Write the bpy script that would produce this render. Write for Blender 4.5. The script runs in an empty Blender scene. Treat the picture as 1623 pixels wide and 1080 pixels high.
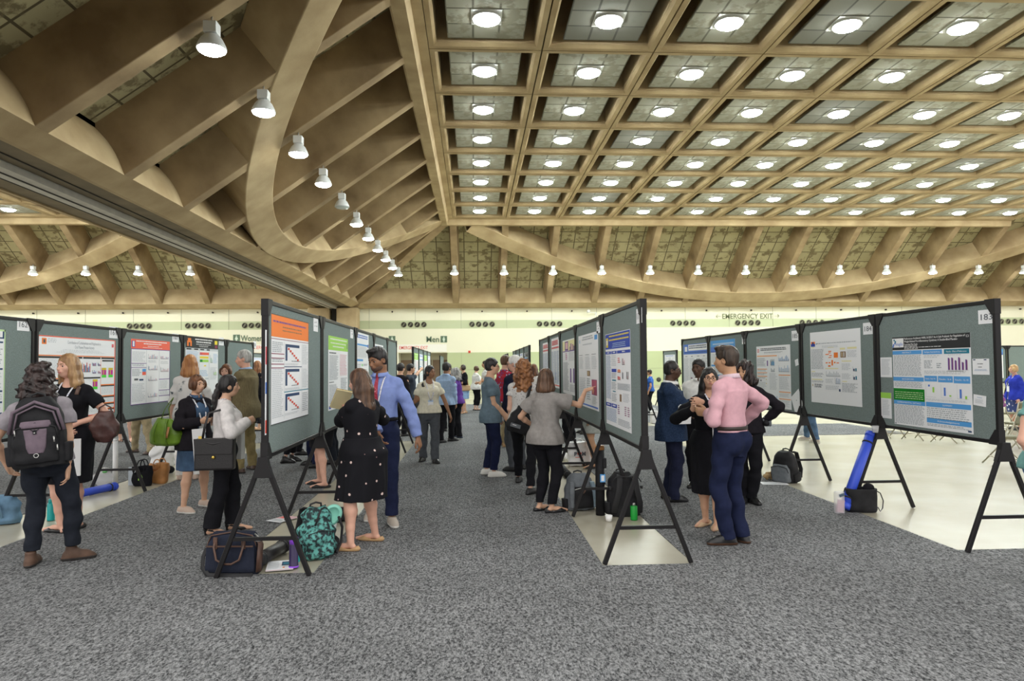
import bpy, math, random, time
import numpy as np
from mathutils import Vector, Matrix
T0 = time.time()
random.seed(7); RNG = np.random.default_rng(7)
SC = bpy.context.scene
COL = SC.collection
PI = math.pi
# ------------------------------------------------------------------ camera
F = 1107.8; CH = 1.62
PITCH, YAW, ROLL = [math.radians(a) for a in (2.091, 3.14, -0.5)]
cam = bpy.data.cameras.new('camera'); camo = bpy.data.objects.new('camera', cam); COL.objects.link(camo)
cam.sensor_width = 36.0; cam.lens = F / 1623 * 36.0; cam.clip_end = 300
camo.matrix_world = (Matrix.Translation((0, 0, CH)) @ Matrix.Rotation(-YAW, 4, 'Z') @ Matrix.Rotation(PI / 2 + PITCH, 4, 'X') @ Matrix.Rotation(ROLL, 4, 'Z'))
SC.camera = camo

def ray(px, py):
    d = camo.matrix_world.to_3x3() @ Vector(((px - 811.5) / F, (540 - py) / F, -1.0))
    return d
def gnd(px, py, z=0.0):            # where the sight line of a pixel meets the level z
    d = ray(px, py); t = (z - CH) / d.z
    return Vector((0, 0, CH)) + d * t
def aty(px, py, Y):
    d = ray(px, py); return Vector((0, 0, CH)) + d * (Y / d.y)
def atx(px, py, X):
    d = ray(px, py); return Vector((0, 0, CH)) + d * (X / d.x)

# ------------------------------------------------------------------ tags
def tag(o, label=None, cat=None, group=None, kind=None):
    if label: o['label'] = label
    if cat: o['category'] = cat
    if group: o['group'] = group
    if kind: o['kind'] = kind
    return o
def empty(name, loc=(0, 0, 0), rz=0.0, label=None, cat=None, group=None):
    o = bpy.data.objects.new(name, None); COL.objects.link(o)
    o.empty_display_size = 0.1
    o.location = loc; o.rotation_euler = (0, 0, rz)
    return tag(o, label, cat, group)
def copy_tree(o, parent=None):
    c = o.copy(); COL.objects.link(c); c.parent = parent
    for ch in o.children: copy_tree(ch, c)
    return c

# ------------------------------------------------------------------ materials
MATS = {}
def mat(name, col, rough=0.7, var=0.0, scale=8.0, bump=0.0, bscale=60.0, metal=0.0, emit=0.0, spec=0.5, trans=0.0, alpha=1.0, col2=None, stretch=None, detail=4.0, thr=None, coords='Object'):
    if name in MATS: return MATS[name]
    m = bpy.data.materials.new(name); m.use_nodes = True
    nt = m.node_tree; N = nt.nodes; L = nt.links
    b = N['Principled BSDF']
    b.inputs['Base Color'].default_value = (*col, 1); b.inputs['Roughness'].default_value = rough
    b.inputs['Metallic'].default_value = metal
    b.inputs['Specular IOR Level'].default_value = spec
    if trans: b.inputs['Transmission Weight'].default_value = trans
    if alpha < 1: b.inputs['Alpha'].default_value = alpha
    if emit:
        b.inputs['Emission Color'].default_value = (*col, 1); b.inputs['Emission Strength'].default_value = emit
    tc = None
    if var or bump or col2:
        tc = N.new('ShaderNodeTexCoord'); src = tc.outputs[coords]
        if stretch:
            mp = N.new('ShaderNodeMapping'); mp.inputs['Scale'].default_value = stretch; L.new(src, mp.inputs[0]); src = mp.outputs[0]
    if var or col2:
        nz = N.new('ShaderNodeTexNoise'); nz.inputs['Scale'].default_value = scale; nz.inputs['Detail'].default_value = detail
        L.new(src, nz.inputs['Vector'])
        rp = N.new('ShaderNodeValToRGB')
        lo, hi = thr if thr else (0.3, 0.7)
        rp.color_ramp.elements[0].position = lo; rp.color_ramp.elements[1].position = hi
        c2 = col2 if col2 else tuple(min(1, c * (1 + var)) for c in col)
        c1 = col if col2 else tuple(c * (1 - var) for c in col)
        rp.color_ramp.elements[0].color = (*c1, 1); rp.color_ramp.elements[1].color = (*c2, 1)
        L.new(nz.outputs['Fac'], rp.inputs[0]); L.new(rp.outputs[0], b.inputs['Base Color'])
    if bump:
        n2 = N.new('ShaderNodeTexNoise'); n2.inputs['Scale'].default_value = bscale; n2.inputs['Detail'].default_value = 3
        L.new(src, n2.inputs['Vector'])
        bp = N.new('ShaderNodeBump'); bp.inputs['Strength'].default_value = bump; bp.inputs['Distance'].default_value = 0.01
        L.new(n2.outputs['Fac'], bp.inputs['Height']); L.new(bp.outputs[0], b.inputs['Normal'])
    MATS[name] = m
    return m

# ------------------------------------------------------------------ mesh builder
class MB:
    def __init__(s): s.v = []; s.f = []; s.m = []; s.sm = []
    def add(s, vs, fs, mi=0, smooth=False):
        o = len(s.v); s.v += [tuple(p) for p in vs]
        for f in fs: s.f.append([i + o for i in f]); s.m.append(mi); s.sm.append(smooth)
        return s
    def box(s, c, d, mi=0, R=None):
        hx, hy, hz = d[0] / 2, d[1] / 2, d[2] / 2
        vs = [Vector((x, y, z)) for z in (-hz, hz) for y in (-hy, hy) for x in (-hx, hx)]
        c = Vector(c)
        vs = [(R @ p if R is not None else p) + c for p in vs]
        return s.add(vs, [(0, 2, 3, 1), (4, 5, 7, 6), (0, 1, 5, 4), (2, 6, 7, 3), (0, 4, 6, 2), (1, 3, 7, 5)], mi)
    def bar(s, a, b, w, d, up=(0, 0, 1), mi=0):   # square bar from a to b
        a = Vector(a); b = Vector(b); z = (b - a); L = z.length; z.normalize()
        up = Vector(up); x = up.cross(z)
        if x.length < 1e-4: x = Vector((1, 0, 0)).cross(z)
        x.normalize(); y = z.cross(x)
        R = Matrix((x, y, z)).transposed()
        return s.box((a + b) / 2, (w, d, L), mi, R)
    def tube(s, pts, r, n=8, mi=0, cap=True, closed=False):
        pts = [Vector(p) for p in pts]; k = len(pts)
        rs = r if isinstance(r, (list, tuple)) else [r] * k
        vs = []; prev = None
        for i, p in enumerate(pts):
            if closed: t = pts[(i + 1) % k] - pts[i - 1]
            else: t = pts[min(i + 1, k - 1)] - pts[max(i - 1, 0)]
            t.normalize()
            if prev is None:
                x = t.cross(Vector((0, 0, 1)))
                if x.length < 0.05: x = t.cross(Vector((0, 1, 0)))
            else: x = prev - t * prev.dot(t)
            x.normalize(); prev = x; y = t.cross(x)
            for j in range(n):
                a = 2 * PI * j / n; vs.append(p + (x * math.cos(a) + y * math.sin(a)) * rs[i])
        fs = []
        for i in range(k if closed else k - 1):
            i2 = (i + 1) % k
            for j in range(n): fs.append((i * n + j, i * n + (j + 1) % n, i2 * n + (j + 1) % n, i2 * n + j))
        if cap and not closed: fs += [tuple(range(n))[::-1], tuple(range((k - 1) * n, k * n))]
        return s.add(vs, fs, mi, True)
    def ribbon(s, pts, w, th, nrm, mi=0):          # flat strap along pts, width across, thickness th; nrm(i) gives the face normal
        pts = [Vector(p) for p in pts]; k = len(pts); vs = []
        for i, p in enumerate(pts):
            t = pts[min(i + 1, k - 1)] - pts[max(i - 1, 0)]; t.normalize()
            nn = Vector(nrm(i) if callable(nrm) else nrm); nn = nn - t * nn.dot(t); nn.normalize(); x = t.cross(nn)
            for a, b in ((-1, 0), (1, 0), (1, 1), (-1, 1)): vs.append(p + x * (a * w / 2) + nn * (b * th))
        fs = []
        for i in range(k - 1):
            for j in range(4): fs.append((i * 4 + j, i * 4 + (j + 1) % 4, (i + 1) * 4 + (j + 1) % 4, (i + 1) * 4 + j))
        fs += [(3, 2, 1, 0), tuple((k - 1) * 4 + j for j in range(4))]
        return s.add(vs, fs, mi, True)
    def lathe(s, prof, n=24, c=(0, 0, 0), mi=0, R=None):
        c = Vector(c); vs = []
        for r, z in prof:
            for j in range(n):
                a = 2 * PI * j / n; p = Vector((r * math.cos(a), r * math.sin(a), z))
                vs.append((R @ p if R is not None else p) + c)
        fs = []
        for i in range(len(prof) - 1):
            for j in range(n): fs.append((i * n + j, i * n + (j + 1) % n, (i + 1) * n + (j + 1) % n, (i + 1) * n + j))
        fs += [tuple(range(n))[::-1], tuple(range((len(prof) - 1) * n, len(prof) * n))]
        return s.add(vs, fs, mi, True)
    def prism(s, poly, ax0, ax1, org, dirv, mi=0):  # polygon in (ax0, ax1) extruded by dirv
        org = Vector(org); a0 = Vector(ax0); a1 = Vector(ax1); d = Vector(dirv); n = len(poly)
        vs = [org + a0 * x + a1 * y for x, y in poly] + [org + a0 * x + a1 * y + d for x, y in poly]
        fs = [tuple(range(n))[::-1], tuple(range(n, 2 * n))] + [(i, (i + 1) % n, n + (i + 1) % n, n + i) for i in range(n)]
        return s.add(vs, fs, mi)
    def build(s, name, mats, parent=None, M=None, bevel=0.0, seg=2, fixn=True, auto=None):
        me = bpy.data.meshes.new(name); me.from_pydata([tuple(p) for p in s.v], [], s.f)
        if not isinstance(mats, (list, tuple)): mats = [mats]
        for m in mats: me.materials.append(m)
        me.polygons.foreach_set('material_index', s.m); me.polygons.foreach_set('use_smooth', s.sm)
        if fixn:
            import bmesh
            bm = bmesh.new(); bm.from_mesh(me); bmesh.ops.recalc_face_normals(bm, faces=bm.faces); bm.to_mesh(me); bm.free()
        me.update()
        o = bpy.data.objects.new(name, me); COL.objects.link(o)
        if M is not None: o.matrix_world = M
        if parent is not None: o.parent = parent
        if bevel:
            md = o.modifiers.new('bevel', 'BEVEL'); md.width = bevel; md.segments = seg; md.limit_method = 'ANGLE'; md.angle_limit = 0.7
        return o
def struct(o): o['kind'] = 'structure'; return o
def frame_matrix(org, u, v, w):
    M = Matrix.Identity(4)
    for i, a in enumerate((u, v, w)):
        a = Vector(a).normalized()
        for k in range(3): M[k][i] = a[k]
    for k in range(3): M[k][3] = org[k]
    return M
FONT_CACHE = {}
def text_mesh(body, size, align='LEFT', spacing=1.0, offset=0.0):
    cu = bpy.data.curves.new('t', 'FONT'); cu.body = body; cu.size = size; cu.align_x = align; cu.space_character = spacing; cu.resolution_u = 3; cu.offset = offset
    o = bpy.data.objects.new('t', cu); COL.objects.link(o)
    dg = bpy.context.evaluated_depsgraph_get(); me = bpy.data.meshes.new_from_object(o.evaluated_get(dg))
    vs = [v.co.copy() for v in me.vertices]; fs = [tuple(p.vertices) for p in me.polygons]
    bpy.data.objects.remove(o); bpy.data.curves.remove(cu); bpy.data.meshes.remove(me)
    return vs, fs
# ================================================================== the hall
CONC = mat('concrete_tan', (0.33, 0.235, 0.12), 0.85, col2=(0.50, 0.385, 0.22), scale=0.9, detail=8, bump=0.25, bscale=14, stretch=(1, 1, 1), coords='Object')
CONC2 = mat('concrete_rib', (0.19, 0.125, 0.06), 0.85, col2=(0.39, 0.285, 0.155), scale=0.7, detail=9, bump=0.25, bscale=12, thr=(0.32, 0.66))
GREYC = mat('track_grey', (0.42, 0.40, 0.36), 0.6, var=0.12, scale=3)
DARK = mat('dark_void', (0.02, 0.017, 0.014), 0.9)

def block_material(name, light, dark, bw, bh, patch):
    m = bpy.data.materials.new(name); m.use_nodes = True; nt = m.node_tree; N = nt.nodes; L = nt.links
    b = N['Principled BSDF']; b.inputs['Roughness'].default_value = 0.95
    tc = N.new('ShaderNodeTexCoord')
    br = N.new('ShaderNodeTexBrick'); br.offset = 0.0; br.squash = 1.0
    br.inputs['Scale'].default_value = 1.0; br.inputs['Brick Width'].default_value = bw; br.inputs['Row Height'].default_value = bh
    br.inputs['Mortar Size'].default_value = 0.035; br.inputs['Mortar Smooth'].default_value = 0.3
    br.inputs['Color1'].default_value = (*light, 1); br.inputs['Color2'].default_value = (*[c * 0.8 for c in light], 1); br.inputs['Mortar'].default_value = (*[c * 0.5 for c in dark], 1)
    L.new(tc.outputs['Object'], br.inputs['Vector'])
    nz = N.new('ShaderNodeTexNoise'); nz.inputs['Scale'].default_value = 1.5; nz.inputs['Detail'].default_value = 5; nz.inputs['Roughness'].default_value = 0.65
    L.new(tc.outputs['Object'], nz.inputs['Vector'])
    rp = N.new('ShaderNodeValToRGB'); rp.color_ramp.elements[0].position = patch; rp.color_ramp.elements[1].position = patch + 0.08
    L.new(nz.outputs['Fac'], rp.inputs[0])
    mx = N.new('ShaderNodeMix'); mx.data_type = 'RGBA'; mx.inputs['A'].default_value = (*dark, 1)
    L.new(rp.outputs[0], mx.inputs['Factor']); L.new(br.outputs['Color'], mx.inputs['B'])
    L.new(mx.outputs['Result'], b.inputs['Base Color'])
    MATS[name] = m; return m
BLOCK = block_material('wood_wool_blocks', (0.46, 0.41, 0.235), (0.19, 0.155, 0.08), 0.93, 0.93, 0.41)
TILE_A = block_material('coffer_tiles', (0.36, 0.355, 0.285), (0.23, 0.22, 0.165), 0.72, 0.833, 0.42)
TILE_B = block_material('coffer_tiles_plain', (0.24, 0.24, 0.21), (0.20, 0.20, 0.175), 0.72, 0.833, 0.30)
WHITEM = mat('lamp_enamel', (0.75, 0.77, 0.78), 0.35)
LAMP = mat('lamp_glass_lit', (0.93, 1.0, 0.97), 0.4, emit=46.0)
LAMPOFF = mat('lamp_glass_unlit', (0.45, 0.5, 0.5), 0.15)

HC = CH + 9.2        # underside of the coffer grid
SP = 3.3             # coffer and rib spacing
X0 = -1.25; YB = 43.1; NX, NY = 11, 9
XI = -1.95; YI = YB + 0.7; HI = CH + 8.84         # lower lip of the raised ceiling
XL = -8.05; YL = 49.6; HL = CH + 4.5              # inner lip of the perimeter beams
XM = -9.85; YW = 50.7                             # middle of the double beam, face of the back wall

# ---- coffers
def coffer_cell():
    mb = MB(); o = SP / 2; a = 1.48
    rings = [(o - 0.018, 0.06), (o - 0.02, 0.0), (a, 0.0), (1.41, 0.09), (1.41, 1.7)]; c = 1.41
    vs = []
    for r, z in rings: vs += [(-r, -r, z), (r, -r, z), (r, r, z), (-r, r, z)]
    fs = [(i * 4 + j, i * 4 + (j + 1) % 4, (i + 1) * 4 + (j + 1) % 4, (i + 1) * 4 + j) for i in range(len(rings) - 1) for j in range(4)]
    mb.add(vs, fs, 0)
    n = (len(rings) - 1) * 4
    mb.add([(-c, -c, 1.7), (c, -c, 1.7), (c, c, 1.7), (-c, c, 1.7)], [(0, 1, 2, 3)], 1)  # top face coloured near black: shade of the unlit slot put into the colour
    return mb
cell0 = coffer_cell().build('ceiling_coffer', [CONC, DARK], fixn=False)
pan = MB(); pan.box((0, 0, .17), (2.16, 2.5, .06))
panA = pan.build('ceiling_panel', TILE_A); panB_me = panA.data.copy(); panB_me.materials[0] = TILE_B
# offset the object origin of the tiles so the joints fall in thirds
for me in (panA.data, panB_me):
    for v in me.vertices: v.co.x += 1.08; v.co.y += 1.25
light0 = empty('ceiling_light', (0, 0, 0))
lb = MB(); lb.box((0, 0, .13), (.82, .82, .03)); lb.lathe([(.38, .13), (.40, .07), (.35, .05), (.34, .12)], 28)
lh = lb.build('light_housing', WHITEM, light0)
lb = MB(); lb.lathe([(.345, .10), (.345, .03), (.25, -.02), (.1, -.035), (.01, -.04)], 28)
lb.build('light_lens', LAMP, lh)
first = True
cells = [(X0 + (i + .5) * SP, YB - (j + .5) * SP, 'main', i, j) for j in range(NY) for i in range(NX)]
cells += [(-18.45 - (i + .5) * SP, YB - (j + .5) * SP, 'side', i, j) for j in range(3) for i in range(6)]
plain = {(1, 7), (2, 4), (4, 5), (3, 7), (6, 6), (5, 4), (2, 1), (7, 3)}
for k, (x, y, where, i, j) in enumerate(cells):
    c = cell0 if first else cell0.copy(); p = panA if first else panA.copy(); l = light0 if first else copy_tree(light0)
    if not first: COL.objects.link(c); COL.objects.link(p)
    first = False
    c.location = (x, y, HC); p.location = (x - 1.08, y - 1.25, HC); l.location = (x, y, HC)
    if (i, j) in plain: p.data = panB_me
    struct(c); struct(p)
    if where == 'main': tag(l, 'round white downlight recessed in a square coffer of the main ceiling', 'ceiling light', 'coffer downlights of the main hall')
    else: tag(l, 'round downlight in a coffer of the neighbouring hall beyond the left double beam', 'ceiling light', 'coffer downlights beyond the double beam')
mb = MB(); mb.box(((X0 + X0 + NX * SP) / 2, YB - NY * SP / 2, HC + 1.85), (NX * SP + 3, NY * SP + 3, .2)); mb.box((-29, YB - 5, HC + 1.85), (20, 13, .2))
struct(mb.build('ceiling_slab', CONC))
# ---- lips of the raised ceiling (chamfered fascia)
def lip(name, prof, a, b):   # prof in (out, z); a, b the two ends; swept straight, mitred by the 'out' offset at both ends
    return None
mb = MB()
pr = [(0.0, HC), (0.28, HC - .02), (.36, HI), (.72, HI), (.78, HI + .05), (.78, HC + 1.2), (0, HC + 1.2)]
def ring_left(y): return [(X0 - o, y, z) for o, z in pr]
def sweep(ringA, ringB, mb=mb):
    n = len(ringA); mb.add(ringA + ringB, [(i, (i + 1) % n, n + (i + 1) % n, n + i) for i in range(n)] + [tuple(range(n))[::-1], tuple(range(n, 2 * n))])
A = [(X0 - o, YB - NY * SP - o, z) for o, z in pr]; B = [(X0 - o, YB + o, z) for o, z in pr]; C_ = [(X0 + NX * SP, YB + o, z) for o, z in pr]; D_ = [(X0 + NX * SP, YB - NY * SP - o, z) for o, z in pr]
sweep(A, B); sweep(B, C_); sweep(A, D_)
struct(mb.build('ceiling_lip', CONC))
mb = MB(); xs = -18.45
A = [(xs + o, YB - 20, z) for o, z in pr]; B = [(xs + o, YB + o, z) for o, z in pr]; C_ = [(xs - 24, YB + o, z) for o, z in pr]
sweep(A, B, mb); sweep(B, C_, mb)
struct(mb.build('ceiling_lip', CONC))

# ---- sloping ribbed plates
W = 1.32
def plate(M, length, vlen, ribs, top0, top1, arch, cut0=None, rw=.42, umax=None):
    # local frame: u along the low edge, v up the slope, w outwards; the plate narrows from (0..length) at v=0 to (top0..top1) at v=vlen
    def vmax(u):
        v = vlen
        if u < top0: v = min(v, vlen * u / top0)
        if u > top1: v = min(v, vlen * (length - u) / (length - top1))
        return v
    for u in ribs:
        vm = vmax(u)
        if vm < .6: continue
        mb = MB(); a = rw / 2; b = a + .10
        mb.add([(u - a, -.02, 0), (u + a, -.02, 0), (u + b, -.02, W + .1), (u - b, -.02, W + .1), (u - a, vm, 0), (u + a, vm, 0), (u + b, vm + .6, W + .1), (u - b, vm + .6, W + .1)],
               [(0, 1, 5, 4), (1, 2, 6, 5), (2, 3, 7, 6), (3, 0, 4, 7), (0, 3, 2, 1), (4, 5, 6, 7)])
        struct(mb.build('ceiling_rib', CONC2, M=M, bevel=.02))
    mb = MB(); um = umax or length
    mb.add([(-1.2, -.6, W), (length + 1.2, -.6, W), (top1 + .5, vlen + 1.2, W), (top0 - .5, vlen + 1.2, W)], [(0, 1, 2, 3)])
    struct(mb.build('ceiling_slope', BLOCK, M=M))
    mb = MB(); K = 8; ue = [0.0] + [length]
    vs = []
    for t in range(K + 1):
        q_ = t / K; v = .10 * q_ + .10 * math.sin(PI * q_); w = (W + .02) * q_
        vs += [(-.3, v, w), (length + .3, v, w)]
    mb.add(vs, [(2 * t, 2 * t + 1, 2 * t + 3, 2 * t + 2) for t in range(K)], 0, True)
    struct(mb.build('ceiling_cove', CONC, M=M))
    if arch:
        u0, u1 = arch; um_ = (u0 + u1) / 2; hf = (u1 - u0) / 2; K = 56; pts = []
        for k in range(K + 1):
            u = u0 + (u1 - u0) * k / K; pts.append((u, .5 + (vlen - .55) * ((u - um_) / hf) ** 2))
        vs = []
        for k, (u, v) in enumerate(pts):
            a = pts[max(k - 1, 0)]; b_ = pts[min(k + 1, K)]; t = Vector((b_[0] - a[0], b_[1] - a[1])).normalized(); n = Vector((-t.y, t.x))
            for s_, w in ((-.5, -.03), (.5, -.03), (.62, W), (-.62, W)): vs.append((u + n.x * s_, v + n.y * s_, w))
        fs = [(k * 4 + j, k * 4 + (j + 1) % 4, (k + 1) * 4 + (j + 1) % 4, (k + 1) * 4 + j) for k in range(K) for j in range(4)]
        mb = MB(); mb.add(vs, fs, 0, False)
        struct(mb.build('ceiling_arch', CONC, M=M, bevel=.03))
def hip(p0, p1, wdir):
    mb = MB(); p0 = Vector(p0); p1 = Vector(p1); d = (p1 - p0).normalized(); n = Vector(wdir).normalized(); s = d.cross(n).normalized()
    p0 = p0 - d * .5; p1 = p1 + d * .6
    vs = []
    for p in (p0, p1):
        for a, b in ((-.36, -.03), (.36, -.03), (.60, W), (-.60, W)): vs.append(p + s * a + n * b)
    mb.add(vs, [(0, 1, 5, 4), (1, 2, 6, 5), (2, 3, 7, 6), (3, 0, 4, 7), (0, 3, 2, 1), (4, 5, 6, 7)])
    struct(mb.build('ceiling_hip', CONC2, bevel=.03))
dv = HI - HL
YF = YB - NY * SP - .7; YFL = YF - (YL - YI)
# left plate
vx = XI - XL; vl = math.hypot(vx, dv)
ML = frame_matrix((XL, YFL, HL), (0, 1, 0), (vx, 0, dv), (-dv, 0, vx))
plate(ML, YL - YFL, vl, [YB - k * SP - YFL for k in range(-1, NY + 2)], YF - YFL, YI - YFL, (13.45 - YFL, 42.9 - YFL))
# back plate
vy = YL - YI; vb = math.hypot(vy, dv)
MBk = frame_matrix((XL, YL, HL), (1, 0, 0), (0, -vy, dv), (0, dv, vy))
plate(MBk, 58.0, vb, [X0 + k * SP - XL for k in range(0, 16)], XI - XL, 51.0, (-.15 - XL, 40.4 - XL))
hip((XL, YL, HL), (XI, YI, HI), (-dv, dv, vx + vy))
# plate closing the near end of the hall, above and behind the camera
MF = frame_matrix((XL, YFL, HL), (1, 0, 0), (0, vy, dv), (0, -dv, vy))
plate(MF, 58.0, vb, [X0 + k * SP - XL for k in range(0, 14)], XI - XL, 51.0, None)
# neighbouring hall on the left: its back plate is the mirror image
XLs = 2 * XM - XL
MS = frame_matrix((XLs, YL, HL), (-1, 0, 0), (0, -vy, dv), (0, dv, vy))
plate(MS, 40.0, vb, [abs(-18.45 - k * SP - XLs) for k in range(0, 8)], abs(-17.75 - XLs), 36.0, (abs(-19.55 - XLs), abs(-60.1 - XLs)))
hip((XLs, YL, HL), (-17.75, YI, HI), (dv, dv, vx + vy))

# ---- perimeter beams: double beam on the left with the partition track, beam on the back wall
mb = MB()
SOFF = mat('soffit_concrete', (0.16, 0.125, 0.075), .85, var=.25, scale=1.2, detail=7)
sec = [(XL, HL), (XL - .5, HL - .26), (XL - .62, HL - .26), (XL - .62, HL + 1.4), (XL - 1.0, HL + 1.4), (XL - .35, HL + .1)]
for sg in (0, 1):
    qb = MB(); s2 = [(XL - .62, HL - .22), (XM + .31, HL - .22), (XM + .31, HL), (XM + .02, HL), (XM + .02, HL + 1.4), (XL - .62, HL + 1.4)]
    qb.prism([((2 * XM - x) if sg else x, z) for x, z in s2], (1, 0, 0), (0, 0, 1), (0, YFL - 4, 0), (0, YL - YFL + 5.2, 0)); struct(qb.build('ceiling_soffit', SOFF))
mb.prism(sec, (1, 0, 0), (0, 0, 1), (0, YFL - 4, 0), (0, YL - YFL + 5.2, 0))
struct(mb.build('ceiling_beam', CONC))
mb = MB(); mb.prism([(2 * XM - x, z) for x, z in sec], (1, 0, 0), (0, 0, 1), (0, YFL - 4, 0), (0, YL - YFL + 5.2, 0))
struct(mb.build('ceiling_beam', CONC))
mb = MB(); mb.box((XM, (YFL + YL) / 2, HL - .25), (.56, YL - YFL + 4, .22)); mb.box((XM, (YFL + YL) / 2, HL - .365), (.05, YL - YFL + 4, .02), 1)
for s in (-1, 1): mb.box((XM + s * .62, (YFL + YL) / 2, HL - .225), (.03, YL - YFL + 4, .03), 1)
struct(mb.build('ceiling_track', [GREYC, DARK]))
mb = MB()
sec = [(YL, HL), (YL + .45, HL - .26), (YW + .2, HL - .30), (YW + .2, HL + 1.4), (YL + .8, HL + 1.4), (YL + .3, HL + .1)]
mb.prism(sec, (0, 1, 0), (0, 0, 1), (XM + .02, 0, 0), (62, 0, 0)); mb.prism(sec, (0, 1, 0), (0, 0, 1), (XM - 40, 0, 0), (39.98, 0, 0))
struct(mb.build('ceiling_beam', CONC))
# columns under the corner of the double beam
for s in (-1, 1):
    mb = MB(); mb.box((XM + s * 1.0, YL + .3, (HL - .28) / 2), (1.5, 1.0, HL - .28))
    struct(mb.build('column', CONC, bevel=.12, seg=4))
mb = MB(); mb.box((XM, YL + .5, 2.9), (.3, .5, 5.8)); struct(mb.build('column_joint', DARK))

# ---- back wall with its colour bands
CREAM = mat('wall_cream', (0.80, 0.78, 0.60), 0.6, var=.02, scale=.5)
GREEN = mat('wall_green', (0.46, 0.52, 0.29), 0.6, var=.03, scale=.5)
GREENB = mat('wall_green_band', (0.52, 0.57, 0.36), 0.6, var=.03, scale=.5)
BASEB = mat('wall_base', (0.45, 0.42, 0.30), 0.6)
wh = lambda y: aty(1000, y, YW).z
zg0, zg1, zb = wh(519.5), wh(506.5), wh(557)
XW0, XW1 = -50, 62
DX0, DX1 = aty(632, 580, YW).x, aty(709, 580, YW).x      # door recess
LX0, LX1 = aty(398, 580, YW).x, aty(420, 580, YW).x
def wallpart(mb, x0, x1, z0, z1, mi): mb.box(((x0 + x1) / 2, YW + .1, (z0 + z1) / 2), (x1 - x0, .2, z1 - z0), mi)
mb = MB()
wallpart(mb, XW0, XW1, zg1, HL, 0); wallpart(mb, XW0, XW1, zg0, zg1, 2)
wallpart(mb, XW0, XW1, zb, zg0, 0)
for x0, x1 in ((XW0, LX0 - 4.2), (LX1, DX0), ):
    wallpart(mb, x0, x1, .14, zb, 0); wallpart(mb, x0, x1, 0, .14, 3)
wallpart(mb, DX1, XW1, .14, zb, 1); wallpart(mb, DX1, XW1, 0, .14, 3)
for x0, x1 in ((LX0 - 4.2, LX1), (DX0, DX1)): mb.box(((x0 + x1) / 2, YW + 1.3, zb / 2), (x1 - x0, .1, zb), 3)
JOINT = mat('wall_joint', (0.30, 0.30, 0.2), .8)
for k in range(-14, 20):
    x = -.9 + k * 3.3
    mb.box((x, YW - .004, (zg0 + HL) / 2), (.02, .02, HL - zg0), 4)
    if x > DX1: mb.box((x, YW - .004, zb / 2), (.02, .02, zb), 4)
for z in (zb * .52,): mb.box(((DX1 + XW1) / 2, YW - .004, z), (XW1 - DX1, .02, .02), 4)
struct(mb.build('wall_back', [CREAM, GREEN, GREENB, BASEB, JOINT]))
for x in (LX0 - 4.25, LX1 + .05, DX0 - .05, DX1 + .05): mbx = MB(); mbx.box((x, YW + .7, zb / 2), (.1, 1.3, zb)); struct(mbx.build('wall_recess', CREAM))
mbx = MB(); mbx.box(((DX0 + DX1) / 2, YW + .75, zb + .05), (DX1 - DX0 + .2, 1.3, .1)); mbx.box(((LX0 - 4.2 + LX1) / 2, YW + .75, zb + .05), (LX1 - LX0 + 4.4, 1.3, .1)); struct(mbx.build('wall_recess', CREAM))
# brown doors in the recess
DOORM = mat('door_brown', (0.16, 0.10, 0.055), .5, var=.15, scale=3, stretch=(1, 1, 8))
dw = (DX1 - DX0) / 3
n_d = 1
for k in range(3):
    d = empty('door_%d' % n_d, (DX0 + dw * (k + .5), YW + 1.2, 0)); struct(d); n_d += 1
    q = MB(); q.box((0, 0, 1.07), (dw - .1, .06, 2.1)); struct(q.build('door_leaf', DOORM, d))
    q = MB(); q.box((dw * .3, -.06, 1.02), (.5, .05, .06)); struct(q.build('door_handle', WHITEM, d))
dw = (LX1 - LX0 + 4.2) / 3
for k in range(3):
    d = empty('door_%d' % n_d, (LX0 - 4.2 + dw * (k + .5), YW + 1.2, 0)); struct(d); n_d += 1
    q = MB(); q.box((0, 0, 1.07), (dw - .1, .06, 2.1)); struct(q.build('door_leaf', DOORM, d))
    q = MB(); q.box((dw * .3, -.06, 1.02), (.5, .05, .06)); struct(q.build('door_handle', WHITEM, d))
# round air vents, in fours
VENTD = mat('vent_dark', (0.035, 0.033, 0.025), .5); VENTR = mat('vent_ring', (0.30, 0.29, 0.2), .35, metal=.6)
vent0 = None
for cx in (225, 314, 404, 656, 764, 871, 1082, 1185, 1287, 1603):
    for k in range(4):
        px = cx + (k - 1.5) * 10.3
        px = cx + (k - 1.5) * 10.6 if cx != 225 else 206 + k * 10.2
        p = aty(px, 513, YW)
        zc = (zg0 + zg1) / 2
        if vent0 is None:
            v = empty('air_vent', (p.x, YW, zc)); vent0 = v
            R = Matrix.Rotation(PI / 2, 3, 'X')
            q = MB(); q.lathe([(.205, -.02), (.205, .06), (.18, .07), (.18, .0)], 22, R=R); q.build('vent_ring', VENTR, v)
            q = MB(); q.lathe([(.178, -.01), (.178, .012), (.05, .03), (.01, .032)], 22, R=R)
            for a in (-.5, .1): q.box((a * .1, -.04, 0), (.02, .03, .3), 1, Matrix.Rotation(.6, 3, 'Y'))
            q.build('vent_core', [VENTD, VENTR], v)
        else: v = copy_tree(vent0)
        v.location = (p.x, YW, zc)
        tag(v, 'dark round air vent in a set of four on the green wall band', 'vent', 'round vents of the back wall')
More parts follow.
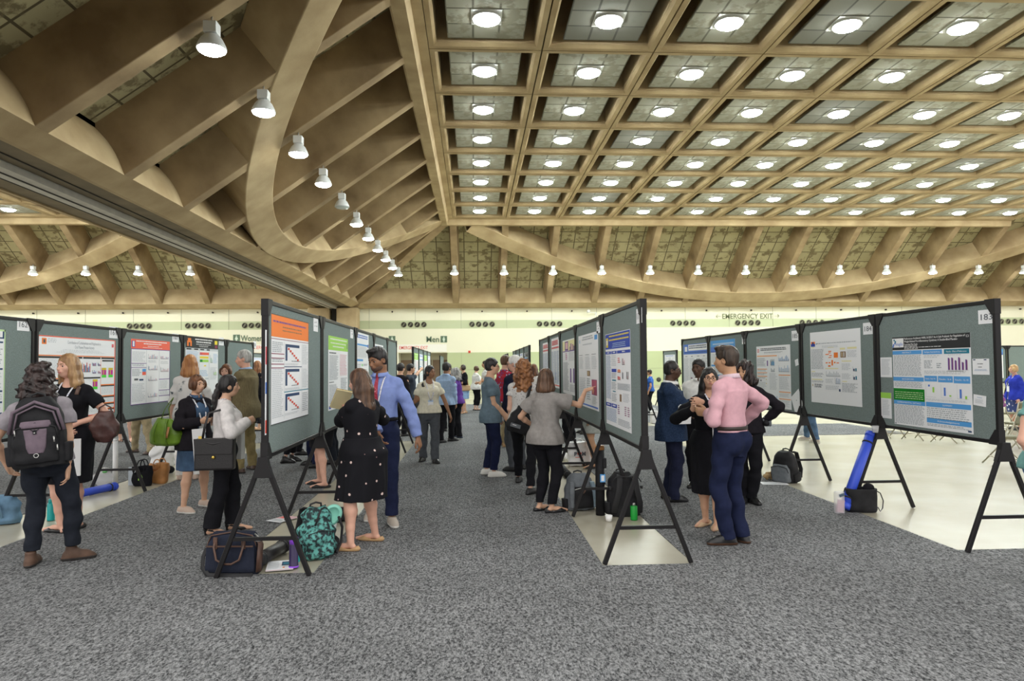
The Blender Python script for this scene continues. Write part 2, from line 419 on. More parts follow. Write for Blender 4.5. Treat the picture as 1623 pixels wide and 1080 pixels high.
# small sprinkler dots below the beam
SPR = mat('sprinkler_dark', (0.05, 0.04, 0.03), .5)
s0 = None
for k in range(-10, 15):
    x = aty(764 + k * 71, 492, YW).x
    if s0 is None:
        q = MB(); q.lathe([(.05, 0), (.05, .05), (.02, .07), (.02, .12), (.06, .12), (.06, .14)], 10, R=Matrix.Rotation(PI / 2, 3, 'X')); s0 = q.build('sprinkler_head', SPR); o = s0
    else: o = s0.copy(); COL.objects.link(o)
    o.location = (x, YW, wh(493)); tag(o, 'small dark sprinkler head at the top of the cream back wall', 'sprinkler', 'sprinkler heads on the back wall')
# ---- lettering
SIGNG = mat('sign_green', (0.10, 0.16, 0.10), .6); SIGNG2 = mat('sign_green_letters', (0.16, 0.19, 0.09), .6); REDT = mat('sign_red', (0.75, 0.05, 0.03), .5); SIGNW = mat('sign_white', (0.85, 0.83, 0.75), .5)
SIGNPALE = mat('sign_pictogram', (0.62, 0.72, 0.6), .5)
def wall_text(body, px0, px1, py_base, ph, m, name, label, Y=YW - .035, arrows=False, board=None, off=0.012):
    p0 = aty(px0, py_base, Y); p1 = aty(px1, py_base, Y); hz = ph / F * Y
    vs, fs = text_mesh(body, 1.0, offset=off)
    xs_ = [v.x for v in vs]; zs = [v.y for v in vs]; zm = max(zs)
    sx = (p1.x - p0.x) / (max(xs_) - min(xs_)); sz = hz / zm
    mb = MB(); mb.add([(p0.x + (v.x - min(xs_)) * sx, Y, p0.z + v.y * sz) for v in vs], fs, 0)
    mats = [m]
    if arrows:
        for s, xx in ((-1, aty(1139, 501, Y).x), (1, aty(1231, 501, Y).x)):
            zc = p0.z + hz / 2; L = .17
            mb.bar((xx - L * 1.1, Y, zc), (xx + L * 1.1, Y, zc), .04, .01)
            mb.bar((xx + s * L * 1.1, Y, zc), (xx + s * L * .4, Y, zc + .13), .04, .01); mb.bar((xx + s * L * 1.1, Y, zc), (xx + s * L * .4, Y, zc - .13), .04, .01)
    if board:
        b0 = aty(board[0], board[2], Y); b1 = aty(board[1], board[3], Y)
        mb.box(((b0.x + b1.x) / 2, Y + .02, (b0.z + b1.z) / 2), (b1.x - b0.x, .03, abs(b1.z - b0.z)), 1); mats.append(SIGNW)
    o = mb.build(name, mats); tag(o, label, 'sign'); return o
wall_text('EMERGENCY EXIT', 1145, 1225, 505.5, 8.2, SIGNG2, 'exit_sign', 'green EMERGENCY EXIT lettering between two arrows high on the back wall', arrows=True)
wall_text('Men', 676, 696, 542.5, 9, SIGNG, 'restroom_sign', 'green Men lettering on the cream back wall beside its pictogram')
wall_text('Women', 381.5, 416, 541, 9, SIGNG, 'restroom_sign', 'green Women lettering on the cream back wall, partly behind boards')
wall_text('EMERGENCY EXIT', 633, 678, 554, 5.0, REDT, 'exit_sign', 'white sign with red EMERGENCY EXIT over the brown doors in the centre', board=(627, 708, 546.5, 558), off=.002)
wall_text('EMERGENCY EXIT', 400, 446, 553.5, 5.0, REDT, 'exit_sign', 'white sign with red EMERGENCY EXIT letters beneath the Women lettering', board=(396, 450, 546.5, 558), off=.002)
def pictogram(px, py, kind, label):
    c = aty(px, py, YW); s = .235
    e = empty('restroom_pictogram', (c.x, YW - .02, c.z), 0, label, 'sign')
    q = MB(); q.box((0, 0, 0), (2 * s, .03, 2 * s)); q.build('sign_plate', SIGNG, e)
    q = MB(); q.lathe([(.045, -.022), (.045, -.015)], 14, c=(0, 0, .14), R=Matrix.Rotation(-PI / 2, 3, 'X'))
    q2 = [(-.07, .08), (.07, .08), (.09, -.06), (.05, -.06), (.05, -.2), (-.05, -.2), (-.05, -.06), (-.09, -.06)] if kind == 'm' else [(-.05, .08), (.05, .08), (.12, -.1), (.05, -.1), (.05, -.2), (-.05, -.2), (-.05, -.1), (-.12, -.1)]
    q.prism(q2, (1, 0, 0), (0, 0, 1), (0, -.022, 0), (0, .004, 0)); q.build('figure', SIGNPALE, e)
pictogram(703.5, 538, 'm', 'green square sign with a pale male figure beside the Men lettering')
pictogram(621.5, 538, 'w', 'green square restroom sign peeking over the centre left boards')
pictogram(375, 536, 'w', 'green square sign with a pale female figure left of the Women lettering')
# wall camera on an arm, strobe
q = MB(); c = aty(931, 496, YW); q.lathe([(.10, 0), (.15, .1), (.12, .2), (.03, .26)], 14, c=(c.x, YW - .5, c.z - .05)); q.bar((c.x, YW - .5, c.z), (c.x + .62, YW - .06, c.z - .02), .05, .05); q.box((c.x + .62, YW - .03, c.z - .1), (.14, .08, .26))
tag(q.build('security_camera', mat('camera_white', (.7, .7, .66), .4)), 'white dome camera on a bracket high on the back wall above the boards', 'camera')
q = MB(); c = aty(744, 558, YW); q.box((c.x, YW - .03, c.z), (.16, .08, .16)); q.lathe([(.06, 0), (.05, .05)], 12, c=(c.x, YW - .07, c.z), R=Matrix.Rotation(PI / 2, 3, 'X'))
tag(q.build('fire_strobe', REDT), 'small red fire strobe at the top of the green wall panel', 'alarm')
q = MB(); c = aty(1044, 602, YW); q.lathe([(.17, -.01), (.17, .03), (.12, .05)], 16, c=(c.x, YW, c.z), R=Matrix.Rotation(PI / 2, 3, 'X'))
tag(q.build('wall_port', VENTD), 'single small round dark port low on the green wall', 'vent')

# ---- bell pendants
pend0 = empty('pendant_lamp', (0, 0, 0))
q = MB(); q.tube([(0, 0, .62), (0, 0, .45)], .018, 8); q.tube([(-.05, 0, .47), (0, 0, .53), (.05, 0, .47)], .014, 6); q.build('hanger', mat('steel', (.5, .5, .48), .35, metal=.8), pend0)
q = MB(); q.box((0, 0, .38), (.25, .25, .22)); q.build('ballast_box', WHITEM, pend0, bevel=.015)
q = MB(); q.lathe([(.08, .28), (.13, .25), (.20, .17), (.255, .06), (.275, 0), (.27, -.03), (.255, -.02), (.24, .06), (.1, .22)], 28); bs = q.build('bell_shade', WHITEM, pend0)
q = MB(); q.lathe([(.255, .0), (.25, -.05), (.2, -.085), (.1, -.105), (.01, -.11)], 28); lens_on = q.build('lamp_lens', LAMP, bs)
lens_off = lens_on.data.copy(); lens_off.materials[0] = LAMPOFF
first = True
def pendant(x, y, z, label, group, off=False):
    global first
    l = pend0 if first else copy_tree(pend0); first = False
    l.location = (x, y, z); tag(l, label, 'pendant lamp', group)
    if off:
        for c in l.children_recursive:
            if c.name.startswith('lamp_lens'): c.data = lens_off
XP = -4.95; ZP = HL + (XP - XL) * dv / vx - .6
for k in range(0, 11):
    y = YB - 9 * SP + k * SP
    if k == 4: pendant(XP, y, ZP, 'only unlit white bell lamp in the diagonal row under the left ribs', 'bell lamps under the left ribs', True)
    else: pendant(XP, y, ZP, 'lit white bell lamp in the diagonal row under the left concrete ribs', 'bell lamps under the left ribs')
YP = YL - 3.1; ZQ = HL + 3.1 * dv / vy - .6
for k in range(0, 13): pendant(X0 + k * SP, YP, ZQ, 'lit white bell lamp in the long row under the ribs above the back wall', 'bell lamps above the back wall')
for k in range(0, 6): pendant(-18.45 - k * SP, YP, ZQ, 'lit white bell lamp in the neighbouring hall beyond the left double beam', 'bell lamps of the neighbouring hall')

# ------------------------------------------------------------------ floor
def carpet_material():
    m = bpy.data.materials.new('carpet'); m.use_nodes = True; nt = m.node_tree; N = nt.nodes; L = nt.links
    b = N['Principled BSDF']; b.inputs['Roughness'].default_value = 1.0; b.inputs['Specular IOR Level'].default_value = .1
    tc = N.new('ShaderNodeTexCoord')
    n1 = N.new('ShaderNodeTexNoise'); n1.inputs['Scale'].default_value = 75; n1.inputs['Detail'].default_value = 4; n1.inputs['Roughness'].default_value = .75
    mp = N.new('ShaderNodeMapping'); mp.inputs['Scale'].default_value = (1.0, .5, 1); L.new(tc.outputs['Object'], mp.inputs[0]); L.new(mp.outputs[0], n1.inputs['Vector'])
    rp = N.new('ShaderNodeValToRGB'); e = rp.color_ramp.elements
    e[0].position = .38; e[0].color = (.026, .027, .029, 1); e[1].position = .64; e[1].color = (.315, .32, .325, 1)
    L.new(n1.outputs['Fac'], rp.inputs[0])
    n2 = N.new('ShaderNodeTexNoise'); n2.inputs['Scale'].default_value = .8; n2.inputs['Detail'].default_value = 3; L.new(tc.outputs['Object'], n2.inputs['Vector'])
    r2 = N.new('ShaderNodeValToRGB'); r2.color_ramp.elements[0].position = .3; r2.color_ramp.elements[0].color = (.85, .85, .85, 1); r2.color_ramp.elements[1].position = .7; r2.color_ramp.elements[1].color = (1.1, 1.1, 1.1, 1)
    L.new(n2.outputs['Fac'], r2.inputs[0])
    mx = N.new('ShaderNodeMix'); mx.data_type = 'RGBA'; mx.blend_type = 'MULTIPLY'; mx.inputs['Factor'].default_value = 1
    L.new(rp.outputs[0], mx.inputs['A']); L.new(r2.outputs[0], mx.inputs['B']); L.new(mx.outputs['Result'], b.inputs['Base Color'])
    bp = N.new('ShaderNodeBump'); bp.inputs['Strength'].default_value = .5; bp.inputs['Distance'].default_value = .006; L.new(n1.outputs['Fac'], bp.inputs['Height']); L.new(bp.outputs[0], b.inputs['Normal'])
    return m
CARPET = carpet_material()
FLOORC = mat('polished_concrete', (0.37, 0.34, 0.255), .26, col2=(0.50, 0.475, 0.385), scale=.7, detail=6, bump=.03, bscale=3, spec=.5)
mb = MB(); mb.box((5, 25, -.1), (110, 80, .2)); struct(mb.build('floor', FLOORC))
CT = .006
def carpet(poly, name='floor_carpet', z=CT):
    mb = MB(); n = len(poly); vs = [(x, y, z) for x, y in poly] + [(x, y, -.002) for x, y in poly]
    mb.add(vs, [tuple(range(n))] + [(i, (i + 1) % n, n + (i + 1) % n, n + i) for i in range(n)])
    return struct(mb.build(name, CARPET))
# carpet: full width in front, runs between the board rows, a cross aisle behind them
YA = 5.65; YS = 15.43
carpet([(-40, -8), (40, -8), (40, 5.85), (4.14, 5.85), (4.14, YA), (-40, YA)])
for x0, x1 in ((-10.5, -5.06), (-4.33, -2.01), (-1.27, 1.03), (1.77, 4.14)): carpet([(x0, YA), (x1, YA), (x1, YS), (x0, YS)])
carpet([(-14, YS + .006), (9.9, YS + .006), (9.9, 18.3), (-14, 18.3)])
for x0, x1 in ((-10.5, -5.06), (-4.33, -2.01), (-1.27, 1.03), (1.77, 4.14), (4.9, 7.2)): carpet([(x0, 18.306), (x1, 18.306), (x1, 30), (x0, 30)])

# ================================================================== poster boards
FABRIC = mat('board_fabric', (0.21, 0.258, 0.248), 1.0, var=.3, scale=140, detail=3, bump=.3, bscale=180, spec=.1)
FRAME = mat('board_frame_black', (0.012, 0.011, 0.012), .45, spec=.25)
GUSSET = mat('board_gusset', (0.016, 0.015, 0.016), .55, spec=.25)
PAL = {}
def pm(key, col=None):
    if key not in PAL: PAL[key] = mat('print_' + key, col, .55, spec=.25)
    return PAL[key]
for k, c in dict(paper=(.88, .89, .91), ink=(.10, .11, .13), grey=(.42, .45, .48), lgrey=(.62, .65, .68), orange=(.90, .22, .03), salmon=(.90, .15, .09), green=(.36, .70, .10), dgreen=(.0, .22, .01), blue=(.02, .06, .42),
                 sky=(.10, .36, .75), mblue=(.10, .22, .65), navy=(.015, .05, .14), teal=(.02, .22, .32), red=(.70, .08, .05), crimson=(.72, .12, .14), purple=(.16, .06, .30), plum=(.30, .10, .22), yellow=(.88, .70, .05), gold=(.70, .55, .04),
                 black=(.025, .027, .03), peach=(.90, .45, .22), pyellow=(.85, .80, .45), lblue=(.45, .60, .80), magenta=(.55, .03, .30), lime=(.08, .75, .05), maroon=(.25, .03, .08), brown=(.25, .15, .08), pink=(.80, .50, .55), lgreen=(.55, .75, .40), white=(.88, .88, .88), tan=(.6, .48, .3), bluegrey=(.35, .45, .62)).items(): pm(k, c)

class Poster:
    def __init__(s, w, h, seed=1):
        s.w, s.h = w, h; s.mb = MB(); s.keys = []; s.r = random.Random(seed)
        s.d = 0.0; s.mb.box((w / 2, 0, -h / 2), (w, .002, h), s.k('paper'))
    def k(s, key):
        if key not in s.keys: s.keys.append(key)
        return s.keys.index(key)
    def rect(s, x0, y0, x1, y1, key, lift=1):
        X0_, X1_, Z0, Z1 = x0 * s.w, x1 * s.w, -y0 * s.h, -y1 * s.h; y = -.001 - .0007 * lift
        s.mb.add([(X0_, y, Z1), (X1_, y, Z1), (X1_, y, Z0), (X0_, y, Z0)], [(0, 1, 2, 3)], s.k(key))
    def words(s, x0, y0, x1, y1, n, key='grey', ragged=.25, fill=.55, lift=2, center=False):
        lh = (y1 - y0) / n
        for i in range(n):
            yy = y0 + lh * i; end = x1 - (x1 - x0) * s.r.random() * ragged; st = x0
            if center: st = x0 + (x1 - end) / 2; end = end + (x1 - end) / 2 if False else x1 - (st - x0)
            x = st
            while x < end - .002:
                L = min(s.r.uniform(.012, .05) * min(1, .9 / s.w * 1.2), end - x)
                s.rect(x, yy, x + L, yy + lh * fill, key, lift); x += L + .008
    def bars(s, x0, y0, x1, y1, keys, n, lo=.3):
        dx = (x1 - x0) / n
        for i in range(n):
            hgt = s.r.uniform(lo, 1) * (y1 - y0); s.rect(x0 + dx * (i + .15), y1 - hgt, x0 + dx * (i + .8), y1, keys[i % len(keys)], 3)
        s.rect(x0, y1, x1, y1 + .004, 'ink', 3); s.rect(x0 - .003, y0, x0, y1, 'ink', 3)
    def frame(s, x0, y0, x1, y1, key, t=.004):
        s.rect(x0, y0, x1, y0 + t, key, 2); s.rect(x0, y1 - t, x1, y1, key, 2); s.rect(x0, y0, x0 + t, y1, key, 2); s.rect(x1 - t, y0, x1, y1, key, 2)
    def text(s, body, x0, y0, hgt, key, x1=None, lift=3, off=0.0):  # a line of type: cap height hgt (share of the poster height), optionally squeezed to x1
        vs, fs = text_mesh(body, 1.0, offset=off); xs_ = [v.x for v in vs]; m0, m1 = min(xs_), max(xs_)
        sc = hgt * s.h / .69; sx = sc if x1 is None else (x1 - x0) * s.w / (m1 - m0)
        s.mb.add([(x0 * s.w + (v.x - m0) * sx, -.001 - .0007 * lift, -(y0 + hgt) * s.h + v.y * sc) for v in vs], fs, s.k(key))
    def build(s, name): return s.mb.build(name, [PAL[k] for k in s.keys], fixn=False)

BT = .042
def make_panel(L):   # local: x along the board (0..L), y across, z up; both faces covered in fabric
    e = empty('poster_board')
    q = MB(); q.box((L / 2, 0, 1.535), (L - .05, .026, 1.20)); q.build('fabric_panel', FABRIC, e)
    q = MB(); q.box((L / 2, 0, 2.145), (L, BT, .036)); q.box((L / 2, 0, .925), (L, BT, .036))
    for x in (.018, L - .018): q.box((x, 0, 1.535), (.036, BT + .01, 1.256))
    q.build('frame', FRAME, e, bevel=.004, seg=1)
    for x, sx in ((0, 1), (L, -1)):
        for z, sz in ((2.165, -1), (.905, 1)):
            q = MB(); q.prism([(-.003, -.003), (.12, -.003), (.12, .03), (.045, .13), (-.003, .13)], (sx, 0, 0), (0, 0, sz), (x, -BT / 2 - .0075, z), (0, BT + .015, 0)); q.build('corner_bracket', GUSSET, e)
    return e
def make_stand():
    e = empty('a_frame_stand')
    for s in (-1, 1):
        q = MB(); q.bar((s * .03, 0, .86), (s * .355, 0, 0.008), .036, .036, (0, 1, 0)); q.build('leg', FRAME, e, bevel=.004, seg=1)
    q = MB(); q.bar((-.245, 0, .30), (.245, 0, .30), .028, .028); q.build('crossbar', FRAME, e)
    q = MB(); q.prism([(-.035, .93), (.035, .93), (.045, .87), (.076, .77), (-.076, .77), (-.045, .87)], (1, 0, 0), (0, 0, 1), (0, -.03, 0), (0, .06, 0)); q.build('apex_gusset', GUSSET, e)
    return e
PANEL0 = None; STAND0 = None
def board_row(X, nodes, labels, slabels, group, gap=.02):
    """panels between the node positions along Y at this X; a stand under every node"""
    global PANEL0, STAND0
    out = []
    for i in range(len(nodes) - 1):
        L = nodes[i + 1] - nodes[i] - 2 * gap
        e = make_panel(L)
        e.location = (X, nodes[i] + gap, 0); e.rotation_euler = (0, 0, PI / 2)
        tag(e, labels[i], 'poster board', group); out.append((nodes[i] + gap, nodes[i + 1] - gap))
    for i, y in enumerate(nodes):
        if STAND0 is None: STAND0 = make_stand(); st = STAND0
        else: st = copy_tree(STAND0)
        st.location = (X, y, CT if False else 0.0); tag(st, slabels[i], 'stand', 'a-frame stands of the ' + group)
    return out
def row_nodes(X, pxs): return [atx(px, 580, X).y for px in pxs]
XLR, XCL, XCR, XRR = -4.69, -1.64, 1.40, 4.52
n_l = [5.55] + row_nodes(XLR, [52.0, 189, 287.5, 357]) + [15.15]
n_cl = row_nodes(XCL, [418, 507.5, 562, 591, 612.5]) + [14.85]
n_cr = row_nodes(XCR, [1022, 957, 914.5, 889.5, 871.5]) + [14.7]
n_r = row_nodes(XRR, [1587, 1392.5, 1272, 1183, 1124.5]) + [14.95]
def stand_labels(rowname, n): 
    od = ['front end', 'second joint', 'third joint', 'fourth joint', 'fifth joint', 'far end']
    return ['black stand under the %s of the %s' % (od[i], rowname) for i in range(n)]
board_row(XLR, n_l, ['grey fabric poster board numbered 162 with a green edged poster', 'grey fabric poster board numbered 161 behind the woman in black dress', 'grey fabric poster board numbered 160 with the red headed poster',
    'grey fabric poster board holding the black headed poster in the far-left row', 'bare grey poster board behind the man in olive jacket'], stand_labels('board row ending at number 162', 6), 'far-left board row')
board_row(XCL, n_cl, ['grey poster board with the orange headed poster at the aisle', 'grey poster board with the green headed poster by the woman reading', 'grey poster board with a blue lined poster behind the man in tie', 'fourth grey board from the front in the row behind the man in tie', 'last grey board of the row behind the man in tie'],
    stand_labels('row fronted by the orange headed poster', 6), 'centre-left board row')
board_row(XCR, n_cr, ['grey poster board numbered 175 with the dark blue headed poster', 'grey poster board the woman in grey tee is pointing at', 'grey poster board with the purple headed poster', 'grey poster board with the red titled poster nearer the aisle front', 'last grey board of the row with red titled posters'],
    stand_labels('row fronted by the dark blue headed poster', 6), 'centre-right board row')
board_row(XRR, n_r, ['dark grey poster board numbered 183 with the black headed poster', 'dark grey poster board numbered 184 with a white poster', 'dark grey poster board numbered 185 with orange ruled poster', 'grey poster board with a blue wave headed poster behind the man in pink', 'grey poster board with a blue framed poster behind the man in suit'],
    stand_labels('row fronted by the black headed poster', 6), 'right board row')
# rows beyond the cross aisle
def far_row(X, nodes, word):
    n = len(nodes)
    board_row(X, nodes, ['distant grey board, %s of the %s' % (['nearest', 'second', 'third', 'fourth', 'fifth'][i], word) for i in range(n - 1)], ['stand under the %s of the %s' % (['near end', 'second joint', 'third joint', 'fourth joint', 'fifth joint', 'last joint'][i], word) for i in range(n)], word)
far_row(XCL, [18.9, 20.75, 22.6, 24.5, 26.4], 'row across the cross aisle under the Men sign')
far_row(XCR + .06, [18.2, 20.1, 22.0, 23.9, 25.8], 'row beyond the white haired man')
far_row(XRR, [18.3, 20.2, 22.1, 24.0], 'row behind the edge of board 175')
far_row(XCL, [34, 35.9, 37.8], 'farthest row before the brown doors')
far_row(XCR + .06, [30, 31.9, 33.8], 'farthest row beside the man in red floral shirt')
far_row(7.55, [25.6, 27.5], 'short row behind the man in navy suit')
far_row(-7.75, [22.6, 24.5, 26.4], 'row seen past the man in olive jacket')
def flat_row(Y, nodes, word):
    for i in range(len(nodes) - 1):
        e = make_panel(nodes[i + 1] - nodes[i] - .04); e.location = (nodes[i] + .02, Y, 0); tag(e, 'distant grey board, %s of the %s' % (['first', 'second'][i], word), 'poster board', word)
    for i, x in enumerate(nodes):
        st = copy_tree(STAND0); st.location = (x, Y, 0); st.rotation_euler = (0, 0, PI / 2); tag(st, 'stand under the %s of the %s' % (['left end', 'middle', 'right end'][i], word), 'stand', word + ' stands')
flat_row(22.7, [16.0, 18.0, 19.9], 'row behind the blonde woman in blue')

# ---- hanging things on the boards
def hang(o, X, face, px0, px1, py_top, py_at, label, cat, group=None, size=None, tilt=0.0):
    """fix a sheet to the face of the row at X; face=+1 looks to +X"""
    off = .0135
    Xs = X + face * off
    a = atx(px0, py_top, Xs); b = atx(px1, py_top, Xs)
    o.location = (Xs + face * .002, a.y, atx(px0 if py_at == 0 else px1, py_top, Xs).z)
    R = Matrix.Rotation(PI / 2 * face, 4, 'Z')
    if face < 0: R = Matrix.Rotation(-PI / 2, 4, 'Z')
    o.rotation_euler = (0, tilt, 0) if False else R.to_euler()
    if tilt:
        o.rotation_mode = 'XYZ'; o.rotation_euler = (R @ Matrix.Rotation(tilt, 4, 'Y')).to_euler()
    return tag(o, label, cat, group)
def sheet_size(X, face, px0, px1, yt, yb, at=0):
    Xs = X + face * .0135
    a = atx(px0, 580, Xs); b = atx(px1, 580, Xs); p = px0 if at == 0 else px1
    return abs(a.y - b.y), atx(p, yt, Xs).z - atx(p, yb, Xs).z
def poster(X, face, px0, px1, yt, yb, draw, label, seed=1, at=0, tilt=0.0, name='poster', cat='poster', group=None):
    w, h = sheet_size(X, face, px0, px1, yt, yb, at)
    P = Poster(w, h, seed); draw(P)
    o = P.build(name); hang(o, X, face, px0, px1, yt, at, label, cat, group, tilt=tilt); return o
def card(txt, X, face, px0, px1, yt, yb, label, group=None):
    def d(P):
        if txt: P.text(txt, .16, .30, .42, 'ink', .82)
        else:
            for a, b, c, e in ((.2, .35, .32, .42), (.5, .3, .6, .4), (.25, .6, .35, .66), (.6, .58, .75, .66)): P.rect(a, b, c, e, 'ink', 3)
    return poster(X, face, px0, px1, yt, yb, d, label, name='number_card', cat='number card', group=group)

def d_orange(P):
    P.rect(0, 0, 1, .205, 'orange'); P.words(.04, .055, .96, .085, 1, 'purple', .05); P.words(.25, .1, .8, .165, 2, 'brown', .2, .3, center=True)
    P.frame(0, 0, 1, 1, 'black', .006); P.rect(.0, .22, 1, .226, 'maroon')
    for x in (.31, .79): P.rect(x, .24, x + .006, .97, 'lgrey')
    for y in (.355, .395, .45, .485): P.rect(.01, y, .31, y + .008, 'maroon')
    P.words(.03, .25, .29, .35, 6); P.words(.03, .5, .29, .95, 26, 'lgrey'); P.words(.03, .405, .29, .44, 2)
    for k, y in enumerate((.26, .5, .74)):
        P.rect(.34, y, .72, y + .028, 'navy'); P.rect(.34, y + .028, .39, y + .16, 'navy')
        for j in range(6): P.rect(.40 + j * .05, y + .035 + j * .021, .445 + j * .05, y + .055 + j * .021, 'red', 3)
        P.words(.5, y + .16, .74, y + .172, 1, 'ink'); P.words(.33, y + .185, .75, y + .21, 2, 'lgrey')
    P.rect(.31, .475, .79, .483, 'navy'); P.rect(.31, .715, 1, .724, 'teal')
    P.words(.81, .25, .98, .46, 12, 'lgrey'); P.words(.81, .5, .98, .7, 12, 'lgrey'); P.words(.81, .75, .98, .95, 10, 'grey')
def d_green(P):
    P.rect(0, 0, 1, .19, 'green'); P.words(.08, .03, .95, .06, 1, 'white', .05); P.words(.1, .085, .9, .11, 1, 'white', .1); P.words(.2, .13, .8, .16, 1, 'white', .1)
    P.rect(.93, .07, .96, .15, 'ink', 2); P.words(.04, .22, .45, .25, 1, 'ink'); P.words(.04, .26, .48, .6, 20, 'grey'); P.words(.04, .62, .3, .64, 1, 'ink'); P.words(.04, .66, .48, .92, 14, 'grey')
    P.words(.55, .24, .95, .55, 14, 'pink'); P.words(.6, .58, .95, .78, 9, 'grey'); P.words(.55, .8, .95, .95, 6, 'lgrey'); P.rect(.03, .94, .12, .98, 'blue', 2)
def d_bluelist(P):
    P.words(.05, .03, .95, .09, 2, 'mblue', .1); P.rect(.04, .16, .96, .185, 'sky'); P.rect(.9, .15, .97, .2, 'blue', 2); P.words(.05, .2, .95, .36, 8, 'lgrey'); P.rect(.02, .38, .5, .41, 'sky')
    for y in (.45, .53, .6): P.rect(.4, y, .46, y + .03, 'lime', 2); P.words(.55, y, .9, y + .03, 2, 'grey')
    P.words(.05, .45, .36, .95, 20, 'lgrey'); P.words(.5, .66, .95, .95, 12, 'lgrey')
def d_plain(P):
    P.words(.1, .03, .9, .08, 2, 'mblue', .1); P.words(.04, .12, .3, .95, 26, 'lgrey'); P.words(.36, .12, .64, .95, 24, 'grey'); P.words(.7, .12, .96, .95, 24, 'lgrey')
def d_175(P):
    P.rect(0, 0, 1, .175, 'blue', 1); P.words(.17, .024, .97, .052, 1, 'yellow', .02); P.words(.17, .066, .97, .094, 1, 'yellow', .02)
    P.words(.3, .11, .85, .165, 3, 'lblue', .2, .4, center=True); P.rect(.03, .045, .13, .15, 'gold', 2); P.rect(.055, .07, .105, .125, 'white', 3)
    P.frame(0, 0, 1, .175, 'white', .005)
    for a, b in ((.0, .25), (.27, .49), (.51, 1)): P.rect(a, .195, b, .225, 'blue', 2); P.words((a + b) / 2 - .05, .203, (a + b) / 2 + .06, .217, 1, 'white', 0, .8, 3)
    P.words(.02, .24, .24, .72, 30, 'bluegrey', .1); P.words(.27, .24, .48, .36, 6, 'lgrey')
    P.rect(.27, .385, .47, .42, 'blue', 2); P.words(.27, .43, .47, .49, 4); P.rect(.29, .5, .45, .515, 'teal', 2); P.words(.27, .53, .47, .61, 5); P.rect(.31, .62, .43, .632, 'teal', 2); P.words(.27, .65, .47, .74, 5)
    for x0 in (.52,):
        P.words(.53, .27, .63, .33, 3, 'crimson'); P.bars(.52, .385, .64, .42, ['orange'], 3, .7); P.bars(.52, .46, .63, .495, ['salmon', 'crimson'], 4, .7)
    P.bars(.70, .27, .8, .34, ['grey', 'pink'], 4); P.bars(.7, .4, .74, .48, ['ink'], 1); P.bars(.86, .4, .93, .48, ['black', 'pink'], 3); P.rect(.50, .53, .98, .6, 'lgrey', 1); P.words(.52, .54, .97, .6, 4)
    P.rect(.59, .645, .66, .72, 'brown', 2); P.words(.72, .63, .95, .72, 6, 'lgrey'); P.rect(0, .76, .23, .80, 'blue', 2); P.rect(.25, .76, .47, .80, 'blue', 2)
    P.words(.05, .77, .18, .79, 1, 'white', 0, .8, 3); P.words(.3, .77, .42, .79, 1, 'white', 0, .8, 3); P.words(.02, .815, .47, .96, 14, 'bluegrey', .1)
    for x in (.51, .77, .88): P.words(x, .76, x + .07, .86, 5, 'plum')
    P.words(.52, .9, .98, .97, 5, 'grey')
def d_white(P):
    P.rect(.05, .06, .10, .11, 'lblue', 2); P.rect(.84, .04, .97, .10, 'sky', 1); P.words(.2, .03, .8, .09, 2, 'grey', .2, center=True); P.words(.25, .13, .75, .16, 1, 'lgrey')
    for x in (.04, .38, .7): P.rect(x, .28, x + .2, .285, 'ink', 2); P.words(x, .31, x + .25, .48, 8, 'lgrey')
    P.rect(.47, .5, .62, .57, 'brown', 2); P.rect(.5, .51, .56, .56, 'tan', 3); P.rect(.69, .61, .93, .81, 'plum', 2)
    for k in range(5): P.rect(.71 + k * .045, .62, .728 + k * .045, .80, 'crimson', 3)
    P.words(.06, .6, .4, .9, 12, 'lgrey'); P.words(.45, .6, .65, .9, 10, 'grey'); P.words(.7, .83, .94, .93, 5, 'lgrey'); P.rect(.05, .955, .97, .975, 'mblue', 2)
def d_purple(P):
    P.rect(0, .02, 1, .2, 'pyellow', 1); P.rect(.2, .03, .45, .2, 'purple', 2); P.rect(.25, .05, .42, .17, 'pink', 3); P.bars(.55, .05, .98, .2, ['plum', 'purple', 'pink'], 6); P.rect(.02, .205, 1, .222, 'purple', 2)
    P.words(.24, .25, .36, .38, 4, 'magenta'); P.words(.5, .24, .95, .4, 7, 'lgrey'); P.rect(.58, .53, .66, .78, 'purple', 2); P.rect(.8, .53, .88, .78, 'purple', 2); P.words(.05, .42, .5, .95, 22, 'grey'); P.words(.55, .82, .95, .95, 6, 'grey')
def d_red(P):
    P.words(.08, .05, .92, .15, 3, 'crimson', .1, .8); P.words(.05, .18, .95, .225, 1, 'crimson', .05, .8)
    for x in (.05, .37, .68): P.words(x, .27, x + .27, .92, 24, 'bluegrey')
    P.rect(.02, .94, .98, .96, 'salmon', 1); P.words(.5, .7, .62, .85, 5, 'mblue')
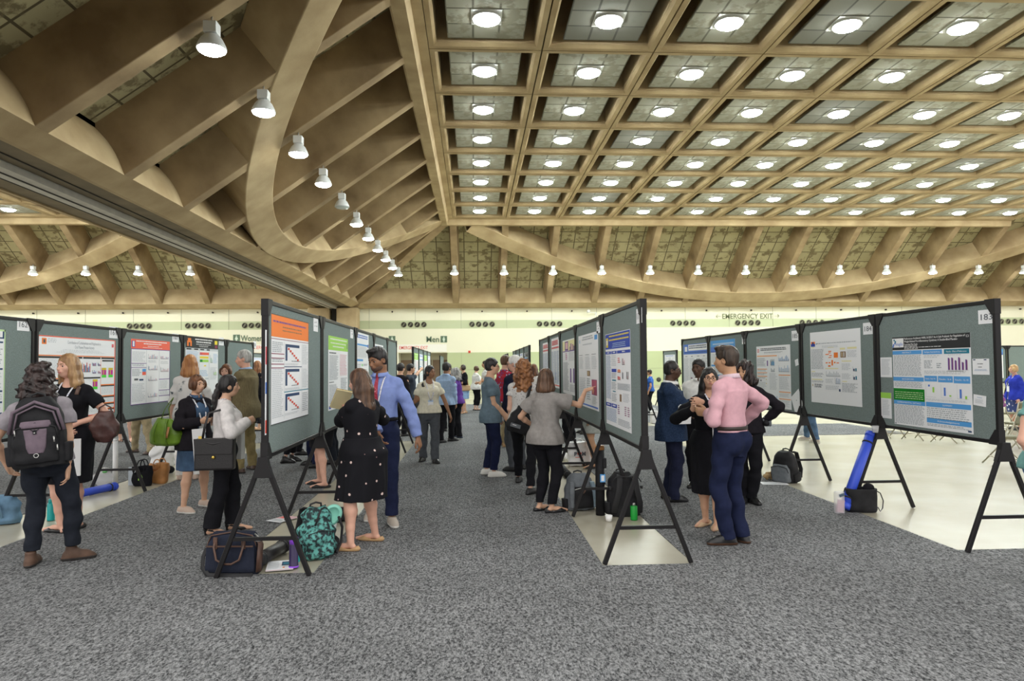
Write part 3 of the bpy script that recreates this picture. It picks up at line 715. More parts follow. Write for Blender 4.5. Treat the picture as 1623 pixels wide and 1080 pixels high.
def d_183(P):
    P.rect(0, 0, 1, .148, 'black', 1); P.rect(.0, .014, .165, .118, 'white', 2)
    P.text('imagilin', .052, .062, .035, 'mblue', .155, 4)
    for k in range(5):
        a = k / 4; P.rect(.02 + .018 * math.sin(a * 5), .024 + .018 * k, .040 + .018 * math.sin(a * 5), .044 + .018 * k, 'teal' if k < 2 else 'mblue', 4)
    P.text('Pediococcus Acidilactici NRRL B-50517 As A Safe Probiotic for Regulation of', .175, .012, .021, 'white', .945, 3, .008); P.text('Weight-Related Pro-inflammatory Cytokines: A Double-Blind Placebo-', .175, .044, .021, 'white', .86, 3, .008); P.text('Controlled Pilot Study', .175, .078, .021, 'white', .36, 3, .008)
    P.words(.175, .106, .35, .114, 1, 'white', 0, .8); P.words(.175, .12, .66, .129, 1, 'white', 0, .7); P.words(.175, .134, .37, .142, 1, 'white', 0, .7)
    P.frame(.955, .022, .985, .042, 'white', .003)
    def head(x0, y0, x1, y1, t, key='sky'):
        P.rect(x0, y0, x1, y1, key, 2); tw = min(.8 * (x1 - x0), len(t) * .0165); th = min(.017, (y1 - y0) * .45); P.text(t, (x0 + x1 - tw) / 2, (y0 + y1 - th) / 2, th, 'white', (x0 + x1 + tw) / 2)
    head(.0, .157, .413, .20, 'ABSTRACT'); P.words(.015, .208, .405, .445, 19, 'grey', .05, .5)
    head(0, .455, .43, .50, 'BACKGROUND'); P.words(.015, .508, .42, .575, 6, 'grey', .08, .5)
    P.rect(0, .585, .435, .72, 'dgreen', 2); P.text('Objective', .19, .593, .014, 'black', .25); P.words(.012, .622, .425, .712, 4, 'lgreen', .08, .35, 3, True)
    head(0, .72, .44, .765, 'EXPERIMENTAL DETAILS'); P.words(.015, .772, .43, .985, 17, 'grey', .08, .5)
    head(.425, .157, .672, .205, 'Flow Diagram of Double Blind Pilot Study'); P.words(.44, .215, .66, .25, 2, 'lgrey'); P.words(.44, .27, .55, .36, 6, 'grey'); P.words(.6, .3, .66, .36, 3, 'grey'); P.words(.44, .38, .96, .42, 3, 'lgrey')
    head(.695, .157, .985, .205, 'Results - Effect of Pediococcus', 'teal'); P.words(.74, .215, .93, .222, 1)
    hs = (.95, .97, .75, .98, .6, .8)
    for k in range(6):
        x = .74 + k * .040; P.rect(x, .37 - .13 * hs[k], x + .014, .37, 'purple', 3); P.rect(x + .013, .37 - .13 * hs[k] * .95, x + .022, .37, 'plum', 3)
    P.rect(.73, .37, .98, .373, 'lgrey', 2); P.words(.73, .378, .97, .392, 1, 'lgrey')
    head(.44, .435, .60, .495, 'Results - Body Wt.'); head(.612, .435, .79, .50, 'Results - IL-6'); head(.80, .435, .985, .505, 'Results - IL-10')
    for x, a, b in ((.485, .53, .55), (.68, .555, .64), (.865, .565, .655)): P.rect(x, a, x + .022, b, 'mblue', 3)
    for x, a, b in ((.54, .555, .61), (.745, .63, .645), (.925, .63, .66)): P.rect(x, a, x + .022, b, 'gold' if False else 'green', 3)
    for x in (.455, .645, .835): P.rect(x, .52, x + .003, .66, 'lgrey', 2); P.rect(x, .66, x + .13, .663, 'lgrey', 2)
    P.words(.45, .68, .97, .705, 2, 'lgrey', .1, .5)
    head(.45, .715, .985, .765, 'SUMMARY'); P.words(.46, .775, .965, .90, 6, 'grey', .1, .45)
    head(.455, .885, .985, .935, 'Acknowledgements'); P.words(.46, .945, .975, .975, 2, 'grey', .3, .5); P.rect(.945, .97, .985, .985, 'navy', 3); P.rect(.01, .983, .03, .993, 'ink', 3)
def d_184(P):
    P.words(.14, .16, .94, .18, 1, 'grey', .05); P.words(.26, .2, .66, .235, 2, 'lgrey', .2); P.rect(.02, .135, .11, .185, 'orange', 2); P.rect(.02, .165, .11, .205, 'blue', 3); P.rect(.05, .14, .08, .165, 'navy', 4); P.words(.13, .165, .16, .185, 1, 'teal')
    P.rect(.02, .215, .09, .226, 'pyellow'); P.words(.02, .245, .29, .53, 18, 'grey', .1); P.rect(.02, .555, .1, .567, 'pyellow'); P.words(.02, .58, .29, .64, 4, 'grey'); P.rect(.02, .665, .25, .68, 'pyellow'); P.words(.02, .69, .29, .72, 2); P.words(.08, .735, .27, .79, 4, 'ink'); P.rect(.03, .74, .05, .77, 'tan', 2)
    P.rect(.38, .22, .5, .232, 'pyellow')
    for a, b, c, e in ((.39, .275, .45, .288), (.33, .315, .4, .328), (.39, .298, .44, .308), (.41, .333, .46, .345), (.39, .36, .45, .37), (.5, .30, .58, .37), (.33, .43, .37, .445), (.39, .43, .43, .445), (.45, .40, .48, .475), (.5, .425, .53, .445), (.55, .435, .6, .447), (.38, .472, .43, .492)): P.rect(a, b, c, e, 'peach' if False else 'orange', 2)
    P.rect(.32, .51, .58, .523, 'pyellow'); P.bars(.34, .55, .62, .62, ['lgrey'], 10); P.words(.32, .66, .48, .72, 5, 'lgrey'); P.bars(.52, .64, .62, .72, ['lgrey', 'bluegrey'], 5); P.words(.32, .75, .62, .81, 5, 'lgrey'); P.rect(.585, .79, .615, .825, 'navy', 2)
    P.rect(.62, .24, .72, .265, 'pyellow'); P.rect(.76, .235, .93, .26, 'pyellow'); P.rect(.63, .29, .73, .37, 'brown', 2); P.rect(.65, .3, .67, .36, 'tan', 3); P.rect(.69, .3, .705, .36, 'white', 3); P.words(.76, .28, .94, .37, 6, 'lgrey')
    P.rect(.65, .41, .83, .425, 'pyellow'); P.words(.65, .45, .82, .54, 6, 'lgrey'); P.bars(.86, .49, .93, .545, ['navy', 'teal'], 2, .4); P.bars(.86, .6, .93, .655, ['navy', 'teal'], 2, .4); P.words(.65, .58, .82, .66, 6, 'lgrey'); P.rect(.65, .68, .74, .692, 'pyellow'); P.words(.65, .71, .94, .83, 8, 'grey')
def d_185(P):
    P.rect(.03, .05, .09, .10, 'crimson', 2); P.rect(.045, .06, .075, .09, 'white', 3); P.words(.14, .035, .95, .085, 2, 'ink', .12, .6); P.words(.25, .1, .85, .125, 2, 'grey')
    P.rect(.02, .155, .63, .175, 'peach', 2); P.words(.02, .2, .3, .34, 9, 'grey'); P.rect(.33, .24, .36, .33, 'purple', 2); P.rect(.44, .22, .56, .33, 'lgrey', 2)
    for k in range(4): P.rect(.445 + k * .028, .24 + .02 * (k % 2), .465 + k * .028, .32, ['ink', 'sky', 'teal', 'sky'][k], 3)
    P.bars(.45, .36, .56, .42, ['grey'], 4)
    for y in (.375, .435, .495): P.rect(.02, y, .33, y + .014, 'peach', 2); P.words(.03, y + .02, .3, y + .05, 2, 'grey')
    P.rect(.11, .56, .15, .585, 'ink', 2); P.rect(.29, .545, .31, .56, 'gold', 2); P.rect(.29, .61, .31, .625, 'gold', 2); P.words(.03, .6, .3, .72, 6, 'lgrey'); P.words(.4, .45, .63, .72, 12, 'lgrey')
    P.bars(.06, .78, .3, .93, ['lblue', 'lgrey'], 9); P.bars(.35, .78, .62, .93, ['lblue', 'lgrey', 'bluegrey'], 10); P.bars(.68, .16, .97, .25, ['lblue', 'bluegrey'], 10); P.bars(.68, .32, .97, .42, ['lblue', 'lgrey'], 10)
    for y in (.465, .73, .84): P.rect(.67, y, .985, y + .016, 'peach', 2)
    P.words(.68, .5, .97, .7, 14, 'lgrey'); P.words(.68, .76, .97, .82, 4, 'lgrey'); P.words(.68, .87, .97, .97, 6, 'lgrey')
def d_186(P):
    P.rect(0, 0, 1, .16, 'sky', 1); P.rect(0, .11, 1, .2, 'mblue', 2); P.rect(0, .185, 1, .2, 'blue', 3); P.rect(.1, .05, .95, .075, 'lblue', 3); P.words(.3, .13, .8, .15, 1, 'white', .1, .8, 4)
    P.words(.05, .23, .6, .38, 6, 'lgrey'); P.rect(.02, .41, .5, .44, 'sky', 2); P.words(.05, .46, .95, .55, 5); P.rect(.02, .58, .5, .605, 'sky', 2); P.words(.05, .63, .95, .95, 14, 'lgrey')
def d_187(P):
    P.rect(0, 0, 1, .17, 'mblue', 1); P.rect(.22, .01, .97, .11, 'white', 2); P.words(.25, .025, .95, .09, 2, 'navy', .1, .6, 3); P.rect(.06, .04, .17, .12, 'white', 2); P.words(.06, .135, .95, .15, 1, 'navy', 0, .8, 3)
    for x in (.02, .27, .52, .76): P.words(x + .06, .2, x + .15, .22, 1, 'ink'); P.words(x, .24, x + .22, .95, 26, 'lgrey')
    P.rect(.55, .3, .6, .35, 'crimson', 2); P.rect(.3, .56, .37, .58, 'plum', 2)
def d_161(P):
    P.frame(0, 0, 1, 1, 'salmon', .012); P.rect(.045, .03, .095, .10, 'orange', 2); P.rect(.06, .045, .08, .085, 'ink', 3); P.words(.11, .03, .22, .085, 3, 'lgrey')
    P.text('Contribution of Carbohydrates and Polyphenols to', .34, .045, .038, 'grey', .78); P.text('Oral Plasma Protein Activity', .43, .10, .038, 'grey', .69); P.words(.2, .155, .85, .2, 3, 'lgrey', .3, .4, center=True); P.rect(.945, .055, .975, .10, 'crimson', 2)
    P.rect(.01, .225, .99, .237, 'orange', 2)
    for a, b in ((.01, .265), (.275, .53), (.54, .78), (.79, .99)): P.rect(a, .24, b, .262, 'black', 2)
    P.words(.02, .28, .26, .47, 14, 'lgrey', .05, .4); P.rect(.01, .5, .27, .512, 'orange', 2); P.rect(.01, .515, .27, .54, 'black', 2); P.words(.02, .56, .26, .95, 28, 'lgrey', .05, .4)
    P.rect(.27, .27, .273, .97, 'orange', 2); P.rect(.785, .27, .788, .97, 'orange', 2); P.rect(.33, .265, .355, .30, 'brown', 3)
    P.bars(.53, .31, .64, .43, ['sky', 'red', 'ink'], 8); P.bars(.67, .31, .72, .35, ['sky', 'red'], 5); P.bars(.745, .31, .785, .35, ['sky', 'red'], 4); P.bars(.67, .41, .72, .45, ['sky', 'red'], 5); P.bars(.745, .42, .785, .45, ['sky', 'red'], 4); P.bars(.31, .33, .5, .43, ['sky', 'red', 'lgrey'], 9)
    P.rect(.28, .50, .78, .52, 'black', 2); P.rect(.805, .275, .975, .295, 'black', 2)
    for x, y in ((.80, .38), (.90, .38), (.675, .53), (.45, .56)):
        P.rect(x, y, x + .065, y + .13, 'magenta', 3); P.rect(x, y, x + .065, y + .03, 'gold', 4); P.rect(x, y + .095, x + .065, y + .13, 'lime', 4); P.rect(x + .02, y + .035, x + .03, y + .095, 'gold', 4)
    for y in (.60, .75, .845, .92): P.rect(.79, y, .99, y + .014, 'orange', 2); P.rect(.79, y + .014, .99, y + .03, 'black', 2)
    P.words(.8, .64, .98, .74, 7, 'lgrey', .05, .4); P.words(.8, .79, .98, .835, 4, 'lgrey', .05, .4); P.words(.8, .88, .98, .915, 3, 'lgrey', .05, .4); P.words(.29, .72, .77, .96, 14, 'lgrey', .05, .4)
def d_160(P):
    P.rect(0, 0, 1, .145, 'salmon', 1); P.rect(.02, .03, .09, .12, 'blue', 2); P.text('1', .035, .035, .075, 'white', .075, 3, .02); P.words(.12, .02, .92, .04, 1, 'white', .05, .8); P.words(.3, .055, .78, .075, 1, 'white', .05, .8); P.words(.4, .095, .72, .11, 1, 'white', .1, .6); P.words(.28, .12, .8, .132, 1, 'white', .1, .5)
    P.frame(0, .145, 1, 1, 'purple', .01); P.rect(.37, .16, .38, .98, 'lgrey'); P.rect(.7, .16, .71, .98, 'lgrey')
    for y in (.365, .43): P.rect(0, y, .37, y + .008, 'purple', 2)
    P.words(.03, .19, .35, .35, 8, 'lgrey'); P.words(.03, .38, .35, .42, 2); P.rect(.27, .455, .36, .5, 'sky', 2); P.rect(.27, .5, .36, .55, 'salmon', 2); P.rect(.08, .6, .17, .63, 'ink', 2); P.rect(.2, .61, .3, .635, 'navy', 2); P.words(.03, .68, .35, .96, 12, 'lgrey'); P.words(.03, .46, .25, .57, 5)
    for y in (.27, .45, .62, .88):
        P.bars(.42, y - .05, .66, y + .02, ['bluegrey', 'pink', 'lgrey'], 9, .1)
    P.bars(.74, .24, .96, .29, ['pink', 'bluegrey'], 8, .1); P.bars(.74, .42, .96, .5, ['lgrey', 'pink'], 8, .1); P.words(.42, .32, .66, .36, 3, 'lgrey'); P.words(.74, .33, .96, .38, 3, 'lgrey')
    for y in (.62, .8, .89): P.rect(.7, y, 1, y + .01, 'purple', 2)
    P.words(.73, .65, .97, .78, 7, 'lgrey'); P.words(.73, .82, .97, .88, 3, 'lgrey')
def d_159(P):
    P.rect(0, 0, 1, .165, 'black', 1); P.rect(.06, .02, .15, .06, 'orange', 2); P.rect(.04, .06, .17, .14, 'orange', 2); P.rect(.085, .085, .125, .14, 'black', 3); P.rect(.88, .03, .97, .09, 'yellow', 2); P.rect(.89, .1, .97, .15, 'maroon', 2)
    P.words(.27, .02, .8, .045, 1, 'white', .05, .8); P.words(.3, .06, .78, .085, 1, 'white', .05, .8); P.words(.3, .1, .76, .115, 1, 'white', .1, .6); P.words(.38, .125, .68, .15, 2, 'white', .2, .4, 2, True)
    P.rect(0, .165, 1, .2, 'lgrey', 1)
    for a, b in ((.02, .16), (.24, .36), (.42, .54), (.62, .72)): P.rect(a, .172, b, .192, 'black', 2)
    P.rect(.385, .2, .40, 1, 'lgrey'); P.rect(.69, .2, .705, 1, 'lgrey'); P.words(.02, .21, .37, .47, 14, 'lblue', .1); P.rect(.41, .225, .69, .265, 'salmon', 2); P.rect(.41, .225, .48, .265, 'crimson', 3); P.rect(.41, .285, .68, .32, 'yellow', 2); P.rect(.41, .335, .68, .375, 'green', 2); P.rect(.41, .335, .49, .375, 'dgreen', 3); P.rect(.54, .42, .60, .44, 'yellow', 3)
    P.rect(.02, .505, .37, .53, 'lgrey', 2); P.rect(.02, .51, .07, .525, 'black', 3); P.rect(.31, .51, .36, .525, 'black', 3); P.rect(.41, .62, .68, .645, 'lgrey', 2); P.rect(.41, .625, .46, .64, 'black', 3); P.words(.03, .56, .37, .68, 6, 'lgrey'); P.bars(.2, .7, .36, .77, ['crimson', 'lgrey'], 6); P.bars(.44, .72, .67, .82, ['gold', 'sky', 'lgreen'], 6); P.bars(.74, .26, .82, .38, ['lgreen', 'lblue'], 4); P.words(.84, .24, .99, .4, 8, 'lblue'); P.words(.73, .46, .98, .66, 9, 'lgrey'); P.bars(.85, .52, .95, .58, ['lgreen'], 3)
    P.words(.41, .5, .68, .6, 6, 'lblue'); P.rect(.26, .84, .36, .86, 'black', 2); P.words(.03, .88, .37, .97, 5, 'lgrey'); P.words(.41, .86, .98, .97, 6, 'lgrey')
def d_162(P):
    P.frame(0, 0, 1, 1, 'lgreen', .02); P.rect(.02, .01, .98, .1, 'navy', 1); P.rect(.05, .02, .95, .085, 'white', 2); P.words(.1, .03, .9, .075, 2, 'ink')
    for x in (.03, .35, .67):
        for y in (.13, .42, .66, .78, .90): P.rect(x, y, x + .29, y + .018, 'navy', 2)
        P.words(x, .17, x + .29, .4, 12, 'grey'); P.words(x, .45, x + .29, .64, 10, 'lgrey'); P.words(x, .7, x + .29, .77, 3, 'lgrey'); P.words(x, .82, x + .29, .89, 3, 'lgrey')
poster(XLR, 1, -90, 8.0, 523, 668, d_162, 'poster with a green edge on the board numbered 162 at the left', 11, at=1)
poster(XLR, 1, 59.3, 182.4, 531, 670, d_161, 'poster with orange rules and small bar charts on board 161', 12)
poster(XLR, 1, 207.5, 269, 537, 643, d_160, 'poster with a red header and white numeral on board 160', 13)
poster(XLR, 1, 294, 345.5, 533, 642, d_159, 'poster with a black header and an orange emblem', 14)
poster(XCL, 1, 429, 488.5, 496.5, 675, d_orange, 'poster with a bright orange header and three diagonal red charts', 15)
poster(XCL, 1, 520, 551, 531.7, 652, d_green, 'poster with a lime green header beside the woman reading', 16)
poster(XCL, 1, 565, 584, 526, 640, d_bluelist, 'white poster with thin blue bars behind the long haired woman', 17)
poster(XCL, 1, 593, 607, 545, 640, d_plain, 'white poster right behind the head of the man in tie', 18)
poster(XCR, -1, 960, 999, 531, 670, d_175, 'poster with a dark blue header and yellow title on board 175', 19)
poster(XCR, -1, 917, 948, 533.6, 641, d_white, 'pale poster with a plum picture that the woman points at', 20)
poster(XCR, -1, 892, 913, 541, 622, d_purple, 'poster with a purple and cream banner', 21)
poster(XCR, -1, 874, 886.6, 538, 613, d_red, 'poster with a red title, the nearer of two alike', 22)
poster(XCR, -1, 860.5, 869.5, 545, 606, d_red, 'poster with a red title, the farther of two alike', 23)
poster(XRR, -1, 1414.7, 1538, 535.5, 671.5, d_183, 'poster with a black header and green block on board 183', 24)
poster(XRR, -1, 1284, 1363.5, 527.8, 637, d_184, 'white poster with orange flow charts on board 184', 25)
poster(XRR, -1, 1199, 1252.5, 549.8, 642.5, d_185, 'white poster with peach heading bars on board 185', 26)
poster(XRR, -1, 1126.4, 1165, 541, 632, d_186, 'poster with a blue wave header behind the man in pink shirt', 27)
poster(XRR, -1, 1083.4, 1122, 547, 638, d_187, 'poster with a blue framed title behind the man in navy suit', 28)
# small sheets
def d_note(P): P.words(.3, .3, .7, .38, 1, 'ink'); P.words(.35, .5, .65, .58, 1, 'ink'); P.words(.1, .66, .9, .8, 2, 'bluegrey', .1, .4, center=True); P.rect(.06, .04, .2, .1, 'navy', 2); P.rect(.7, .04, .86, .1, 'navy', 2)
def d_note2(P): P.words(.3, .2, .7, .3, 1, 'bluegrey'); P.words(.15, .4, .85, .8, 5, 'lgrey')
def d_text(P): P.words(.1, .08, .9, .9, 12, 'lgrey')
def d_greennote(P): P.rect(0, 0, 1, .22, 'gold', 1); P.rect(0, 0, 1, .22, 'green', 2); P.words(.15, .28, .85, .9, 10, 'lgrey')
def d_blank(P): P.rect(.45, .4, .55, .45, 'grey', 2)
poster(XRR, -1, 1541.5, 1568, 569, 594, d_note, 'small white notice right of the poster on board 183, upper one', 30, name='notice', cat='notice')
poster(XRR, -1, 1543.5, 1563.5, 625, 642, d_note2, 'small tilted white notice right of the poster on board 183, lower one', 31, name='notice', cat='notice', tilt=.08)
poster(XRR, -1, 1395.5, 1413.5, 567, 598, d_text, 'white typed sheet left of the poster on board 183', 32, name='notice', cat='notice')
poster(XRR, -1, 1396, 1412.7, 622, 662, d_greennote, 'sheet with a yellow green top left of the poster on board 183', 33, name='notice', cat='notice')
poster(XRR, -1, 1254, 1268, 630, 660, d_blank, 'white sheet hanging at an angle at the corner of board 185', 34, name='notice', cat='notice', tilt=-.5)
poster(XRR, -1, 1260, 1265, 571, 581, d_blank, 'tiny tilted tag beside the poster on board 185', 35, name='notice', cat='notice', tilt=-.2)
def d_strip(P):
    for y0, y1, k in ((.16, .33, 'crimson'), (.50, .61, 'mblue'), (.86, .985, 'red')): P.rect(0, y0, 1, y1, k)
poster(XCL, 1, 420.2, 422.8, 523, 690, d_strip, 'narrow strip of red white and blue tabs at the edge of the orange poster board', 36, name='tab_strip', cat='notice')
for a in ((('162'), XLR, 1, 27, 46.5, 503, 524), ('161', XLR, 1, 173, 186.3, 517.5, 536), ('160', XLR, 1, 273, 283, 528.5, 542), ('159', XLR, 1, 347, 354.5, 535, 547.5), ('158', XLR, 1, 401.5, 406, 541, 552)):
    card(*a, {'162': 'white number card 162 at the top left of the picture edge board', '161': 'white number card 161 above the poster with orange rules', '160': 'white number card above the red headed poster', '159': 'white number card beside the black headed poster', '158': 'white number card on the bare board behind the man in olive jacket'}[a[0]])
card('', XCL, 1, 496.5, 503.5, 502, 525, 'blurred white number card at the top of the orange poster board'); card('', XCL, 1, 555, 559.3, 518, 536, 'blurred white number card at the top of the green poster board')
card('175', XCR, -1, 1008.8, 1017.5, 490.5, 514, 'white number card 175 at the top of the front board'); card('', XCR, -1, 945.8, 951.2, 511, 529, 'narrow white number card on the board the woman points at')
card('183', XRR, -1, 1550.5, 1578.2, 492.5, 514.5, 'large white number card 183 on the nearest right board'); card('184', XRR, -1, 1368, 1384.8, 512.5, 531, 'white number card 184 on the second right board'); card('185', XRR, -1, 1254.8, 1266, 525, 541, 'white number card 185 on the third right board'); card('186', XRR, -1, 1176, 1183 - .8, 532.5, 546, 'white number card 186 behind the man in pink shirt')
# posters on the distant rows
kinds = [d_plain, d_green, d_bluelist, d_plain, d_187, d_161, d_183]
def far_poster(X, face, y0, y1, z0, z1, draw, seed, label):
    P = Poster(abs(y1 - y0), z1 - z0, seed); draw(P); o = P.build('poster'); off = face * (.026)
    o.location = (X + off, y0 if face > 0 else y1, z1); o.rotation_euler = (0, 0, PI / 2 * face); tag(o, label, 'poster')
for i, (y, d) in enumerate(((19.1, d_green), (20.95, d_bluelist), (22.9, d_green), (24.7, d_plain))): far_poster(XCL, 1, y, y + 1.3, 1.05, 2.0, d, 50 + i, 'distant poster, %s in the row under the Men sign' % ['nearest', 'second', 'third', 'fourth'][i])
for i, (y, d) in enumerate(((18.5, d_183), (20.4, d_plain), (22.3, d_187), (24.2, d_plain))): far_poster(XCR + .06, -1, y, y + 1.3, 1.05, 2.0, d, 60 + i, 'distant poster, %s in the row beyond the white haired man' % ['nearest', 'second', 'third', 'fourth'][i])
far_poster(XCR + .06, -1, 30.2, 31.6, 1.05, 2.0, d_186, 65, 'far blue headed poster beside the man in red floral shirt')
far_poster(-7.75, 1, 22.8, 24.2, 1.05, 2.0, d_187, 66, 'blue headed poster seen past the man in olive jacket')
far_poster(-7.75, 1, 24.7, 26.1, 1.05, 2.0, d_plain, 67, 'white poster seen past the man in olive jacket')
far_poster(7.55, -1, 25.8, 27.2, 1.05, 2.0, d_plain, 68, 'white poster on the short far row behind the man in navy suit')
P = Poster(1.4, .98, 69); d_186(P); o = P.build('poster'); o.location = (16.45, 22.7 - .018, 2.05); tag(o, 'poster with a blue band behind the blonde woman in blue', 'poster')
# ================================================================== figures: a small volume modeller (smooth unions on a grid, meshed by surface nets)
class Vol:
    def __init__(s, lo, hi, h):
        s.h = h; s.lo = np.array(lo, float); n = np.ceil((np.array(hi) - s.lo) / h).astype(int) + 1
        s.n = n; s.g = np.full(n, .06, np.float32)
        s.ax = [(s.lo[i] + np.arange(n[i]) * h).astype(np.float32) for i in range(3)]
    def _win(s, lo, hi):
        a = np.maximum(np.floor((np.asarray(lo) - s.lo) / s.h).astype(int), 0); b = np.minimum(np.ceil((np.asarray(hi) - s.lo) / s.h).astype(int) + 1, s.n)
        if (b <= a).any(): return None
        sl = tuple(slice(a[i], b[i]) for i in range(3))
        X, Y, Z = np.meshgrid(s.ax[0][sl[0]], s.ax[1][sl[1]], s.ax[2][sl[2]], indexing='ij')
        return sl, X, Y, Z
    def _mix(s, sl, d, k, op):
        g = s.g[sl]
        if op == 'add':
            if k > 0:
                hh = np.clip(.5 + .5 * (g - d) / k, 0, 1); s.g[sl] = g * (1 - hh) + d * hh - k * hh * (1 - hh)
            else: s.g[sl] = np.minimum(g, d)
        else:
            if k > 0:
                hh = np.clip(.5 - .5 * (g + d) / k, 0, 1); s.g[sl] = g * (1 - hh) - d * hh + k * hh * (1 - hh)
            else: s.g[sl] = np.maximum(g, -d)
    def cap(s, a, b, ra, rb=None, k=.02, op='add', flat=None):
        if rb is None: rb = ra
        a = np.asarray(a, float); b = np.asarray(b, float); m = max(ra, rb) + k + .02 + (.05 if op == 'add' else 0)
        w = s._win(np.minimum(a, b) - m, np.maximum(a, b) + m)
        if w is None: return s
        sl, X, Y, Z = w; ab = b - a; L2 = float(ab @ ab) + 1e-12
        px, py, pz = X - a[0], Y - a[1], Z - a[2]
        t = np.clip((px * ab[0] + py * ab[1] + pz * ab[2]) / L2, 0, 1)
        dx, dy, dz = px - t * ab[0], py - t * ab[1], pz - t * ab[2]
        if flat is not None:   # squash along the direction 'flat[0]' by factor flat[1]
            f = np.asarray(flat[0], float); f = f / np.linalg.norm(f); q = dx * f[0] + dy * f[1] + dz * f[2]; e = (1 / flat[1] - 1) * q
            dx, dy, dz = dx + e * f[0], dy + e * f[1], dz + e * f[2]
        d = np.sqrt(dx * dx + dy * dy + dz * dz) - (ra + (rb - ra) * t)
        if flat is not None: d = d * max(flat[1], .5)
        s._mix(sl, d.astype(np.float32), k, op); return s
    def chain(s, pts, rs, k=.02, op='add', flat=None):
        for i in range(len(pts) - 1): s.cap(pts[i], pts[i + 1], rs[i], rs[i + 1], k, op, flat)
        return s
    def ell(s, c, r, R=None, k=.02, op='add', p=2.0):
        c = np.asarray(c, float); r = np.asarray(r, float); m = max(r) + k + .02 + (.04 if op == 'add' else 0)
        w = s._win(c - m, c + m)
        if w is None: return s
        sl, X, Y, Z = w; x, y, z = X - c[0], Y - c[1], Z - c[2]
        if R is not None: x, y, z = [R[0, i] * x + R[1, i] * y + R[2, i] * z for i in range(3)]
        q = (np.abs(x / r[0]) ** p + np.abs(y / r[1]) ** p + np.abs(z / r[2]) ** p) ** (1 / p)
        g = np.sqrt((x / r[0] ** 2) ** 2 + (y / r[1] ** 2) ** 2 + (z / r[2] ** 2) ** 2) + 1e-6
        d = np.where(q > .3, (q - 1) * np.minimum(q / g, r.max()), (q - 1) * r.min()) if p == 2.0 else (q - 1) * r.min()
        s._mix(sl, d.astype(np.float32), k, op); return s
    def rbox(s, c, half, rad, R=None, k=.0, op='add'):
        c = np.asarray(c, float); half = np.asarray(half, float); m = np.linalg.norm(half) + k + .03
        w = s._win(c - m, c + m)
        if w is None: return s
        sl, X, Y, Z = w; x, y, z = X - c[0], Y - c[1], Z - c[2]
        if R is not None: x, y, z = [R[0, i] * x + R[1, i] * y + R[2, i] * z for i in range(3)]
        qx, qy, qz = np.abs(x) - half[0] + rad, np.abs(y) - half[1] + rad, np.abs(z) - half[2] + rad
        d = np.sqrt(np.maximum(qx, 0) ** 2 + np.maximum(qy, 0) ** 2 + np.maximum(qz, 0) ** 2) + np.minimum(np.maximum(qx, np.maximum(qy, qz)), 0) - rad
        s._mix(sl, d.astype(np.float32), k, op); return s
    def stack(s, secs, org=(0, 0, 0), R=None, k=.02, op='add', p=2.3, pleat=None, grow=0.0):
        """secs rows (z, half width, half depth, y shift[, x shift]) in a local frame"""
        A = np.asarray([list(q) + [0] * (5 - len(q)) for q in secs], float); A = A[np.argsort(A[:, 0])]; org = np.asarray(org, float)
        zf = np.linspace(A[0, 0], A[-1, 0], 48); B = [np.interp(zf, A[:, 0], A[:, i]) for i in range(1, 5)]
        if len(A) > 2:
            for _ in range(3): B = [np.concatenate([[b[0]], (b[:-2] + 2 * b[1:-1] + b[2:]) / 4, [b[-1]]]) for b in B]
        m = max(A[:, 1].max() + np.abs(A[:, 4]).max(), A[:, 2].max() + np.abs(A[:, 3]).max()) + grow + k + .05
        Rm = np.eye(3) if R is None else np.asarray(R)
        e0 = org + Rm @ np.array([0, 0, A[0, 0]]); e1 = org + Rm @ np.array([0, 0, A[-1, 0]])
        w = s._win(np.minimum(e0, e1) - m, np.maximum(e0, e1) + m)
        if w is None: return s
        sl, X, Y, Z = w; x, y, z = X - org[0], Y - org[1], Z - org[2]
        if R is not None: x, y, z = [Rm[0, i] * x + Rm[1, i] * y + Rm[2, i] * z for i in range(3)]
        a, b, yo, xo = [np.interp(z, zf, q) for q in B]
        a = a + grow; b = b + grow
        if pleat is not None:
            n, amp, z0, z1 = pleat; th = np.arctan2((y - yo) / b, (x - xo) / a); f = np.clip((z1 - z) / (z1 - z0 + 1e-6), 0, 1); q = 1 + amp * f * (np.sin(n * th) + .5 * np.sin(n * 1.7 * th + 1.3)); a = a * q; b = b * q
        d = ((np.abs((x - xo) / a) ** p + np.abs((y - yo) / b) ** p) ** (1 / p) - 1) * np.minimum(a, b)
        zc = np.maximum(A[0, 0] - grow - z, z - A[-1, 0] - grow)
        d = np.where(zc > 0, np.sqrt(np.maximum(d, 0) ** 2 + zc ** 2), np.maximum(d, zc))
        s._mix(sl, d.astype(np.float32), k, op); return s
    def cut(s, pt, n, k=0.0):     # remove everything on the side n points to
        n = np.asarray(n, float); n = n / np.linalg.norm(n)
        X, Y, Z = np.meshgrid(*s.ax, indexing='ij'); d = (X - pt[0]) * n[0] + (Y - pt[1]) * n[1] + (Z - pt[2]) * n[2]
        s.g = np.maximum(s.g, d.astype(np.float32)); return s
    def wrinkle(s, amp, freq=9.0, seed=0, stretch=(1, 1, 1)):
        r = np.random.default_rng(seed); X, Y, Z = np.meshgrid(*s.ax, indexing='ij'); q = np.zeros_like(s.g)
        for i in range(5):
            d = r.normal(size=3) * np.array(stretch); d = d / np.linalg.norm(d) * freq * r.uniform(.7, 1.9); ph = r.uniform(0, 6.28)
            wob = .6 * np.sin(X * freq * .5 * r.uniform(.5, 1.5) + ph * 2) + .6 * np.sin(Z * freq * .6 + ph)
            q += np.sin(2 * PI * (X * d[0] + Y * d[1] + Z * d[2]) * .5 + ph + wob)
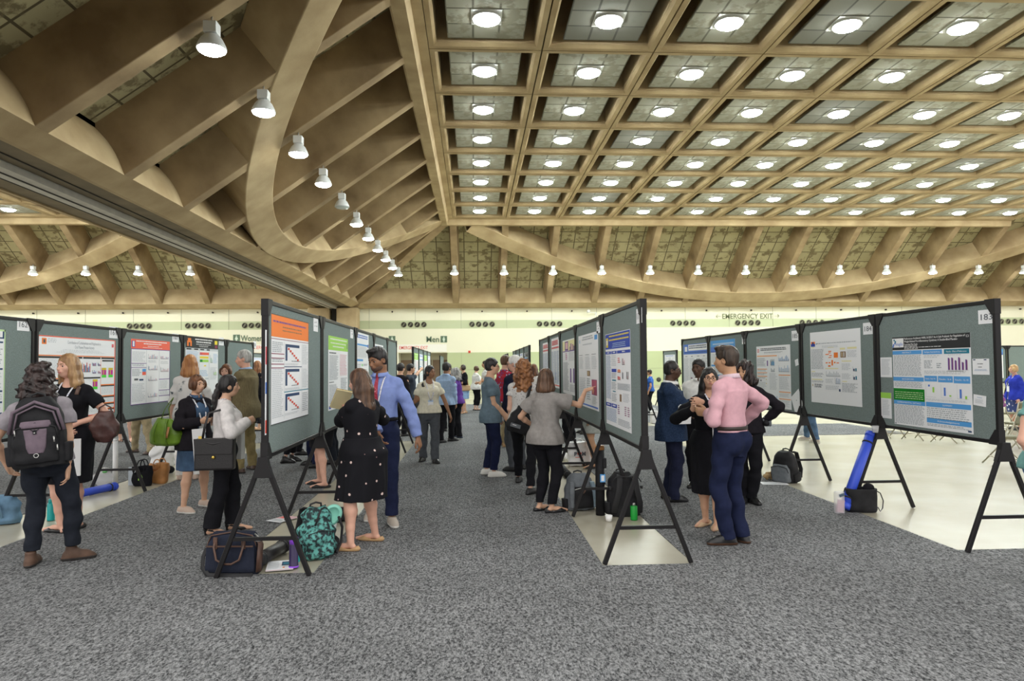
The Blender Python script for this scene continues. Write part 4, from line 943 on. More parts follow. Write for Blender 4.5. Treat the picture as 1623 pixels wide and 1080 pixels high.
        s.g = s.g + (amp * q / 2.2).astype(np.float32); return s
    def mesh(s, name, mats, parent=None, regions=None, keep=True):
        g = s.g.copy(); g[0], g[-1], g[:, 0], g[:, -1], g[:, :, 0], g[:, :, -1] = [.05] * 6
        ins = g < 0
        c = [ins[i:ins.shape[0] - 1 + i, j:ins.shape[1] - 1 + j, k:ins.shape[2] - 1 + k] for i in (0, 1) for j in (0, 1) for k in (0, 1)]
        cnt = sum(x.astype(np.int8) for x in c); act = (cnt > 0) & (cnt < 8)
        I = np.argwhere(act)
        if len(I) == 0: return None
        corners = [(i, j, k) for i in (0, 1) for j in (0, 1) for k in (0, 1)]
        val = np.stack([g[I[:, 0] + a, I[:, 1] + b, I[:, 2] + cc] for a, b, cc in corners], 1)
        P = np.zeros((len(I), 3)); W_ = np.zeros(len(I))
        for e0 in range(8):
            for ax in range(3):
                if corners[e0][ax] == 0:
                    o = list(corners[e0]); o[ax] = 1; e1 = corners.index(tuple(o)); v0, v1 = val[:, e0], val[:, e1]; cr = (v0 < 0) != (v1 < 0)
                    t = np.where(cr, v0 / np.where(cr, v0 - v1, 1), 0)
                    for q in range(3): P[:, q] += np.where(cr, corners[e0][q] + (t if q == ax else 0), 0)
                    W_ += cr
        P = (P / W_[:, None] + I) * s.h + s.lo
        idx = np.full(act.shape, -1, np.int64); idx[tuple(I.T)] = np.arange(len(I))
        quads = []
        for ax in range(3):
            o1, o2 = [(1, 2), (2, 0), (0, 1)][ax]
            sa = [slice(None)] * 3; sb = [slice(None)] * 3; sa[ax] = slice(0, -1); sb[ax] = slice(1, None)
            A, B = ins[tuple(sa)], ins[tuple(sb)]
            E = np.argwhere(A != B); E = E[(E[:, o1] > 0) & (E[:, o2] > 0)]
            if not len(E): continue
            def nb(d1, d2):
                F_ = E.copy(); F_[:, o1] -= d1; F_[:, o2] -= d2; return idx[tuple(F_.T)]
            Q = np.stack([nb(1, 1), nb(0, 1), nb(0, 0), nb(1, 0)], 1)
            fl = A[tuple(E.T)]; Q[~fl] = Q[~fl][:, ::-1]; quads.append(Q)
        Q = np.concatenate(quads); Q = Q[(Q >= 0).all(1)]
        me = bpy.data.meshes.new(name); me.vertices.add(len(P)); me.vertices.foreach_set('co', P.astype(np.float32).ravel())
        me.loops.add(Q.size); me.loops.foreach_set('vertex_index', Q.astype(np.int32).ravel()); me.polygons.add(len(Q)); me.polygons.foreach_set('loop_start', np.arange(0, Q.size, 4, dtype=np.int32)); me.polygons.foreach_set('loop_total', np.full(len(Q), 4, np.int32))
        me.polygons.foreach_set('use_smooth', np.ones(len(Q), bool))
        if not isinstance(mats, (list, tuple)): mats = [mats]
        for m in mats: me.materials.append(m)
        if regions is not None:
            C = P[Q].mean(1); mi = np.zeros(len(Q), np.int32)
            for i, fn in enumerate(regions): mi[fn(C)] = i + 1
            me.polygons.foreach_set('material_index', mi)
        me.update(calc_edges=True)
        o = bpy.data.objects.new(name, me); COL.objects.link(o)
        if parent is not None: o.parent = parent
        return o

def nrm(v): v = np.asarray(v, float); return v / (np.linalg.norm(v) + 1e-9)
def rot(axis, a):
    axis = nrm(axis); K = np.array([[0, -axis[2], axis[1]], [axis[2], 0, -axis[0]], [-axis[1], axis[0], 0]]); return np.eye(3) + math.sin(a) * K + (1 - math.cos(a)) * K @ K
def ik(a, t, l1, l2, hint):    # two bone reach: middle joint and clamped end
    a = np.asarray(a, float); t = np.asarray(t, float); d = t - a; L = np.linalg.norm(d)
    if L > (l1 + l2) * .998: t = a + d / L * (l1 + l2) * .998; d = t - a; L = np.linalg.norm(d)
    if L < abs(l1 - l2) * 1.02 + .02: L = abs(l1 - l2) * 1.02 + .02; d = nrm(d) * L; t = a + d
    u = d / L; x = (l1 * l1 - l2 * l2 + L * L) / (2 * L); hgt = math.sqrt(max(l1 * l1 - x * x, 0)); h = np.asarray(hint, float); h = h - u * (h @ u); h = nrm(h)
    return a + u * x + h * hgt, t

def fabric(name, col, var=.12, scale=25, bump=.15, rough=.9, **kw): return mat(name, col, rough, var=var, scale=scale, bump=bump, bscale=kw.pop('bscale', 220), spec=.15, **kw)
def skin(name, col): return mat(name, col, .5, var=.06, scale=14, spec=.35)
SK = dict(fair=skin('skin_fair', (.72, .44, .33)), light=skin('skin_light', (.66, .39, .26)), tan=skin('skin_tan', (.52, .29, .17)), brown=skin('skin_brown', (.29, .145, .08)), dark=skin('skin_dark', (.10, .05, .032)), pink=skin('skin_pink', (.71, .40, .295)))
LIP = dict(fair=mat('lip_fair', (.55, .20, .17), .4), light=mat('lip_light', (.50, .20, .16), .4), tan=mat('lip_tan', (.36, .15, .11), .4), brown=mat('lip_brown', (.20, .085, .06), .4), dark=mat('lip_dark', (.09, .04, .035), .4), pink=mat('lip_pink', (.6, .2, .18), .4))
EYEW = mat('eye_white', (.42, .40, .38), .3); EYED = mat('eye_iris', (.03, .018, .012), .15)
def hairm(name, c1, c2): return mat('hair_' + name, c1, .42, col2=c2, scale=26, stretch=(1.0, 1.0, .12), detail=3, bump=.7, bscale=55, spec=.4, thr=(.35, .68))
HR = dict(black=hairm('black', (.008, .007, .007), (.035, .03, .03)), dark=hairm('dark', (.018, .011, .008), (.07, .045, .03)), brown=hairm('brown', (.045, .022, .012), (.17, .09, .05)), auburn=hairm('auburn', (.13, .045, .015), (.42, .19, .075)), blond=hairm('blond', (.22, .11, .045), (.50, .31, .15)), ginger=hairm('ginger', (.30, .11, .03), (.55, .27, .10)), grey=hairm('grey', (.26, .255, .24), (.60, .59, .56)), white=hairm('white', (.62, .61, .58), (.85, .84, .82)), bronze=hairm('bronze', (.06, .022, .01), (.23, .095, .04)), lightblond=hairm('lightblond', (.45, .25, .10), (.70, .47, .24)), curl=hairm('curl', (.010, .007, .007), (.06, .038, .035)))
GLASS = mat('spectacle_frame', (.015, .012, .012), .3)
LAN = mat('lanyard_white', (.78, .78, .82), .6, col2=(.30, .32, .50), scale=60, thr=(.55, .62)); BADGE = mat('badge_white', (.85, .86, .88), .35)

def hand(V, w, fwd, palm, side, s, curl=.35, spread=.0, point=False, fist=False, hold=None):
    """w wrist, fwd towards the fingertips, palm the way the palm looks, side = towards the thumb; s = scale (1.0 for a 1.75 m person)"""
    fwd = nrm(fwd); palm = nrm(palm - fwd * (np.asarray(palm) @ fwd)); sd = np.cross(fwd, palm)
    if sd @ np.asarray(side) < 0: sd = -sd
    P = lambda f, p, q: w + s * (fwd * f + palm * p + sd * q)
    V.chain([P(0, 0, 0), P(.03, 0, 0), P(.085, .002, .004)], [.025 * s, .029 * s, .033 * s], .018 * s, flat=(palm, .55))
    V.cap(P(.045, .001, -.018), P(.088, .002, -.026), .018 * s, .015 * s, .015 * s, flat=(palm, .7)); V.cap(P(.045, .001, .018), P(.092, .002, .026), .018 * s, .015 * s, .015 * s, flat=(palm, .7))
    Ls = [(.040, .026, .020), (.045, .029, .021), (.042, .027, .020), (.033, .021, .017)]; qs = [.030, .0105, -.0095, -.0285]; f0 = [.090, .094, .090, .083]
    for i in range(4):
        c = curl * (1 + .12 * i)
        if point and i > 0: c = 1.15
        if point and i == 0: c = .05
        p = P(f0[i], .002, qs[i]); d = nrm(fwd + sd * spread * (1.5 - i) * .5); ang = 0
        pts = [p]
        for L, a in zip(Ls[i], (.9, 1.15, .8)):
            ang = a * c; ax = np.cross(d, palm); pd = d
            d = nrm(rot(nrm(np.cross(fwd, palm)), ang) @ d) if False else nrm(d * math.cos(ang) + nrm(palm - d * (palm @ d)) * math.sin(ang)); p = p + d * L * s; pts.append(p)
        r = [.0088, .0085, .0078, .0068]; sc = (.95, 1, .96, .86)[i]
        V.chain(pts, [x * s * sc for x in r], .0035 * s)
    t0 = P(.022, .006, .022); t1 = P(.052, .018, .046); t2 = P(.082, .026 + .01 * curl, .054); t3 = P(.106, .03 + .02 * curl, .050)
    V.chain([t0, t1, t2, t3], [.015 * s, .0115 * s, .0098 * s, .008 * s], .008 * s)

BODY = dict(
    m=dict(sh=.104, hip=.052, tor=[(.445, .062, .054, .0), (.475, .088, .068, -.002), (.52, .098, .074, -.004), (.56, .094, .068, -.002), (.61, .086, .062, .0), (.66, .088, .062, .002), (.72, .098, .067, .002), (.765, .098, .064, -.002), (.795, .080, .048, -.006), (.822, .050, .038, -.009), (.85, .034, .034, -.008)]),
    f=dict(sh=.091, hip=.052, tor=[(.445, .062, .054, .0), (.475, .092, .068, -.003), (.52, .104, .076, -.006), (.56, .098, .069, -.004), (.61, .078, .057, .0), (.65, .077, .056, .002), (.71, .086, .064, .006), (.745, .088, .066, .008), (.77, .084, .056, .0), (.797, .068, .042, -.006), (.822, .042, .033, -.008), (.85, .028, .029, -.008)]))

class Person:
    """a posed figure; local frame: +Y ahead, +X its right-hand side when seen from behind, lengths as shares of the height"""
    def __init__(s, label, foot, height, face, sex='m', fat=1.0, skin='light', hands=None, elbow=None, feet=None, lean=0.0, side=0.0, twist=0.0, head=(0, 0, 0), h=None, hipshift=(0, 0), group=None, sh_up=0.0, knee=None, hand_kw=None, noface=False, barefoot=False, sk=False, pelvis=None, name='person', face_detail=True):
        s.H = H = height; s.sex = sex; s.skin = skin; s.h = h or (.0075 if foot.y < 9 else .010 if foot.y < 16 else .014)
        s.e = empty(name, (foot.x, foot.y, .006), math.radians(face), label, 'person', group)
        b = BODY[sex]; s.fat = fat
        s.feet = feet or dict(l=(-.062, .0, 12), r=(.062, .0, -12))
        # pelvis and torso frame
        fx = (s.feet['l'][0] + s.feet['r'][0]) / 2 + hipshift[0]; fy = (s.feet['l'][1] + s.feet['r'][1]) / 2 + hipshift[1]
        pz = pelvis if pelvis else .52
        s.pel = np.array([fx, fy, pz]) * H
        s.Rt = rot((0, 0, 1), math.radians(-twist)) @ rot((0, 1, 0), math.radians(side)) @ rot((1, 0, 0), -math.radians(lean))
        s.T = lambda x, y, z: s.pel + s.Rt @ (np.array([x, y, z - .52]) * H)
        s.tor = [(z - .52, a * (1 + (fat - 1) * (1.0 if z < .78 else .45)), bb * (1 + (fat - 1) * (1.25 if z < .78 else .4)), y) for z, a, bb, y in b['tor']]
        s.tor = [(z * H, a * H, bb * H, y * H) for z, a, bb, y in s.tor]
        shx = b['sh'] * (1 + (fat - 1) * .45)
        s.J = {}
        for n, sg in (('l', -1), ('r', 1)):
            s.J['sh' + n] = s.T(sg * shx, -.006, .790 + sh_up)
            s.J['hip' + n] = s.pel + np.array([sg * b['hip'], 0, .0]) * H
            f = s.feet[n]; lift = f[3] if len(f) > 3 else 0.0
            ank = np.array([f[0], f[1] - .012, .047 + lift]) * H
            kd = np.array([math.sin(math.radians(-f[2])), math.cos(math.radians(f[2])), 0]) if knee is None else np.array(knee[n])
            s.J['knee' + n], s.J['ank' + n] = ik(s.J['hip' + n], ank, .242 * H, .238 * H, kd)
            s.J['ank' + n] = ank
            ht = (hands or {}).get(n); eh = (elbow or {}).get(n, (sg * .5, -1, -.4))
            if ht is None: w = s.J['sh' + n] + s.Rt @ (np.array([sg * .045, .035, -.305]) * H)
            else: w = np.array(ht[:3]) * H
            s.J['el' + n], s.J['wr' + n] = ik(s.J['sh' + n], w, .172 * H, .152 * H, np.array(eh))
        s.hk = hand_kw or {}
        s.neck0 = s.T(0, -.008, .825); hy, hp, hr = head
        s.Rh = rot((0, 0, 1), math.radians(hy)) @ rot((1, 0, 0), -math.radians(hp)) @ rot((0, 1, 0), math.radians(hr))
        up = nrm(s.Rt[:, 2] * .4 + np.array([0, 0, 1]) * .6)
        s.hc = s.neck0 + up * .105 * H + s.Rh @ (np.array([0, .022, 0]) * H)
        s.hs = H / 1.75 * (1.0 if sex == 'm' else .97)
        pts = np.array(list(s.J.values()) + [s.hc])
        s.lo = pts.min(0) - np.array([.24, .26, .0]); s.hi = pts.max(0) + np.array([.24, .26, .24]); s.lo[2] = -.02
        s.sk = sk; s.noface = noface; s.barefoot = barefoot
        s.body()
    def hp(s, x, y, z): return s.hc + s.Rh @ (np.array([x, y, z]) * s.hs)
    def armdirs(s, n):
        sg = -1 if n == 'l' else 1; w = s.J['wr' + n]; fw = nrm(w - s.J['el' + n]); kw = dict(s.hk.get(n, {}))
        if 'fwd' in kw: fw = nrm(np.array(kw.pop('fwd')))
        palm = np.array(kw.pop('palm', (-sg, 0, 0)), float); side = np.array(kw.pop('side', (0, 1, .3)), float); return w, fw, palm, side, kw
    def limbs(s, V, grow=0.0, arms=True, legs=True, k=.02):
        H = s.H; F_ = .6 + .4 * s.fat
        if arms:
            for n in 'lr':
                a, e, w = s.J['sh' + n], s.J['el' + n], s.J['wr' + n]; m = a + (e - a) * .45; q = e + (w - e) * .3; ms = 1.0 if s.sex == 'm' else .86
                V.chain([a, m, e, q, w], [(x * H * ms * F_ + grow) for x in (.027, .0265, .0220, .0228, .0150)], k)
        if legs:
            for n in 'lr':
                a, e, w = s.J['hip' + n], s.J['knee' + n], s.J['ank' + n]; back = -nrm(np.cross(np.cross(w - a, e - a), w - a) + np.array([0, 1e-4, 0])) * .006 * H
                m = a + (e - a) * .4; q = e + (w - e) * .3 + back; q2 = e + (w - e) * .68; ms = 1.0
                lf = 1.0 if s.sk else .80; V.chain([a + np.array([0, 0, -.01 * H]), m, e, q, q2, w], [x * H * F_ * lf + grow for x in (.052, .046, .0325, .0335, .0225, .0185 if s.sk else .021)], k)
    def torso(s, V, grow=0.0, k=.03, z0=None, z1=None, extra=None):
        H = s.H; secs = [q for q in s.tor if (z0 is None or q[0] >= (z0 - .52) * H) and (z1 is None or q[0] <= (z1 - .52) * H)]
        V.stack(secs, s.pel, s.Rt, k, grow=grow, p=2.4)
        if s.sex == 'f':
            for sg in (-1, 1): V.ell(s.T(sg * .042, .050, .728), np.array([.042, .036, .042]) * H * (.5 + .5 * s.fat) + grow, None, .03)
        for n in 'lr': V.ell(s.J['sh' + n] + np.array([0, 0, -.006 * H]), np.array([.027, .030, .027]) * H * (1 if s.sex == 'm' else .86) + grow, None, .03); V.cap(s.T(0, -.016, .833), s.J['sh' + n] + np.array([0, 0, .004 * H]), .021 * H + grow * .8, .017 * H + grow * .8, .03)
        for sg in (-1, 1): V.ell(s.pel + np.array([sg * .045, -.032, -.012]) * H, np.array([.052, .050, .056]) * H * (.6 + .4 * s.fat) + grow, None, .03)
    def body(s):
        H = s.H; V = Vol(s.lo, s.hi, s.h); q = s.hs
        s.torso(V); s.limbs(V)
        V.cap(s.T(0, -.01, .80), s.hp(0, -.028, -.075), .036 * H * (1.0 if s.sex == 'm' else .84), .030 * H * (1.05 if s.sex == 'm' else .88), .03)
        for n in 'lr':
            f = s.feet[n]; d = np.array([-math.sin(math.radians(f[2])), math.cos(math.radians(f[2])), 0]); a = s.J['ank' + n]
            if s.barefoot:
                V.chain([a + np.array([0, 0, -.016 * H]), a + d * .05 * H + np.array([0, 0, -.026 * H]), a + d * .112 * H + np.array([0, 0, -.036 * H])], [.0165 * H, .0165 * H, .010 * H], .015); V.ell(a - d * .016 * H + np.array([0, 0, -.026 * H]), np.array([.015, .015, .015]) * H, None, .02)
            else: V.cap(a, a + d * .02 * H + np.array([0, 0, -.022 * H]), .014 * H, .012 * H, .01)
            w, fw, palm, side, kw = s.armdirs(n); hand(V, w, fw, palm, side, H / 1.75 * (1.0 if s.sex == 'm' else .92), **kw)
        # head
        R = s.Rh; E = lambda c, r, k=.02, op='add': V.ell(s.hp(*c), np.array(r) * q, R, k * q, op); C = lambda a, b, ra, rb, k=.01, op='add': V.cap(s.hp(*a), s.hp(*b), ra * q, rb * q, k * q, op)
        E((0, -.012, .034), (.074, .093, .086)); E((0, .022, -.028), (.060, .066, .078), .03); E((0, .040, -.078), (.036, .038, .030), .03)
        for sg in (-1, 1):
            E((sg * .040, .052, -.018), (.026, .026, .026), .03); C((sg * .014, .082, .026), (sg * .044, .070, .024), .0105, .009, .015); E((sg * .075, -.008, -.008), (.009, .021, .032), .006); E((sg * .079, -.002, -.006), (.006, .010, .018), .004, 'sub') if s.h < .009 else None
            E((sg * .031, .090, .004), (.0155, .014, .0085), .010, 'sub')
        C((0, .084, .016), (0, .104, -.024), .0095, .0125, .012); E((0, .103, -.027), (.017, .013, .010), .008); E((0, .083, -.052), (.030, .016, .016), .02)
        E((0, .0915, -.0535), (.021, .0065, .0045), .006); E((0, .0895, -.0625), (.017, .0075, .0055), .006); C((-.018, .099, -.0578), (.018, .099, -.0578), .0018, .0018, .003, 'sub')
        Ri = np.linalg.inv(R)
        def lips(Cc):
            p = (Cc - s.hc) @ R / q; return (np.abs(p[:, 0]) < .021) & (np.abs(p[:, 2] + .058) < .009 - .18 * np.abs(p[:, 0])) & (p[:, 1] > .080)
        s.bo = V.mesh('body', [SK[s.skin], LIP[s.skin]], s.e, [lips])
        s.V0 = None
        if not s.noface:
            for sg in (-1, 1):
                mb = MB(); c = s.hp(sg * .031, .0712, .004); 
                Rm = Matrix(R.tolist())
                prof = [(.0125 * q * math.sin(t), -.0125 * q * math.cos(t)) for t in (.0, .45, .80, 1.0, 1.3, 1.6)]
                Rx = Rm @ Matrix.Rotation(-PI / 2, 3, 'X') @ Matrix.Rotation(PI, 3, 'X')
                mb.lathe([(max(r_, .0002), z_) for r_, z_ in prof[:3]], 12, c, 1, Rx); mb.lathe([(r_, z_) for r_, z_ in prof[2:]], 12, c, 0, Rx)
                mb.build('eye', [EYEW, EYED], s.e)
    # ---- face furniture
    def brows(s, m, lift=.0):
        mb = MB()
        for sg in (-1, 1):
            pts = [s.hp(sg * .013, .0925, .0265 + lift), s.hp(sg * .030, .0885, .0325 + lift), s.hp(sg * .047, .0735, .028 + lift)]; mb.tube(pts, [.0035 * s.hs, .0042 * s.hs, .002 * s.hs], 6)
        mb.build('eyebrows', m, s.e)
    def glasses(s, m=None):
        mb = MB(); q = s.hs
        for sg in (-1, 1):
            c = s.hp(sg * .033, .103, .003); pts = [c + s.Rh @ (np.array([.027 * math.cos(t), 0, .019 * math.sin(t)]) * q) for t in np.linspace(0, 2 * PI, 17)[:-1]]
            mb.tube(pts, .0024 * q, 6, closed=True); mb.tube([s.hp(sg * .060, .100, .006), s.hp(sg * .079, .06, .008), s.hp(sg * .081, -.005, .006)], .0022 * q, 6)
        mb.tube([s.hp(-.007, .106, .006), s.hp(.007, .106, .006)], .0022 * q, 6)
        mb.build('glasses', m or GLASS, s.e)
    def beard(s, m):
        V = Vol(s.hc - .16, s.hc + .16, .006); V.ell(s.hp(0, .030, -.062), np.array([.060, .066, .05]) * s.hs, s.Rh, .01); V.cut(s.hp(0, .05, -.036), s.Rh @ np.array([0, .15, 1])); V.ell(s.hp(0, .108, -.055), np.array([.026, .02, .014]) * s.hs, s.Rh, .004, 'sub'); V.wrinkle(.0015, 60, 3); V.mesh('beard', m, s.e)
    # ---- hair
    def hair(s, m, style='short', length=.2, vol=1.0, wave=.0, seed=1, part=0, tilt=0.0, ears=True):
        q = s.hs; hh = .0065 if s.h < .009 else s.h * .9
        lo = s.hc - np.array([.28, .28, .16 + length]) * q; hi = s.hc + np.array([.28, .28, .22]) * q
        lo = np.minimum(lo, s.hc - .2)
        V = Vol(lo, hi, hh); R = s.Rh; t = .012 * vol + (.011 if style == 'curly' else 0)
        E = lambda c, r, k=.02, op='add': V.ell(s.hp(*c), np.array(r) * q, R, k * q, op)
        dn = nrm(R @ np.array([0, 0, -1]) * .35 + np.array([0, 0, -1]) * .65)
        E((0, -.016, .040), (.075 + t, .092 + t, .086 + t * 1.1)); 
        if style in ('short', 'quiff', 'crop', 'receding', 'afro'):
            E((0, -.040, -.012), (.070 + t * .6, .062 + t * .6, .062), .02)
            # clear the face, ears and nape
            V.cut(s.hp(0, -.05, -.062), R @ np.array([0, -.25, -1]))
            E((0, .105, -.030), (.098, .078, .090 if style != 'receding' else .115), .012, 'sub'); E((0, .075, -.075), (.12, .07, .09), .01, 'sub')
            for sg in (-1, 1): E((sg * .088, .006, -.022), (.030, .030, .044), .008, 'sub')
            if style == 'quiff': E((0, .050, .112), (.060, .050, .026), .03)
            if style == 'receding': E((0, .11, .08), (.07, .06, .06), .02, 'sub')
            if style == 'afro': V.wrinkle(.004, 40, seed)
        elif style == 'bob':
            E((0, -.022, -.02), (.082 + t, .086 + t, .085), .03)
            for sg in (-1, 1): E((sg * .076, .030, .0), (.020 + t, .050, .064), .02)
            E((0, .114, -.045), (.070, .080, .098), .012, 'sub'); E((part * .03, .118, .045), (.045, .05, .03), .02, 'sub')
            V.cut(s.hp(0, 0, -.085), R @ np.array([0, -.35, -1])); E((0, .02, -.12), (.055, .075, .07), .01, 'sub')
        elif style in ('long', 'curly', 'pony'):
            E((0, -.020, -.01), (.078 + t, .088 + t, .08), .03)
            E((0, .118, -.040), (.066, .085, .104), .012, 'sub'); E((part * .025, .120, .050), (.04, .05, .028), .02, 'sub')
            if style != 'pony':
                L = length
                for x, y0, r, dl in ((-.070, .0, .030, 0), (-.055, -.055, .036, .0), (-.02, -.078, .042, .01), (.02, -.078, .042, 0), (.055, -.055, .036, .012), (.070, .0, .030, .004)):
                    a = s.hp(x, y0, .0); b = s.hp(x * 1.05, y0 * 1.08, -.09); b = a + (b - a) * .5 + dn * .05 * q
                    c = b + dn * max(L - .06 + dl, .02) * q + np.array([0, 0, 0]); c = c + nrm(s.Rt[:, 1]) * (.012 * q if y0 < -.03 else .0)
                    V.chain([a, b, (b + c) / 2 + R @ np.array([x * .2, -.012 * q, 0]), c], [r * q, (r + t) * q, (r * .95 + t) * q, r * .62 * q], .03 * q)
                E((0, .03, -.12), (.050, .07, .08), .01, 'sub') if L < .3 else None
            else:
                a = s.hp(0, -.105, .0); E((0, -.10, .0), (.028, .03, .03), .02); p = a; pts = [p]; 
                for i in range(5): p = p + (dn * .85 + R @ np.array([0, -.42 + .16 * i, 0])) * (length / 5) * q; pts.append(p)
                V.chain(pts, [.024 * q, .030 * q, .034 * q, .032 * q, .024 * q, .010 * q], .015)
                for sg in (-1, 1): E((sg * .085, .004, -.022), (.026, .026, .040), .008, 'sub')
                V.cut(s.hp(0, -.0, -.085), R @ np.array([0, .6, -1])) if False else None
            if style == 'curly': V.wrinkle(.012, 26, seed)
        if wave: V.wrinkle(wave, 22, seed, (1, 1, .35))
        else: V.wrinkle(.002, 60, seed, (1, 1, .15))
        return V.mesh('hair', m, s.e)
    # ---- clothes
    def top(s, m, name='shirt', sleeve='short', hem=.50, neck=.82, grow=.013, loose=.0, flare=.0, open_=None, collar=None, seed=1, wr=.004, open_w=1.0, cuff=None, k=.03, regions=None, vneck=0.0, sleeve_grow=None, waist_in=0.0):
        H = s.H; V = Vol(s.lo, s.hi, s.h); sg_ = sleeve_grow if sleeve_grow is not None else grow; up = s.Rt[:, 2]
        s.torso(V, grow, k)
        if hem < .565: loose = max(loose, .024)
        if loose or flare:
            secs = []
            for z, x, y, yo in s.tor:
                f = np.clip((.77 - .52) * H - z, 0, None) / (.22 * H); secs.append((z, x + loose * f, y + loose * f, yo))
            zb = (hem - .52) * H; x0, y0, yo0 = [max(q[1] for q in secs[1:4]), max(q[2] for q in secs[1:4]), secs[2][3]]
            secs = [q for q in secs if q[0] > max(zb + .01, -.035 * H) and q[0] < .27 * H]
            if hem < .53: secs += [(zb - .03, x0 + flare, y0 + flare, yo0)]
            V.stack(secs, s.pel, s.Rt, .02, grow=grow, p=2.4)
            if hem < .53:
                for sg in (-1, 1): V.ell(s.pel + np.array([sg * .045, -.032, -.012]) * H, np.array([.052, .050, .056]) * H * (.6 + .4 * s.fat) + grow + loose * .8, None, .03)
        if wr: V.wrinkle(wr * 1.25, 9, seed, (1, 1, .7))
        V.cut(s.T(0, 0, hem), -up)
        if sleeve:
            frac = dict(short=.60, cap=.38, elbow=1.0, long=1.0, three=1.0)[sleeve]
            for n in 'lr':
                a, e, w = s.J['sh' + n], s.J['el' + n], s.J['wr' + n]; ms = 1.0 if s.sex == 'm' else .88; F_ = .6 + .4 * s.fat; lo_ = np.minimum(np.minimum(a, e), w) - .14; hi_ = np.maximum(np.maximum(a, e), w) + .14
                V2 = Vol(s.lo, s.hi, s.h); a2 = a + nrm(a - s.T(0, 0, .79)) * -.02 * H
                if sleeve in ('short', 'cap'):
                    V2.chain([a2, a + (e - a) * .4, a + (e - a) * (frac + .1)], [(.0275 * H * ms * F_ + sg_), (.0275 * H * ms * F_ + sg_ * 1.4), (.0275 * H * ms * F_ + sg_ * 1.7)], .03); V2.cut(a + (e - a) * frac, e - a)
                else:
                    ew = w if sleeve == 'long' else (e + (w - e) * .55 if sleeve == 'three' else e + (w - e) * .10)
                    V2.chain([a2, a + (e - a) * .5, e, e + (ew - e) * .5, ew + nrm(w - e) * .03], [(.0275 * H * ms * F_ + sg_), (.0265 * H * ms * F_ + sg_ * 1.1), (.0240 * H * ms * F_ + sg_ * 1.15), (.0230 * H * ms * F_ + sg_ * 1.1), (.0180 * H * ms + sg_)], .02)
                    if wr: V2.wrinkle(wr * .75, 13, seed + 5)
                    cutd = s.Vcut(V2, ew, w - e, .07 * H)
                hh = np.clip(.5 + .5 * (V.g - V2.g) / .02, 0, 1); V.g = (V.g * (1 - hh) + V2.g * hh - .02 * hh * (1 - hh)).astype(np.float32)
        V.cap(s.T(0, .005 if not collar else -.004, .828 if not collar else .838), s.T(0, .02, .95), (.040 if not collar else .036) * H * (1 if s.sex == 'm' else .95), .075 * H, .008, 'sub')
        V.cut(s.T(0, 0, .846), up)
        if vneck: V.cap(s.T(0, .075, .86), s.T(0, .075, .82 - vneck), .045 * H, .008 * H, .005, 'sub')
        if open_:
            V.cap(s.T(0, .10, .84), s.T(0, .115, open_), .030 * H * open_w, .020 * H * open_w, .006, 'sub')
        o = V.mesh(name, m, s.e, regions)
        if collar is not None:
            mb = MB(); c = s.T(0, -.006, .842); pts = []; n_ = 20; r_ = .040 * H * (1.0 if s.sex == 'm' else .88)
            vs = []; 
            for i in range(n_):
                t = .16 + (2 * PI - .32) * i / (n_ - 1) + PI / 2; cx, cy = math.cos(t), math.sin(t)
                lift = .010 * H * (-cy * .6 + .4)
                for rr, zz in ((1.0, .010), (1.08, .012), (1.26, -.010), (1.20, -.014)): vs.append(c + s.Rt @ np.array([cx * r_ * rr, cy * r_ * rr * 1.02 + (.012 * H if cy > .6 else 0), zz * H / 1.0 * .9 + lift]))
            fs = [(i * 4 + j, i * 4 + (j + 1) % 4, (i + 1) * 4 + (j + 1) % 4, (i + 1) * 4 + j) for i in range(n_ - 1) for j in range(4)] + [(0, 1, 2, 3), ((n_ - 1) * 4, (n_ - 1) * 4 + 3, (n_ - 1) * 4 + 2, (n_ - 1) * 4 + 1)]
            mb.add(vs, fs, 0, True); mb.build('collar', collar, o)
        return o
    def Vcut(s, V, c, d, rad):
        d = nrm(d); X, Y, Z = np.meshgrid(*V.ax, indexing='ij'); q = (X - c[0]) * d[0] + (Y - c[1]) * d[1] + (Z - c[2]) * d[2]; dd = (X - c[0]) ** 2 + (Y - c[1]) ** 2 + (Z - c[2]) ** 2
        V.g = np.where((dd < rad ** 2), np.maximum(V.g, q), V.g).astype(np.float32)
    def trousers(s, m, waist=.60, grow=.014, flare=0.0, slim=0.0, ankle=.035, name='trousers', seed=2, wr=.005, crop=None):
        H = s.H; V = Vol(s.lo, [s.hi[0], s.hi[1], min(s.hi[2], .75 * H)], s.h); F_ = .6 + .4 * s.fat
        V.stack([q for q in s.tor if q[0] <= (.68 - .52) * H], s.pel, s.Rt, .04, grow=grow * .8, p=2.4)
        for sg in (-1, 1): V.ell(s.pel + np.array([sg * .045, -.032, -.012]) * H, np.array([.052, .050, .056]) * H * F_ + grow * .8, None, .03)
        for n in 'lr':
            a, e, w = s.J['hip' + n], s.J['knee' + n], s.J['ank' + n]; lg = nrm(nrm(w - e) + np.array([0, 0, -1.5])); we = w + nrm(w - e) * .02 * H + np.array([0, 0, -.01 * H])
            m1 = a + (e - a) * .4; q1 = e + (w - e) * .35 + np.array([0, -.004 * H, 0])
            V.chain([a + np.array([0, 0, -.01 * H]), m1, e, q1, w, we], [.054 * H * F_ + grow, .047 * H * F_ + grow, .035 * H * F_ + grow - slim, .0335 * H * F_ + grow * 1.1 - slim + flare * .3, .026 * H + grow * 1.2 - slim + flare, .027 * H + grow * 1.2 - slim + flare * 1.3], .015)
        V.wrinkle(wr * 1.15, 10, seed)
        V.cut(s.T(0, 0, waist), s.Rt[:, 2])
